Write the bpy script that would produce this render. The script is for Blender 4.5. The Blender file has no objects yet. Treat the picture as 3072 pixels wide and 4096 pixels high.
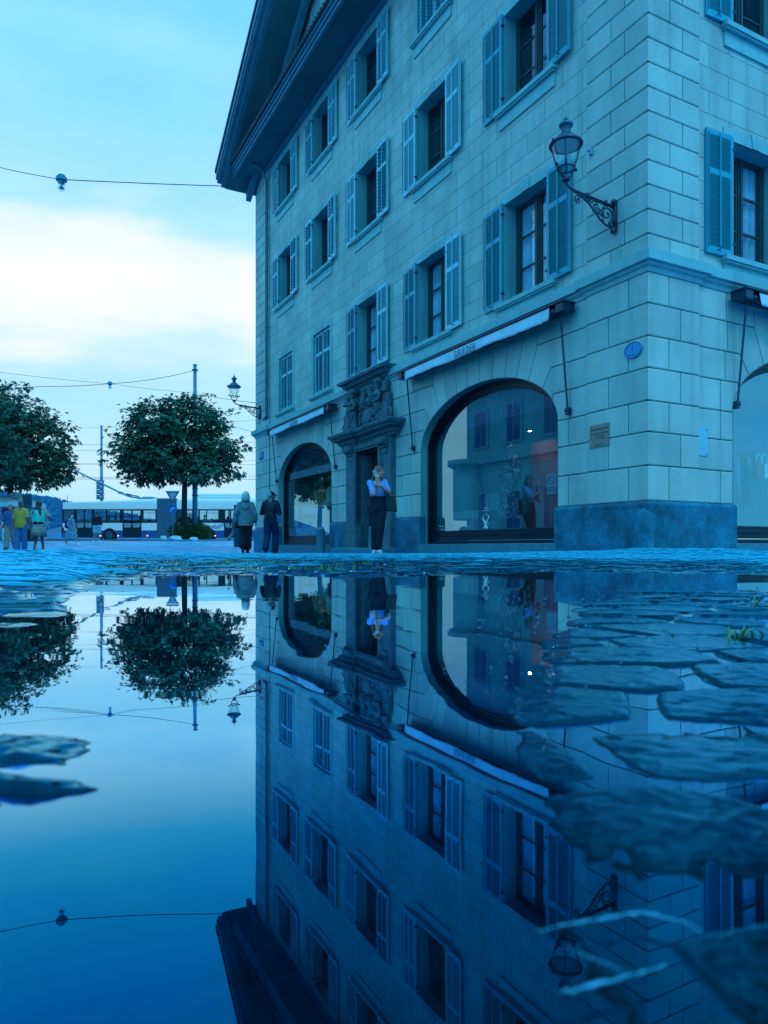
import bpy, bmesh, math, random
import numpy as np
from mathutils import Vector, Matrix, noise as mnoise
R = math.radians
random.seed(7)
S = bpy.context.scene
COL = S.collection
FOC, HZ, CX, CAMZ = 2850.0, 2184.0, 1536.0, 0.13     # focal length and horizon of the photograph, in its pixels

def at(px, py, D):
    return Vector(((px-CX)/FOC*D, D, CAMZ+(HZ-py)/FOC*D))

def tag(o, label=None, cat=None, group=None, kind=None):
    if label: o['label'] = label
    if cat: o['category'] = cat
    if group: o['group'] = group
    if kind: o['kind'] = kind
    return o

def empty(name, loc=(0, 0, 0), rz=0.0, label=None, cat=None, group=None):
    o = bpy.data.objects.new(name, None); COL.objects.link(o)
    o.location = loc; o.rotation_euler = (0, 0, rz); o.empty_display_size = .1
    return tag(o, label, cat, group)

def kids(o):
    return [c for c in bpy.data.objects if c.parent == o]

def copy_tree(o, parent=None):
    c = o.copy(); COL.objects.link(c)
    if parent is not None: c.parent = parent
    for ch in kids(o): copy_tree(ch, c)
    return c

# ------------------------------------------------------------------ mesh builder
class MB:
    def __init__(s):
        s.v = []; s.f = []; s.mi = []; s.m = 0; s.T = None
    def add(s, vs, fs):
        b = len(s.v)
        if s.T is not None: vs = [s.T @ Vector(p) for p in vs]
        s.v += [tuple(p) for p in vs]
        for f in fs:
            s.f.append(tuple(b+i for i in f)); s.mi.append(s.m)
    def quad(s, a, b, c, d): s.add([a, b, c, d], [(0, 1, 2, 3)])
    def poly(s, pts): s.add(pts, [tuple(range(len(pts)))])
    def box(s, x0, x1, y0, y1, z0, z1):
        s.add([(x0,y0,z0),(x1,y0,z0),(x1,y1,z0),(x0,y1,z0),(x0,y0,z1),(x1,y0,z1),(x1,y1,z1),(x0,y1,z1)],
              [(0,3,2,1),(4,5,6,7),(0,1,5,4),(1,2,6,5),(2,3,7,6),(3,0,4,7)])
    def obox(s, c, sx, sy, sz, rot=(0,0,0)):
        from mathutils import Euler
        M = Matrix.Translation(Vector(c)) @ Euler(rot).to_matrix().to_4x4()
        vs = [M @ Vector((x*sx/2, y*sy/2, z*sz/2)) for z in (-1,1) for x, y in ((-1,-1),(1,-1),(1,1),(-1,1))]
        s.add(vs, [(0,3,2,1),(4,5,6,7),(0,1,5,4),(1,2,6,5),(2,3,7,6),(3,0,4,7)])
    def cyl(s, p0, p1, r0, r1=None, n=12, caps=True):
        r1 = r0 if r1 is None else r1
        p0 = Vector(p0); p1 = Vector(p1); d = (p1-p0).normalized()
        a = d.orthogonal().normalized(); b = d.cross(a)
        vs = []
        for p, r in ((p0, r0), (p1, r1)):
            for i in range(n):
                t = 2*math.pi*i/n
                vs.append(p + (a*math.cos(t)+b*math.sin(t))*r)
        fs = [(i, (i+1) % n, n+(i+1) % n, n+i) for i in range(n)]
        if caps: fs += [tuple(range(n-1, -1, -1)), tuple(range(n, 2*n))]
        s.add(vs, fs)
    def tube(s, pts, r, n=8, caps=True):
        pts = [Vector(p) for p in pts]
        rs = r if isinstance(r, (list, tuple)) else [r]*len(pts)
        vs = []; a = None
        for i, p in enumerate(pts):
            d = (pts[min(i+1, len(pts)-1)]-pts[max(i-1, 0)])
            d = d.normalized() if d.length > 1e-9 else Vector((0,0,1))
            a = d.orthogonal().normalized() if a is None else (a - d*a.dot(d)).normalized()
            b = d.cross(a)
            for k in range(n):
                t = 2*math.pi*k/n
                vs.append(p+(a*math.cos(t)+b*math.sin(t))*rs[i])
        fs = []
        for i in range(len(pts)-1):
            for k in range(n):
                fs.append((i*n+k, i*n+(k+1) % n, (i+1)*n+(k+1) % n, (i+1)*n+k))
        if caps:
            fs += [tuple(range(n-1, -1, -1)), tuple((len(pts)-1)*n+k for k in range(n))]
        s.add(vs, fs)
    def ell(s, c, r, M=None, nu=14, nv=9):
        if not isinstance(r, (list, tuple)): r = (r, r, r)
        c = Vector(c); vs = []; fs = []
        for j in range(nv+1):
            ph = math.pi*j/nv
            for i in range(nu):
                th = 2*math.pi*i/nu
                q = Vector((r[0]*math.sin(ph)*math.cos(th), r[1]*math.sin(ph)*math.sin(th), r[2]*math.cos(ph)))
                if M is not None: q = M @ q
                vs.append(c+q)
        for j in range(nv):
            for i in range(nu):
                fs.append((j*nu+i, j*nu+(i+1) % nu, (j+1)*nu+(i+1) % nu, (j+1)*nu+i))
        s.add(vs, fs)
    def cap(s, p0, p1, r0, r1=None, n=12):
        r1 = r0 if r1 is None else r1
        s.cyl(p0, p1, r0, r1, n); s.ell(p0, r0, nu=n, nv=8); s.ell(p1, r1, nu=n, nv=8)
    def chain(s, pts, rs, n=12):
        for i in range(len(pts)-1): s.cap(pts[i], pts[i+1], rs[i], rs[i+1], n)
    def lathe(s, prof, c=(0,0,0), n=20, axis=None):
        c = Vector(c); vs = []; fs = []
        for r, z in prof:
            for i in range(n):
                t = 2*math.pi*i/n
                vs.append(c+Vector((r*math.cos(t), r*math.sin(t), z)))
        for j in range(len(prof)-1):
            for i in range(n):
                fs.append((j*n+i, j*n+(i+1) % n, (j+1)*n+(i+1) % n, (j+1)*n+i))
        s.add(vs, fs)
    def loft(s, rings, n=18, caps=True):          # rings: (centre, rx, ry)
        vs = []; fs = []
        for c, rx, ry in rings:
            for i in range(n):
                t = 2*math.pi*i/n
                vs.append(Vector(c)+Vector((rx*math.cos(t), ry*math.sin(t), 0)))
        for j in range(len(rings)-1):
            for i in range(n):
                fs.append((j*n+i, j*n+(i+1) % n, (j+1)*n+(i+1) % n, (j+1)*n+i))
        if caps: fs += [tuple(range(n-1, -1, -1)), tuple((len(rings)-1)*n+i for i in range(n))]
        s.add(vs, fs)
    def prism(s, pts, d):                          # polygon of 3-D points pushed along vector d
        n = len(pts); d = Vector(d); pts = [Vector(p) for p in pts]
        s.add(pts+[p+d for p in pts], [tuple(range(n-1, -1, -1)), tuple(range(n, 2*n))] +
              [(i, (i+1) % n, n+(i+1) % n, n+i) for i in range(n)])
    def build(s, name, mat, parent=None, smooth=False, bevel=0, remesh=0, smooths=0, weld=False, loc=None):
        me = bpy.data.meshes.new(name)
        me.from_pydata(s.v, [], s.f)
        mats = mat if isinstance(mat, (list, tuple)) else [mat]
        for m in mats: me.materials.append(m)
        if len(mats) > 1: me.polygons.foreach_set('material_index', s.mi)
        bm = bmesh.new(); bm.from_mesh(me)
        if weld: bmesh.ops.remove_doubles(bm, verts=bm.verts, dist=1e-5)
        bmesh.ops.recalc_face_normals(bm, faces=bm.faces)
        bm.to_mesh(me); bm.free()
        if smooth:
            me.polygons.foreach_set('use_smooth', [True]*len(me.polygons))
        o = bpy.data.objects.new(name, me); COL.objects.link(o)
        if parent is not None: o.parent = parent
        if loc is not None: o.location = loc
        if remesh:
            md = o.modifiers.new('r', 'REMESH'); md.mode = 'VOXEL'; md.voxel_size = remesh; md.use_smooth_shade = True
            if smooths:
                ms = o.modifiers.new('s', 'SMOOTH'); ms.iterations = smooths; ms.factor = .5
        if bevel:
            md = o.modifiers.new('b', 'BEVEL'); md.width = bevel; md.segments = 2; md.limit_method = 'ANGLE'; md.angle_limit = R(40)
        return o

def text(name, body, size, mat, parent, loc, rot, xs=1.0, ext=.004, align='CENTER', spacing=1.0):
    cu = bpy.data.curves.new(name, 'FONT'); cu.body = body; cu.size = size; cu.extrude = ext
    cu.align_x = align; cu.align_y = 'BOTTOM_BASELINE'; cu.space_character = spacing; cu.resolution_u = 3
    tmp = bpy.data.objects.new(name+'_src', cu); COL.objects.link(tmp)
    bpy.context.view_layer.update()
    me = bpy.data.meshes.new_from_object(tmp.evaluated_get(bpy.context.evaluated_depsgraph_get()))
    bpy.data.objects.remove(tmp)
    me.materials.clear(); me.materials.append(mat)
    o = bpy.data.objects.new(name, me); COL.objects.link(o)
    o.parent = parent; o.location = loc; o.rotation_euler = rot; o.scale = (xs, 1, 1)
    return o

# ------------------------------------------------------------------ materials
def new_mat(name):
    m = bpy.data.materials.new(name); m.use_nodes = True
    nt = m.node_tree
    return m, nt, nt.nodes['Principled BSDF']

def N(nt, t, **kw):
    n = nt.nodes.new(t)
    for k, v in kw.items():
        if k.startswith('i_'):
            key = k[2:]
            n.inputs[int(key) if key.isdigit() else key.replace('_', ' ')].default_value = v
        else: setattr(n, k, v)
    return n

def ramp(nt, fac, stops, interp='LINEAR'):
    r = nt.nodes.new('ShaderNodeValToRGB'); e = r.color_ramp.elements; r.color_ramp.interpolation = interp
    while len(e) < len(stops): e.new(.5)
    for el, (p, c) in zip(e, stops):
        el.position = p; el.color = (c[0], c[1], c[2], 1) if not isinstance(c, (int, float)) else (c, c, c, 1)
    nt.links.new(fac, r.inputs[0]); return r

def mixc(nt, fac, a, b, blend='MIX'):
    m = nt.nodes.new('ShaderNodeMix'); m.data_type = 'RGBA'; m.blend_type = blend
    for sock, val in ((m.inputs[0], fac), (m.inputs[6], a), (m.inputs[7], b)):
        if hasattr(val, 'is_output'): nt.links.new(val, sock)
        elif isinstance(val, (int, float)): sock.default_value = val
        else: sock.default_value = (val[0], val[1], val[2], 1)
    return m.outputs[2]

def mth(nt, op, a, b=0.0, clamp=False):
    m = nt.nodes.new('ShaderNodeMath'); m.operation = op; m.use_clamp = clamp
    for i, val in enumerate((a, b)):
        if hasattr(val, 'is_output'): nt.links.new(val, m.inputs[i])
        else: m.inputs[i].default_value = val
    return m.outputs[0]

def mat(name, col, rough=.6, metal=0.0, var=.15, scale=6.0, bump=0.0, bscale=None, spec=.5, fleck=0.0, coat=0.0):
    m, nt, b = new_mat(name)
    tc = N(nt, 'ShaderNodeTexCoord')
    nz = N(nt, 'ShaderNodeTexNoise', i_Scale=scale, i_Detail=6.0, i_Roughness=.65)
    nt.links.new(tc.outputs['Object'], nz.inputs['Vector'])
    lo = tuple(max(0, c*(1-var)) for c in col); hi = tuple(c*(1+var) for c in col)
    r = ramp(nt, nz.outputs['Fac'], [(.3, lo), (.7, hi)])
    out = r.outputs[0]
    if fleck:
        n2 = N(nt, 'ShaderNodeTexNoise', i_Scale=scale*14, i_Detail=2.0)
        nt.links.new(tc.outputs['Object'], n2.inputs['Vector'])
        r2 = ramp(nt, n2.outputs['Fac'], [(.35, 1-fleck), (.65, 1+fleck)])
        out = mixc(nt, 1.0, out, r2.outputs[0], 'MULTIPLY')
    nt.links.new(out, b.inputs['Base Color'])
    rr = ramp(nt, nz.outputs['Fac'], [(.3, max(0, rough-.08)), (.7, min(1, rough+.08))])
    nt.links.new(rr.outputs[0], b.inputs['Roughness'])
    b.inputs['Metallic'].default_value = metal
    b.inputs['Specular IOR Level'].default_value = spec; b.inputs['Specular Tint'].default_value = (.35, .72, 1, 1)
    if coat: b.inputs['Coat Weight'].default_value = coat; b.inputs['Coat Roughness'].default_value = .08
    if bump:
        n3 = N(nt, 'ShaderNodeTexNoise', i_Scale=bscale or scale*8, i_Detail=4.0)
        nt.links.new(tc.outputs['Object'], n3.inputs['Vector'])
        bp = N(nt, 'ShaderNodeBump', i_Strength=.6, i_Distance=bump)
        nt.links.new(n3.outputs['Fac'], bp.inputs['Height']); nt.links.new(bp.outputs[0], b.inputs['Normal'])
    return m

def stucco(name, col, brick=None, rough=.85):
    """painted render: fine grain, large soft tone changes, vertical rain streaks; brick = ('L'|'R') adds incised ashlar lines"""
    m, nt, b = new_mat(name); L = nt.links
    tc = N(nt, 'ShaderNodeTexCoord'); ob = tc.outputs['Object']
    n1 = N(nt, 'ShaderNodeTexNoise', i_Scale=.9, i_Detail=5.0, i_Roughness=.6); L.new(ob, n1.inputs['Vector'])
    n2 = N(nt, 'ShaderNodeTexNoise', i_Scale=34.0, i_Detail=4.0, i_Roughness=.7); L.new(ob, n2.inputs['Vector'])
    mp = N(nt, 'ShaderNodeMapping'); mp.inputs['Scale'].default_value = (3.2, 3.2, .22); L.new(ob, mp.inputs['Vector'])
    n3 = N(nt, 'ShaderNodeTexNoise', i_Scale=1.5, i_Detail=5.0); L.new(mp.outputs[0], n3.inputs['Vector'])
    c = ramp(nt, n1.outputs['Fac'], [(.28, tuple(x*.8 for x in col)), (.72, tuple(x*1.12 for x in col))]).outputs[0]
    c = mixc(nt, 1.0, c, ramp(nt, n2.outputs['Fac'], [(.3, .9), (.7, 1.08)]).outputs[0], 'MULTIPLY')
    c = mixc(nt, 1.0, c, ramp(nt, n3.outputs['Fac'], [(.33, .88), (.5, 1.0), (.8, 1.03)]).outputs[0], 'MULTIPLY')
    if not brick:                             # every block its own tone
        ge = N(nt, 'ShaderNodeNewGeometry')
        c = mixc(nt, 1.0, c, ramp(nt, ge.outputs['Random Per Island'], [(0, (.84, .86, .88)), (.5, (.98, .98, .98)), (1, (1.08, 1.06, 1.04))]).outputs[0], 'MULTIPLY')
    hgt = mth(nt, 'MULTIPLY', n2.outputs['Fac'], .0025)
    if brick:
        sp = N(nt, 'ShaderNodeSeparateXYZ'); L.new(ob, sp.inputs[0])
        cb = N(nt, 'ShaderNodeCombineXYZ')
        L.new(sp.outputs['X' if brick == 'L' else 'Y'], cb.inputs[0])
        L.new(mth(nt, 'SUBTRACT', sp.outputs['Z'], 4.395-.334*6), cb.inputs[1])
        br = N(nt, 'ShaderNodeTexBrick', offset=.5, squash=1.0)
        br.inputs['Scale'].default_value = 1.0
        br.inputs['Mortar Size'].default_value = .007; br.inputs['Mortar Smooth'].default_value = .3
        br.inputs['Brick Width'].default_value = .86; br.inputs['Row Height'].default_value = .334
        br.inputs['Bias'].default_value = 0
        br.inputs['Color1'].default_value = (.88, .89, .9, 1); br.inputs['Color2'].default_value = (1.06, 1.05, 1.04, 1)
        br.inputs['Mortar'].default_value = (.42, .46, .48, 1)
        L.new(cb.outputs[0], br.inputs['Vector'])
        c = mixc(nt, 1.0, c, br.outputs['Color'], 'MULTIPLY')
        hgt = mth(nt, 'SUBTRACT', hgt, mth(nt, 'MULTIPLY', br.outputs['Fac'], .006))
    L.new(c, b.inputs['Base Color']); b.inputs['Roughness'].default_value = rough
    b.inputs['Specular IOR Level'].default_value = .25
    bp = N(nt, 'ShaderNodeBump', i_Strength=.7, i_Distance=1.0); L.new(hgt, bp.inputs['Height']); L.new(bp.outputs[0], b.inputs['Normal'])
    return m

def glass(name, tint=(.75, .92, .95), boost=.12, rough=0.0):
    m, nt, b = new_mat(name); nt.nodes.remove(b)
    out = nt.nodes['Material Output']
    ge = N(nt, 'ShaderNodeNewGeometry'); dt = N(nt, 'ShaderNodeVectorMath', operation='DOT_PRODUCT')
    nt.links.new(ge.outputs['Incoming'], dt.inputs[0]); nt.links.new(ge.outputs['Normal'], dt.inputs[1])
    sch = mth(nt, 'POWER', mth(nt, 'SUBTRACT', 1.0, mth(nt, 'ABSOLUTE', dt.outputs['Value']), True), 5.0)
    fac = mth(nt, 'ADD', mth(nt, 'MULTIPLY', sch, .9), boost, True)
    tr = N(nt, 'ShaderNodeBsdfTransparent', i_Color=(*tint, 1))
    gl = N(nt, 'ShaderNodeBsdfGlossy', i_Color=(.5, .85, 1, 1), i_Roughness=rough)
    mx = N(nt, 'ShaderNodeMixShader')
    nt.links.new(fac, mx.inputs[0]); nt.links.new(tr.outputs[0], mx.inputs[1]); nt.links.new(gl.outputs[0], mx.inputs[2])
    nt.links.new(mx.outputs[0], out.inputs[0]); return m

def emit(name, col, st):
    m, nt, b = new_mat(name)
    b.inputs['Base Color'].default_value = (*col, 1)
    b.inputs['Emission Color'].default_value = (*col, 1); b.inputs['Emission Strength'].default_value = st
    return m

def pattern(name, c1, c2, scale, thr=.5, rough=.8, c3=None, vor=False):
    """printed cloth: blotches of c2 (and c3) on c1"""
    m, nt, b = new_mat(name); L = nt.links
    tc = N(nt, 'ShaderNodeTexCoord')
    if vor:
        t = N(nt, 'ShaderNodeTexVoronoi', i_Scale=scale); fac = t.outputs['Distance']
    else:
        t = N(nt, 'ShaderNodeTexNoise', i_Scale=scale, i_Detail=2.0); fac = t.outputs['Fac']
    L.new(tc.outputs['Object'], t.inputs['Vector'])
    c = ramp(nt, fac, [(thr-.03, c1 if not vor else c2), (thr+.03, c2 if not vor else c1)]).outputs[0]
    if c3:
        t2 = N(nt, 'ShaderNodeTexNoise', i_Scale=scale*2.3, i_Detail=1.0); L.new(tc.outputs['Object'], t2.inputs['Vector'])
        c = mixc(nt, ramp(nt, t2.outputs['Fac'], [(.56, 0), (.6, 1)]).outputs[0], c, c3)
    L.new(c, b.inputs['Base Color']); b.inputs['Roughness'].default_value = rough
    return m

STONE = (.37, .56, .565)
M = {}
M['wallL'] = stucco('stucco_incised_long', STONE, 'L')
M['wallR'] = stucco('stucco_incised_short', STONE, 'R')
M['block'] = stucco('rusticated_render', STONE)
M['groove'] = mat('joint_render', (.08, .13, .15), .9)
M['trim'] = stucco('stone_trim', (.20, .50, .555))
M['plinth'] = mat('granite_plinth', (.008, .15, .26), .75, var=.65, scale=2.2, bump=.006, bscale=60, fleck=.2)
M['portal'] = mat('carved_sandstone', (.06, .15, .20), .8, var=.4, scale=7, bump=.006, bscale=40, fleck=.2)
M['soffit'] = mat('painted_soffit', (.06, .17, .20), .8, var=.2, scale=1.5)
M['fascia'] = mat('painted_cornice_timber', (.10, .25, .33), .7, var=.2, scale=3)
M['tile'] = mat('clay_roof_tile', (.035, .07, .09), .8, var=.4, scale=9)
M['shutter'] = mat('shutter_paint', (.006, .33, .46), .5, var=.12, scale=3)
M['shutter_pale'] = mat('shutter_paint_pale', (.17, .62, .74), .5, var=.15, scale=3)  # paler tone for some of the shutter leaves
M['slat'] = mat('shutter_slat_paint', (.004, .21, .27), .55, var=.12, scale=3)
M['wood'] = mat('window_oak', (.025, .06, .075), .5, var=.3, scale=8)
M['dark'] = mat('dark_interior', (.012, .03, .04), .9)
M['curtain'] = mat('sheer_curtain', (.5, .78, .9), .9, var=.25, scale=5)
M['pane'] = glass('window_pane', (.75, .88, .95), .16)
M['shopglass'] = glass('shop_glass', (.78, .94, .96), .32)
M['lampglass'] = glass('lantern_glass', (.85, .97, 1), .10)
M['iron'] = mat('painted_iron', (.02, .05, .09), .38, .2, var=.25, scale=14)
M['frame'] = mat('bronze_shop_frame', (.008, .018, .028), .35, .3)
M['navy'] = mat('navy_panel', (.008, .05, .12), .5, var=.08)
M['letter'] = mat('polished_letters', (.10, .26, .36), .25, .7)
M['canvas'] = mat('awning_canvas', (.42, .68, .86), .85, var=.08, scale=5, bump=.01, bscale=9)
M['awnletter'] = mat('awning_print', (.05, .11, .16), .8)
M['pipe'] = mat('zinc_pipe', (.10, .19, .24), .45, .5)
M['brass'] = mat('brass_plate', (.21, .26, .24), .4, .55, var=.1)
M['ink'] = mat('engraved_ink', (.01, .03, .04), .7)
M['enamel'] = mat('blue_enamel', (.02, .30, .62), .25, var=.06)
M['enamel2'] = mat('deep_blue_enamel', (.01, .11, .38), .3)
M['white'] = mat('white_paint', (.70, .82, .88), .45, var=.05)
M['grey'] = mat('grey_paint', (.16, .36, .50), .5, var=.1)
M['black'] = mat('black_rubber', (.008, .012, .018), .6)
M['granite'] = mat('granite_bollard', (.04, .22, .32), .8, var=.25, scale=9, bump=.003, fleck=.25)
M['galv'] = mat('galvanised_pole', (.05, .23, .38), .45, .3, var=.1)
M['wire'] = mat('black_cable', (.015, .05, .09), .5)
M['bark'] = mat('tree_bark', (.018, .03, .035), .9, var=.4, scale=12, bump=.02)
# ------------------------------------------------------------------ the corner building (local axes: x = along the long facade, y = out of it, z = up)
CORNER = Vector((3.594, 9.7, 0)); BROT = math.atan2(.8835, -.4684)
B = empty('corner_building', CORNER, BROT, 'pale rendered corner building with louvred shutters, arched shop windows and a carved stone doorway', 'building')
BM = Matrix.Translation(CORNER) @ Matrix.Rotation(BROT, 4, 'Z')
FL = lambda a, o, z: (a, o, z)
FR = lambda a, o, z: (-o, -a, z)
def wloc(face, a, o, z): return Vector(FL(a, o, z) if face == 'L' else FR(a, o, z))
WROT = {'L': math.pi, 'R': -math.pi/2}
def wworld(face, a, o, z): return BM @ wloc(face, a, o, z)

PW, WO, GD = 1.174, -.04, .03          # pilaster width, plain wall set-back, joint depth
LEN = 17.3; RW = 11.0
Z0 = [.75, 1.233, 1.692, 2.118, 2.567, 3.003, 3.449, 3.88]   # rusticated courses
ARCH = dict(a=2.12, b=1.04, zs=2.118)

def offset_poly(p, d, fixed=None):
    """inset a counter-clockwise polygon by d; edges lying on a == fixed stay"""
    n = len(p); out = []
    def edge(i):
        a = p[i]; b = p[(i+1) % n]; dx, dy = b[0]-a[0], b[1]-a[1]; l = math.hypot(dx, dy) or 1
        dd = 0 if fixed is not None and abs(a[0]-fixed) < 1e-6 and abs(b[0]-fixed) < 1e-6 else d
        return (-dy/l, dx/l, dd)
    for i in range(n):
        n1 = edge(i-1); n2 = edge(i)
        det = n1[0]*n2[1]-n1[1]*n2[0]
        if abs(det) < .05:
            out.append((p[i][0]+n2[0]*n2[2], p[i][1]+n2[1]*n2[2]))
        else:                                # intersection of the two moved edges
            c1 = n1[2]; c2 = n2[2]
            out.append((p[i][0]+(c1*n2[1]-c2*n1[1])/det, p[i][1]+(n1[0]*c2-n2[0]*c1)/det))
    return out

def area(p): return sum(p[i][0]*p[(i+1) % len(p)][1]-p[(i+1) % len(p)][0]*p[i][1] for i in range(len(p)))/2

def block(mb, mbk, F, p, o1, gap=.026, ch=.013, fixed=None):
    if area(p) < 0: p = p[::-1]
    o0 = o1-GD
    q0 = offset_poly(p, gap/2-.006, fixed); q1 = offset_poly(p, gap/2+ch*.5, fixed)
    n = len(p)
    vs = [F(a, o0, z) for a, z in q0]+[F(a, o1-ch*.6, z) for a, z in q0]+[F(a, o1, z) for a, z in q1]
    fs = [tuple(range(2*n, 3*n))]
    for i in range(n):
        j = (i+1) % n
        if fixed is not None and abs(p[i][0]-fixed) < 1e-6 and abs(p[j][0]-fixed) < 1e-6: continue
        fs += [(i, j, n+j, n+i), (n+i, n+j, 2*n+j, 2*n+i)]
    mb.add(vs, fs)
    mbk.poly([F(a, o0, z) for a, z in (offset_poly(p, GD, None) if False else p)])


def courses(mb, mbk, F, a0, a1, zs, o, splits=(.42, .72), fixed=None, skip_from=0):
    for k in range(len(zs)-1):
        f = splits[k % len(splits)]
        ps = [(a0, a1)] if f is None or a1-a0 < .55 else [(a0, a0+(a1-a0)*f), (a0+(a1-a0)*f, a1)]
        for x0, x1 in ps:
            block(mb, mbk, F, [(x0, zs[k]), (x1, zs[k]), (x1, zs[k+1]), (x0, zs[k+1])], o, fixed=fixed)

def ell_pt(c, t): return (c+ARCH['a']*math.cos(t), ARCH['zs']+ARCH['b']*math.sin(t))

def arch_blocks(mb, mbk, F, c, aL, aR, o):
    """wall from aL to aR (aL < aR) with an arched opening centred on c: coursed jambs, stepped voussoirs"""
    a = ARCH['a']
    ts = [0, .36, .60, .855]                 # angles where the side joints meet the arch
    for sgn in (1, -1):
        far = aR if sgn > 0 else aL
        jamb = c+sgn*a
        for k in range(3):
            x0, x1 = sorted((jamb, far)); w = x1-x0
            if w < .3: continue
            f = (.36, .7)[k % 2]; f = f if sgn > 0 else 1-f
            if w > .95 or k % 2 == 0:
                xm = x0+w*(f if w > .5 else .5)
                for p0, p1 in ((x0, xm), (xm, x1)):
                    block(mb, mbk, F, [(p0, Z0[k]), (p1, Z0[k]), (p1, Z0[k+1]), (p0, Z0[k+1])], o)
            else:
                block(mb, mbk, F, [(x0, Z0[k]), (x1, Z0[k]), (x1, Z0[k+1]), (x0, Z0[k+1])], o)
        def P(t): q = ell_pt(0, t); return (c+sgn*q[0], q[1])
        def Q(t, z):                         # from the arch along its normal up to the course line z
            q = ell_pt(0, t); nx, nz = math.cos(t)/ARCH['a'], math.sin(t)/ARCH['b']
            if q[1] >= z-1e-4 or nz < 1e-4: return (c+sgn*q[0], z if nz > 1e-4 else q[1])
            s_ = (z-q[1])/nz; return (c+sgn*(q[0]+nx*min(s_, .9/max(nx, .01))), z)
        Qs = [P(0), (P(ts[1])[0]+sgn*.0, Z0[4]), Q(ts[2], Z0[5]), Q(ts[3], Z0[6])]
        Qs[1] = P(ts[1]) if abs(P(ts[1])[1]-Z0[4]) < .09 else Qs[1]
        Qs[1] = (P(ts[1])[0]+sgn*.03, Z0[4])
        for k in range(3):
            arc = [P(ts[k]+(ts[k+1]-ts[k])*i/5) for i in range(6)]
            lo, hi = Qs[k], Qs[k+1]
            pts = arc[::-1]+([lo] if k else [])+[(far, Z0[3+k]), (far, Z0[4+k])]+[hi]
            # split the course once between the voussoir and the far end
            xs = lo[0]+(far-lo[0])*.55
            if abs(far-max(lo[0], hi[0], key=lambda v: sgn*v)) > .5:
                xs = max(lo[0], hi[0], key=lambda v: sgn*v)+sgn*.28
                pts = arc[::-1]+([lo] if k else [])+[(xs, Z0[3+k]), (xs, Z0[4+k])]+[hi]
                block(mb, mbk, F, [(xs, Z0[3+k]), (far, Z0[3+k]), (far, Z0[4+k]), (xs, Z0[4+k])], o)
            block(mb, mbk, F, pts, o)
        # top course beside the fan
        x3 = Qs[3][0]
        if abs(far-x3) > .15:
            xm = (x3+far)/2
            block(mb, mbk, F, [(x3, Z0[6]), (xm, Z0[6]), (xm, Z0[7]), (x3, Z0[7])], o)
            block(mb, mbk, F, [(xm, Z0[6]), (far, Z0[6]), (far, Z0[7]), (xm, Z0[7])], o)
    nv = 8; t0 = ts[3]; tt = [t0+(math.pi-2*t0)*i/nv for i in range(nv+1)]
    def top(t):
        q = ell_pt(c, t)
        if abs(t-t0) < 1e-6: return [(c+(Qs[3][0]-c)*(1 if sgn > 0 else -1), Z0[6]), (c+(Qs[3][0]-c)*(1 if sgn > 0 else -1), Z0[7])]
        if abs(t-(math.pi-t0)) < 1e-6: return [(c-(Qs[3][0]-c)*(1 if sgn > 0 else -1), Z0[6]), (c-(Qs[3][0]-c)*(1 if sgn > 0 else -1), Z0[7])]
        nx, nz = math.cos(t)/ARCH['a'], math.sin(t)/ARCH['b']; s_ = (Z0[7]-q[1])/nz
        return [(q[0]+nx*s_, Z0[7])]
    for i in range(nv):
        arc = [ell_pt(c, tt[i]+(tt[i+1]-tt[i])*j/4) for j in range(5)]
        A = top(tt[i]); Bq = top(tt[i+1])
        block(mb, mbk, F, arc+Bq+A[::-1], o)

def arch_outline(c, zb, inset=0.0, n=40):
    a, b, zs = ARCH['a']-inset, ARCH['b']-inset*.9, ARCH['zs']
    return [(c+a, zb)]+[(c+a*math.cos(math.pi*i/n), zs+b*math.sin(math.pi*i/n)) for i in range(n+1)]+[(c-a, zb)]

A1, A2, A3 = 3.97, 12.9, 3.95
DC = 8.35; DW0, DW1 = 7.2, 9.6            # doorway centre and outer edges
wall, back = MB(), MB()
courses(wall, back, FL, 0, PW, Z0, 0, (.30, .62), fixed=0)
courses(wall, back, FR, 0, 1.05, Z0, 0, (.40, .62), fixed=0)
arch_blocks(wall, back, FL, A1, PW, DW0, WO)
arch_blocks(wall, back, FL, A2, DW1, 15.86, WO)
courses(wall, back, FL, 15.86, LEN, Z0, 0, (.45, .75))
arch_blocks(wall, back, FR, A3, 1.05, 7.4, WO)
courses(wall, back, FR, 7.4, RW, Z0, WO, (.3, .6))
for k in range(len(Z0)-1):                # above and beside the doorway
    if Z0[k] >= 2.9: courses(wall, back, FL, DW0, DW1, Z0[k:k+2], WO, (.5,))
zq = [4.15]+[4.395+.334*i for i in range(26)]; zq = [z for z in zq if z < 12.7]+[12.8]
courses(wall, back, FL, 0, PW, zq, 0, (.58, .36), fixed=0)
courses(wall, back, FR, 0, 1.05, zq, 0, (.42, .66), fixed=0)
courses(wall, back, FL, 15.86, LEN, zq, 0, (.4, .68))
for F, a in ((FL, PW), (FL, 15.86), (FR, 1.05)):   # step between pilaster and plain wall, inside the joints
    for z0, z1 in ((.7, 3.88), (4.15, 12.8)):
        back.quad(F(a, -GD-.001, z0), F(a, WO-GD, z0), F(a, WO-GD, z1), F(a, -GD-.001, z1))
back.quad((LEN-.02, -GD, .0), (LEN-.02, -9, .0), (LEN-.02, -9, 12.8), (LEN-.02, -GD, 12.8))   # far end wall
wall.build('rusticated_wall', M['block'], B)
back.build('wall_joints', M['groove'], B)

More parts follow.
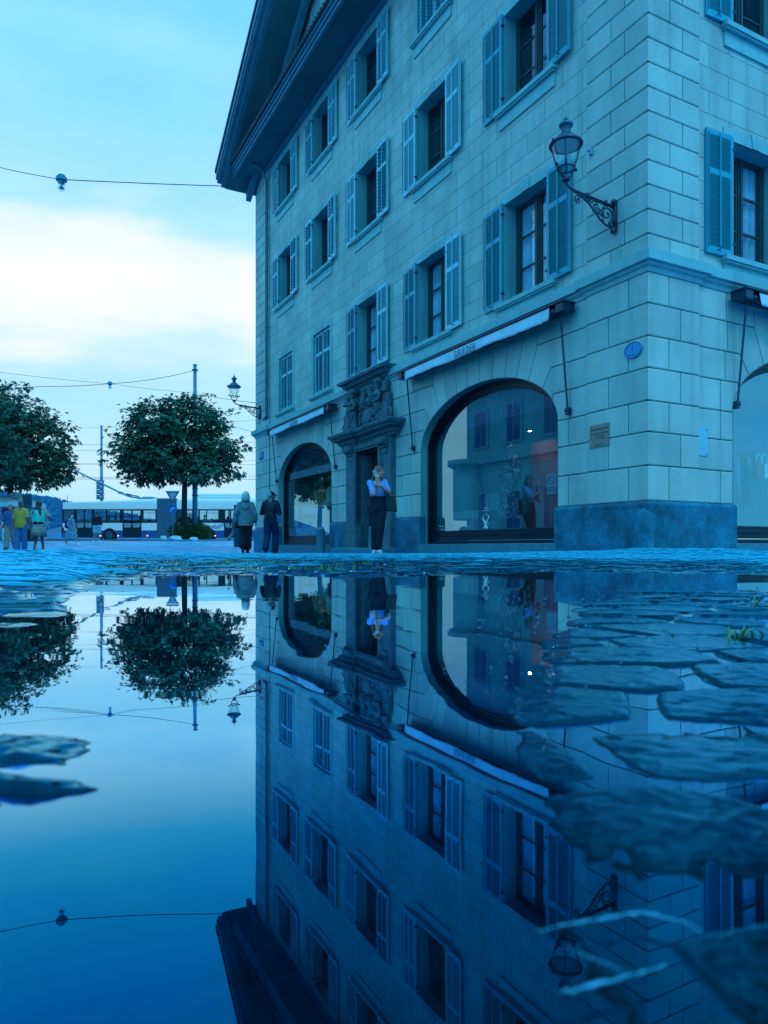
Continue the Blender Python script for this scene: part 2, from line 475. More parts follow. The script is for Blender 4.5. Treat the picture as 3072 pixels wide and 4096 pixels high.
# plain upper walls with window openings
ROWS = {1: (4.40, 6.13), 2: (7.82, 9.45), 3: (10.92, 12.42)}
UC = [2.62, 5.62, 8.57, 11.45, 14.33]; VC = [2.33, 5.55, 8.8]
OW = 1.17
def wall_grid(F, a0, a1, z0, z1, holes, o):
    mb = MB(); xs = sorted({a0, a1, *[h[0] for h in holes], *[h[1] for h in holes]})
    zs = sorted({z0, z1, *[h[2] for h in holes], *[h[3] for h in holes]})
    for i in range(len(xs)-1):
        for j in range(len(zs)-1):
            mx, mz = (xs[i]+xs[i+1])/2, (zs[j]+zs[j+1])/2
            if any(h[0] < mx < h[1] and h[2] < mz < h[3] for h in holes): continue
            mb.quad(F(xs[i], o, zs[j]), F(xs[i+1], o, zs[j]), F(xs[i+1], o, zs[j+1]), F(xs[i], o, zs[j+1]))
    return mb
hl = [(c-OW/2, c+OW/2, *ROWS[r]) for c in UC for r in ROWS]
wall_grid(FL, PW, 15.86, 4.15, 12.85, hl, WO).build('upper_wall', M['wallL'], B)
hr = [(c-OW/2, c+OW/2, *ROWS[r]) for c in VC for r in ROWS]
wall_grid(FR, 1.05, RW, 4.15, 12.85, hr, WO).build('upper_wall', M['wallR'], B)

def sweep(path, prof, closed_ends=True):
    """sweep an (offset, z) profile along a plan polyline; offsets go to the left of travel, mitred"""
    mb = MB(); n = len(path); cols = []
    nr = []
    for i in range(n-1):
        d = Vector((path[i+1][0]-path[i][0], path[i+1][1]-path[i][1])).normalized(); nr.append(Vector((-d.y, d.x)))
    for i in range(n):
        if i == 0: m = nr[0]
        elif i == n-1: m = nr[-1]
        else:
            m = nr[i-1]+nr[i]; m = m/(m.dot(nr[i]))
        cols.append([(path[i][0]+m.x*o, path[i][1]+m.y*o, z) for o, z in prof])
    vs = [p for c in cols for p in c]; k = len(prof); fs = []
    for i in range(n-1):
        for j in range(k-1):
            fs.append((i*k+j, (i+1)*k+j, (i+1)*k+j+1, i*k+j+1))
    if closed_ends: fs += [tuple(range(k)), tuple((n-1)*k+j for j in range(k))]
    mb.add(vs, fs); return mb

STR = [(-.05, 3.87), (.015, 3.875), (.03, 3.93), (.065, 3.955), (.075, 3.99), (.115, 3.995), (.12, 4.0), (.12, 4.14), (-.05, 4.165)]
path = [(.04, -RW), (.04, -1.05), (0, -1.05), (0, 0), (PW, 0), (PW, WO), (15.86, WO), (15.86, 0), (LEN, 0), (LEN, -2)]
def _left(p):   # travel so that the outside lies to the left
    return p
sweep(path, STR).build('string_course', M['trim'], B)
PL = [(-.1, -.4), (.045, -.4), (.045, .70), (.02, .748), (-.1, .748)]
for p in ([(.04, -A3+ARCH['a']-.03), (.04, -1.05), (0, -1.05), (0, 0), (PW, 0), (PW, WO), (A1-ARCH['a']+.03, WO)],
          [(A1+ARCH['a']-.03, WO), (DW0, WO)], [(DW1, WO), (A2-ARCH['a']+.03, WO)],
          [(A2+ARCH['a']-.03, WO), (15.86, WO), (15.86, 0), (LEN, 0), (LEN, -2)], [(.04, -RW), (.04, -A3-ARCH['a']+.03)]):
    sweep(p, PL).build('plinth', M['plinth'], B)

for F_, aa in ((FL, (.36, .62+.5, 1.5, 6.7, 10.2)), (FR, (.62, 1.35))):
    for a in aa:
        jt = MB(); o = .0462 if a < 1.0 else .0062
        p4 = [F_(a, o-.02, -.1), F_(a+.006, o-.02, -.1), F_(a+.006, o, -.1), F_(a, o, -.1)]; jt.prism(p4, (0, 0, .79)); jt.build('plinth_joint', M['groove'], B)

# eaves: soffit, moulded front board, small tiled slope on top, then the raking gable over it
E0, E1 = -.25, 17.5
ev = MB(); ev.box(E0, E1, -.1, .80, 12.80, 12.88)
for u in range(0, 9): ev.box(E0+.4+u*2.0, E0+.46+u*2.0, 0.0, .74, 12.785, 12.80) if u in (99,) else None
ev.build('eaves_soffit', M['soffit'], B)
fa = MB(); fa.box(E0, E1, .80, .88, 12.74, 12.90); fa.box(E0, E1, .88, .93, 12.82, 12.97); fa.box(E0, E1, .93, .985, 12.90, 12.985)
fa.box(0, LEN-.03, -.039, .05, 12.68, 12.80)
fa.build('eaves_moulding', M['fascia'], B)
ti = MB()
ti.add([(E0, 1.02, 12.985), (E1, 1.02, 12.985), (E1, -.06, 13.42), (E0, -.06, 13.42)], [(0, 1, 2, 3)])
u = E0+.1
while u < E1:
    ti.tube([(u, 1.06, 12.985), (u, .5, 13.215), (u, -.05, 13.44)], .062, 7); u += .165
ti.build('eaves_tiles', M['tile'], B, smooth=True)
AP = 8.625; SL = .60; ZA = 12.83+(E1-AP)*SL
gw = MB(); gw.poly([(E1-.3, WO, 13.0), (E0+.3, WO, 13.0), (AP, WO, ZA-.3)])
gw.build('gable_wall', M['wallL'], B)
def rake(mb, n0, n1, t0, t1):
    ca, sa = 1/math.hypot(1, SL), SL/math.hypot(1, SL)
    for sg, ue in ((1, E1), (-1, E0)):
        def pt(t, end):                       # t = distance below/above the roof line, measured square to it
            z = (12.83 if end else ZA)+t/ca
            return (ue if end else AP, z)
        a, b, c, d = pt(t0, 1), pt(t1, 1), pt(t1, 0), pt(t0, 0)
        mb.prism([(a[0], n0, a[1]), (b[0], n0, b[1]), (c[0], n0, c[1]), (d[0], n0, d[1])], (0, n1-n0, 0))
rk = MB(); rake(rk, 1.30, 1.345, -.08, .10); rake(rk, 1.16, 1.30, -.17, .04); rake(rk, 1.02, 1.16, -.26, .0); rake(rk, .10, .28, -.5, -.28)
rk.build('raking_cornice', M['fascia'], B)
rs = MB(); rake(rs, -.2, 1.02, -.28, -.20)
rs.build('raking_soffit', M['soffit'], B)
rf = MB(); rake(rf, -RW, 1.385, .105, .20)
uu = .0
rf.build('roof', M['tile'], B)

# reveals, frames, glass of the arched shop windows
def shop_window(face, c, band=False):
    F = FL if face == 'L' else FR
    rv = MB(); ol = arch_outline(c, .18)
    for i in range(len(ol)-1):
        (a0, z0), (a1, z1) = ol[i], ol[i+1]
        rv.quad(F(a0, WO-.004, z0), F(a1, WO-.004, z1), F(a1, -.46, z1), F(a0, -.46, z0))
    w = rv.build('shop_window', M['trim'], B)
    st = MB(); aL, aR = c-ARCH['a']+.002, c+ARCH['a']-.002
    def bx(mb, a0, a1, o0, o1, z0, z1):
        p = [F(a0, o0, z0), F(a1, o0, z0), F(a1, o1, z0), F(a0, o1, z0)]; mb.prism(p, (0, 0, z1-z0))
    bx(st, aL, aR, -.5, .01, -.3, .17); st.build('sill', M['granite'], w)
    fr = MB()
    for (i0, i1, o0, o1) in ((.004, .07, -.30, -.21), (.07, .13, -.30, -.245), (.13, .17, -.33, -.27)):
        p0 = arch_outline(c, .175, i0); p1 = arch_outline(c, .175, i1)
        n = len(p0)
        vs = [F(a, o1, z) for a, z in p0]+[F(a, o1, z) for a, z in p1]+[F(a, o0, z) for a, z in p0]+[F(a, o0, z) for a, z in p1]
        fs = []
        for i in range(n-1):
            fs += [(i, i+1, n+i+1, n+i), (2*n+i, 2*n+i+1, 3*n+i+1, 3*n+i), (n+i, n+i+1, 3*n+i+1, 3*n+i), (i, i+1, 2*n+i+1, 2*n+i)]
        fr.add(vs, fs)
    for z0, z1, o1 in ((.174, .235, -.20), (.245, .32, -.225), (.33, .40, -.25), (.405, .44, -.27)):
        bx(fr, aL+.03, aR-.03, -.33, o1, z0, z1)
    fr.build('window_frame', M['frame'], w)
    g = MB(); g.poly([F(a, -.315, z) for a, z in arch_outline(c, .42, .15)]); g.build('pane', M['shopglass'], w)
    fp = MB(); zc = 2.47; pts = [(a, z) for a, z in arch_outline(c, .42, .14, 80) if z > zc]
    a_, b_ = ARCH['a']-.14, ARCH['b']-.126; xc = a_*math.sqrt(1-((zc-ARCH['zs'])/b_)**2)
    pts = [(c+xc, zc)]+pts+[(c-xc, zc)]
    fp.prism([F(a, -.40, z) for a, z in pts], tuple(Vector(F(0, .02, 0))-Vector(F(0, 0, 0))))
    fb = fp.build('name_panel', M['navy'], w)
    loc = wloc(face, c-(.26 if face == 'L' else -.26), -.372, 2.54)
    text('lettering', 'GRIEDER', .36, M['letter'], fb, loc, (math.pi/2, 0, WROT[face]), .62, .006, spacing=1.35)
    # display room behind
    rm = MB()
    x0, x1, d = c-2.15, c+2.15, -1.9
    for q in ([F(x0, d, .3), F(x1, d, .3), F(x1, d, 3.3), F(x0, d, 3.3)], [F(x0, d, 3.3), F(x1, d, 3.3), F(x1, -.47, 3.3), F(x0, -.47, 3.3)],
              [F(x0, d, .3), F(x0, d, 3.3), F(x0, -.47, 3.3), F(x0, -.47, .3)], [F(x1, d, .3), F(x1, d, 3.3), F(x1, -.47, 3.3), F(x1, -.47, .3)]): rm.poly(q)
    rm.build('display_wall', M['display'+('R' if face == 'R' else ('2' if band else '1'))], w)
    fl = MB(); fl.poly([F(x0, d, .41), F(x1, d, .41), F(x1, -.33, .41), F(x0, -.33, .41)]); fl.build('display_floor', M['displayfloor'], w)
    if band:                                  # lace border stuck round the inside of the pane
        lb = MB()
        def strip(a0, a1, z0, z1): lb.quad(F(a0, -.325, z0), F(a1, -.325, z0), F(a1, -.325, z1), F(a0, -.325, z1))
        strip(aL+.17, aR-.17, .45, .70); strip(aR-.29, aR-.17, .71, 2.2); strip(aL+.17, aL+.29, .71, 2.2)
        strip(c-1.92, c+1.92, 2.24, 2.46)
        lb.build('lace_border', M['lace'], w)
    return w
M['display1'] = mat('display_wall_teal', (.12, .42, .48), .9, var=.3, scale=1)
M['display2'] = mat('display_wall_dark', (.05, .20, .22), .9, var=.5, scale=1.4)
M['displayR'] = mat('display_wall_blue', (.06, .45, .75), .9, var=.3, scale=.8)
M['displayfloor'] = mat('display_floor', (.08, .20, .24), .5)
def lace():
    m, nt, b = new_mat('printed_lace'); L = nt.links
    tc = N(nt, 'ShaderNodeTexCoord')
    v = N(nt, 'ShaderNodeTexVoronoi', i_Scale=15.0); v.distance = 'CHEBYCHEV'
    w = N(nt, 'ShaderNodeTexWave', i_Scale=7.0, i_Distortion=6.0, i_Detail=1.0)
    L.new(tc.outputs['Object'], v.inputs['Vector']); L.new(tc.outputs['Object'], w.inputs['Vector'])
    f = mth(nt, 'MULTIPLY', ramp(nt, v.outputs['Distance'], [(.3, 0), (.36, 1)]).outputs[0], ramp(nt, w.outputs['Fac'], [(.4, .2), (.5, 1)]).outputs[0])
    L.new(mixc(nt, f, (.06, .22, .34), (.5, .62, .8)), b.inputs['Base Color']); return m
M['lace'] = lace()
SW1 = shop_window('L', A1); SW2 = shop_window('L', A2, True); SW3 = shop_window('R', A3)

# ------------------------------------------------------------------ upper windows: stone surround > frame, pane, curtain, sill, two shutters
def shutter_mesh(h, tilt, w=.555):
    mb = MB(); s = .062; t = .02
    for x0, x1 in ((0, s), (w-s, w)): mb.box(x0, x1, -t, t, 0, h)
    zm = h*.64
    for z0, z1 in ((0, .10), (zm, zm+.085), (h-.075, h)): mb.box(s, w-s, -t+.001, t-.001, z0, z1)
    mb.box(w/2-.012, w/2+.012, -t-.012, -t+.01, .05, h-.03)
    mb.m = 1
    for z0, z1 in ((.10, zm), (zm+.085, h-.075)):
        n = max(3, round((z1-z0)/.083)); p = (z1-z0)/n
        for i in range(n):
            zc = z0+(i+.5)*p
            mb.obox((w/2, .0, zc), w-2*s, .008, p*1.16, (tilt, 0, 0))
    mb.m = 2
    for z in (.2, h-.2): mb.box(-.03, .02, -t-.008, t+.004, z-.015, z+.015)
    mb.cyl((w-.02, -t-.02, .06), (w-.02, -t-.02, h-.06), .006, n=6)
    mb.tube([(w*.6, -t, .06), (w*.6, -t-.05, .05), (w*.6, -t-.05, .09)], .008, 6)
    me = mb.build('shutter', [M['shutter'], M['slat'], M['iron']])
    d = me.data; bpy.data.objects.remove(me); return d
SHM = {}
M['slat_pale'] = mat('shutter_slat_pale', (.05, .36, .45), .5, var=.15, scale=3)  # paler slat tone to match
def shutter_data(row, kind):
    k = (row, kind)
    if k not in SHM:
        h = ROWS[row][1]-ROWS[row][0]+.06
        d = shutter_mesh(h, {'flat': .42, 'mid': .75, 'open': 1.05}[kind])
        SHM[k] = d
    return SHM[k]
def pale(d):
    k = ('p', d.name)
    if k not in SHM:
        e = d.copy(); e.materials[0] = M['shutter_pale']; e.materials[1] = M['slat_pale']; SHM[k] = e
    return SHM[k]
WCACHE = {}
def window(face, a, row, state='open', kinds=('flat', 'flat'), palef=(0, 0), curtain=True, zb=None, h=None, shut=True):
    z0, z1 = ROWS[row] if zb is None else (zb, zb+h); h = z1-z0; w = OW/2
    def data(key, fn):
        k = (key, round(h, 3))
        if k not in WCACHE:
            o = fn(); WCACHE[k] = o.data; bpy.data.objects.remove(o)
        return WCACHE[k]
    def link(name, d, parent, loc=(0, 0, 0), rz=0.0):
        o = bpy.data.objects.new(name, d); COL.objects.link(o); o.parent = parent; o.location = loc; o.rotation_euler = (0, 0, rz); return o
    def surround():
        mb = MB(); b = .15
        for sx in (-1, 1): mb.box(*sorted((sx*w, sx*(w+b))), -.018, .01, 0, h)
        mb.box(-w-b, w+b, -.02, .012, h, h+.17)
        mb.prism([(-.085, -.034, h-.001), (.085, -.034, h-.001), (.12, -.034, h+.20), (-.12, -.034, h+.20)], (0, .03, 0))
        for q in ([(-w, .0, 0), (-w, .34, 0), (-w, .34, h), (-w, .0, h)], [(w, .0, 0), (w, .34, 0), (w, .34, h), (w, .0, h)],
                  [(-w, .0, h), (w, .0, h), (w, .34, h), (-w, .34, h)], [(-w, .0, 0), (w, .0, 0), (w, .34, 0), (-w, .34, 0)]): mb.poly(q)
        return mb.build('window', M['trim'])
    W = link('window', data('s', surround), B, wloc(face, a, WO, z0), WROT[face])
    def sill():
        mb = MB(); mb.box(-w-.2, w+.2, -.11, .20, -.085, -.012); mb.box(-w-.17, w+.17, -.085, .1, -.115, -.086); mb.box(-w-.14, w+.14, -.03, .008, -.33, -.116)
        return mb.build('sill', M['trim'], bevel=.008)
    link('sill', data('l', sill), W)
    def frame():
        mb = MB(); y0, y1 = .25, .31; e = .055
        for x0, x1 in ((-w, -w+e), (w-e, w)): mb.box(x0, x1, y0, y1, 0, h)
        mb.box(-w+e, w-e, y0, y1, h-e, h); mb.box(-w+e, w-e, y0, y1, 0, e*1.3)
        mb.box(-.05, .05, y0-.012, y1, e*1.3, h-e); mb.box(-.015, .015, y0-.03, y0-.012, e*1.3, h-e)
        for sx in (-1, 1):
            for f in (.345, .665):
                x0, x1 = sorted((sx*.05, sx*(w-e))); mb.box(x0, x1, y0+.012, y1-.012, h*f-.016, h*f+.016)
            for x0, x1 in (sorted((sx*.05, sx*.085)), sorted((sx*(w-e-.035), sx*(w-e)))): mb.box(x0, x1, y0+.006, y1-.006, e*1.3, h-e)
        return mb.build('window_frame', M['wood'])
    link('window_frame', data('f', frame), W)
    def pane():
        mb = MB(); mb.quad((-w+.05, .275, .05), (w-.05, .275, .05), (w-.05, .275, h-.05), (-w+.05, .275, h-.05)); return mb.build('pane', M['pane'])
    link('pane', data('p', pane), W)
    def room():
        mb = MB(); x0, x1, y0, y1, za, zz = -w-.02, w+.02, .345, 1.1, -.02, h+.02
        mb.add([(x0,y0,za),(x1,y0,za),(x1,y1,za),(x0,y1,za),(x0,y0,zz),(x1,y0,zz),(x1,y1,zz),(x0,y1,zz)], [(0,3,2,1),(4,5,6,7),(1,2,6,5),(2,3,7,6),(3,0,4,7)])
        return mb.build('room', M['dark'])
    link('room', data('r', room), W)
    if curtain:
        def cur():
            mb = MB(); n = 60
            for x0, x1 in ((-w+.04, -.06), (.02, w-.08)):
                xs = [x0+(x1-x0)*i/n for i in range(n+1)]
                ys = [.345+.022*math.sin(i*1.1+x0*9)+.012*math.sin(i*.37) for i in range(n+1)]
                mb.add([(x, y, .03) for x, y in zip(xs, ys)]+[(x, y, h-.04) for x, y in zip(xs, ys)],
                       [(i, i+1, n+2+i, n+1+i) for i in range(n)])
            return mb.build('curtain', M['curtain'], smooth=True)
        link('curtain', data('c', cur), W)
    if shut:
        for sx, kd, pf in ((-1, kinds[0], palef[0]), (1, kinds[1], palef[1])):
            d = shutter_data(row, kd); d = pale(d) if pf else d
            if state == 'open':
                # hinge at the jamb, leaf folded back almost flat on the wall
                ang = (R(random.uniform(2, 6)))
                if sx < 0:
                    o = link('shutter', d, W, (-w-.005, -.052, -.03), math.pi-ang); o.scale = (1, -1, 1)
                else: o = link('shutter', d, W, (w+.005, -.052, -.03), ang*-1)
            else:
                if sx < 0: o = link('shutter', d, W, (-w+.018, .06, -.0), 0); o.scale = (1, 1, .965)
                else: o = link('shutter', d, W, (w-.018, .06, 0), math.pi); o.scale = (1, -1, .965)
    return W
window('L', UC[0], 1, 'open', ('flat', 'flat'))
window('L', UC[1], 1, 'open', ('flat', 'flat'), (0, 1))
window('L', UC[2], 1, 'open', ('flat', 'flat'), (0, 1))
window('L', UC[3], 1, 'closed', ('open', 'open'), (1, 1))
window('L', UC[4], 1, 'closed', ('open', 'open'), (1, 1))
window('L', UC[0], 2, 'open', ('flat', 'flat'), curtain=False)
window('L', UC[1], 2, 'open', ('flat', 'flat'), (1, 1), curtain=False)
window('L', UC[2], 2, 'open', ('flat', 'open'), (1, 1), curtain=False)
window('L', UC[3], 2, 'open', ('open', 'mid'), (1, 1), curtain=False)
window('L', UC[4], 2, 'open', ('mid', 'open'), (1, 1), curtain=False)
window('L', UC[0], 3, 'open', curtain=False)
window('L', UC[1], 3, 'closed', ('open', 'open'), (1, 1), curtain=False)
window('L', UC[2], 3, 'open', ('mid', 'mid'), (1, 1), curtain=False)
window('L', UC[3], 3, 'open', ('open', 'mid'), (1, 1), curtain=False)
window('L', UC[4], 3, 'open', ('mid', 'mid'), (1, 1), curtain=False)
window('L', 11.5, 3, 'open', curtain=False, zb=14.6, h=1.4, shut=False).location.y = WO+.012
for i, v in enumerate(VC):
    for r in (1, 2, 3): window('R', v, r, 'open', curtain=(r == 1))

# downpipe at the far pilaster, thin conduit below the near lantern
dp = MB(); dp.tube([(15.93, .55, 12.78), (15.93, .2, 12.6), (15.93, .06, 12.3), (15.93, .06, 4.5), (15.93, .06, 4.45), (16.2, .06, 4.4)], .045, 10)
for z in (5.6, 7.4, 9.3, 11.2): dp.cyl((15.93, .06, z-.02), (15.93, .06, z+.02), .058, n=10)
dp.build('downpipe', M['pipe'], B, smooth=True)

# ------------------------------------------------------------------ carved doorway
PT = empty('doorway', (0, 0, 0)); PT.parent = B
def bxl(mb, a0, a1, o0, o1, z0, z1): mb.box(a0, a1, o0, o1, z0, z1)
sr = MB()
for a0, a1 in ((DW0, 7.8), (9.0, DW1)):
    sr.box(a0, a1, -.06, .08, .70, 2.62); sr.box(a0-.03, a1+.03, -.06, .12, -.3, .70)
    i0, i1 = (7.62, 7.8) if a0 < 8 else (9.0, 9.18)
    sr.box(i0, i1, .0801, .105, .701, 2.55); sr.box(i0+.05, i1-.05, .1051, .12, .701, 2.5)
sr.box(7.8, 9.0, -.06, .08, 2.45, 2.62); sr.box(7.63, 9.17, .0801, .11, 2.501, 2.60)
for a0, a1 in ((7.78, 7.8), (9.0, 9.02)):
    pass
sr.quad((7.8, .08, -.1), (7.8, -.55, -.1), (7.8, -.55, 2.45), (7.8, .08, 2.45)); sr.quad((9.0, .08, -.1), (9.0, -.55, -.1), (9.0, -.55, 2.45), (9.0, .08, 2.45))
sr.quad((7.8, .08, 2.45), (9.0, .08, 2.45), (9.0, -.55, 2.45), (7.8, -.55, 2.45))
sr.build('door_surround', M['portal'], PT, bevel=.012)
st = MB(); st.box(7.05, 9.75, -.06, .45, -.35, .085); st.build('doorstep', M['granite'], PT, bevel=.02)
LP = [(-.05, 2.62), (.10, 2.62), (.13, 2.68), (.17, 2.70), (.19, 2.76), (.30, 2.80), (.33, 2.86), (.37, 2.87), (.39, 2.93), (.36, 2.955), (-.05, 2.975)]
sweep([(7.1, -.1), (7.1, .0), (7.75, .0), (7.75, -.06), (9.05, -.06), (9.05, .0), (9.7, .0), (9.7, -.1)], LP).build('door_cornice', M['portal'], PT)
TP = [(-.05, 4.0), (.10, 4.0), (.13, 4.05), (.2, 4.07), (.24, 4.14), (.31, 4.16), (.33, 4.22), (.30, 4.235), (-.05, 4.26)]
sweep([(7.45, -.1), (7.45, 0), (9.3, 0), (9.3, -.1)], TP).build('panel_cornice', M['portal'], PT)
def spiral(mb, c, r, turns, thick, o0, width, sgn=1, ph=0.0, n=40):
    """scroll volute lying in the wall plane: a band that winds in"""
    pts = []
    for i in range(n+1):
        t = i/n; a = ph+sgn*turns*2*math.pi*t; rr = r*(1-.85*t)
        pts.append((c[0]+rr*math.cos(a), o0, c[1]+rr*math.sin(a)))
    mb.tube(pts, [thick*(1-.5*i/n) for i in range(n+1)], 8)
for a in (7.5, 9.3):                           # consoles: scroll seen from the side, leaf drop below
    cn = MB()
    for da in (-.16, -.05, .06, .17):
        pr = [(.0, 2.40), (.08, 2.40), (.13, 2.43), (.19, 2.47), (.23, 2.53), (.23, 2.60), (.0, 2.62)]
        cn.prism([(a+da-.05, o, z) for o, z in pr], (.09, 0, 0))
    cn.ell((a, .17, 2.52), (.22, .07, .08)); cn.ell((a, .10, 2.40), (.2, .05, .035))
    cn.ell((a, .07, 2.30), (.15, .05, .09)); cn.ell((a, .06, 2.2), (.1, .04, .08)); cn.ell((a, .06, 2.11), (.06, .035, .06))
    for s_ in (-1, 1): spiral(cn, (a+s_*.09, 2.31), .06, 1.4, .014, .10, .1, s_)
    cn.build('console', M['portal'], PT, smooth=True)
rl = MB(); rl.box(7.4, 9.35, -.06, .02, 2.97, 4.0)
rng = random.Random(5)
sc = [(-.3, 3.78), (.3, 3.78), (.33, 3.5), (.2, 3.22), (0, 3.08), (-.2, 3.22), (-.33, 3.5)]   # shield with helmets, plumes and mantling
rl.prism([(8.38+.75*x, .021, 3.02+(z-3.05)*.62) for x, z in sc], (0, .06, 0))
rl.ell((8.38, .09, 3.22), (.2, .04, .17)); rl.box(8.36, 8.40, .08, .115, 3.1, 3.45)
for k in range(2):
    a = 8.22+.34*k
    rl.ell((a, .1, 3.58), (.09, .09, .11)); rl.ell((a, .16, 3.56), (.05, .05, .07)); rl.cyl((a, .08, 3.46), (a, .08, 3.5), .08, .1)
    rl.ell((a, .09, 3.71), (.06, .05, .06)); rl.cap((a, .08, 3.7), (a+.02, .07, 3.92), .05, .02)
    for j in range(5): rl.cap((a+(j-2)*.03, .07, 3.72), (a+(j-2)*.075, .09, 3.86-.02*abs(j-2)), .02, .012, 8)
for i in range(110):                           # leafy mantling
    a = 8.38+rng.choice((-1, 1))*rng.uniform(.08, .5); z = rng.uniform(3.05, 3.75)
    r_ = rng.uniform(.02, .05); rl.ell((a, .03+rng.uniform(0, .06), z), (r_*rng.uniform(.7, 1.5), r_*.8, r_*rng.uniform(.7, 1.6)), nu=8, nv=6)
for i in range(14):
    a = 8.38+rng.choice((-1, 1))*rng.uniform(.15, .45); z = rng.uniform(3.1, 3.7)
    spiral(rl, (a, z), rng.uniform(.05, .09), 1.3, .016, .07, .1, rng.choice((-1, 1)), rng.uniform(0, 6), 18)
rl.build('coat_of_arms', M['portal'], PT, smooth=True)
for a, s_ in ((7.72, -1), (9.05, 1)):            # herm figures with scrolled lower bodies, and big side volutes
    h = MB()
    h.loft([((a, .10, 3.0), .13, .09), ((a, .10, 3.1), .11, .08), ((a, .12, 3.3), .09, .08), ((a, .13, 3.42), .11, .09), ((a, .14, 3.52), .095, .08),
            ((a, .15, 3.62), .12, .09), ((a, .15, 3.68), .13, .08), ((a, .14, 3.72), .05, .05), ((a, .14, 3.76), .05, .05)], 14)
    h.ell((a, .15, 3.83), (.062, .07, .08)); h.ell((a, .2, 3.825), (.018, .025, .02)); h.ell((a, .12, 3.86), (.075, .07, .07))
    for q in (-1, 1):
        h.cap((a+q*.12, .15, 3.67), (a+q*.15, .18, 3.52), .04, .03, 8); h.cap((a+q*.15, .18, 3.52), (a+q*.05, .24, 3.46), .03, .025, 8)
        h.ell((a+q*.05, .22, 3.62), .045, nu=8, nv=6)
    spiral(h, (a, 3.3), .1, 1.6, .022, .2, .1, s_); h.box(a-.13, a+.13, .0, .2, 3.88, 4.0); h.ell((a, .1, 3.9), (.12, .1, .03))
    h.build('herm_figure', M['portal'], PT, smooth=True)
    v = MB(); va = a+s_*.33
    pr = []
    for i in range(13):
        t = i/12; pr.append((.16+.13*(1-t)**1.6-.0*t, 2.98+.62*t))
    w0 = .11
    prof = [(.0, 2.98)]+[(o_, z_) for o_, z_ in pr]+[(.0, 3.6)]
    v.prism([(va-w0, o_*.8, z_) for o_, z_ in prof], (2*w0, 0, 0))
    spiral(v, (va+s_*.13, 3.14), .15, 1.8, .035, .1, .1, s_, -1.5); v.ell((va, .16, 3.66), (.14, .1, .04)); v.ell((va, .14, 3.72), (.08, .08, .06))
    v.lathe([(0, 3.92), (.03, 3.9), (.06, 3.84), (.075, 3.79), (.05, 3.74), (.07, 3.72)], (va, .13, 0), 12)
    for i in range(16): v.ell((va+rng.uniform(-.08, .08), .27-.0-.14*i/16, 3.05+.035*i), (.025, .015, .022), nu=7, nv=5)
    v.build('scroll_volute', M['portal'], PT, smooth=True)
dr = MB(); dr.box(7.82, 8.38, -.50, -.44, .09, 2.05); dr.box(8.40, 8.98, -.50, -.45, .09, 2.05)
for a0, a1 in ((7.9, 8.32), (8.46, 8.92)):
    for z0, z1 in ((.2, .85), (1.0, 1.9)): dr.box(a0, a1, -.44, -.425, z0, z1)
dr.box(7.82, 8.98, -.50, -.40, 2.06, 2.13)
door = dr.build('door', mat('door_paint', (.035, .11, .17), .5, var=.2, scale=3), PT, bevel=.008)
pp = MB(); pp.box(8.86, 8.99, -.46, -.28, .09, 2.44); pp.box(7.81, 8.85, -.52, -.45, 2.14, 2.44); pp.build('door_frame', M['wood'], door)
rg = MB()
for r_, t_ in ((.13, .018), (.09, .012)):
    rg.tube([(8.4+r_*.8*math.cos(i*math.pi/14), -.43, 2.29+r_*math.sin(i*math.pi/14)) for i in range(29)], t_, 6)
rg.build('transom_grille', M['iron'], door)
hd = MB(); hd.box(8.42, 8.50, -.424, -.41, 1.05, 1.2); hd.tube([(8.46, -.41, 1.13), (8.46, -.36, 1.13), (8.36, -.36, 1.13)], .011, 8); hd.build('handle', M['black'], door)
# ------------------------------------------------------------------ things fixed to the building
def on_wall(name, face, a, o, z, label, cat, group=None):
    """an Empty at the wall whose own axes are: x right as seen from the street, -y out of the wall, z up"""
    return empty(name, wworld(face, a, o, z), BROT+WROT[face], label, cat, group)

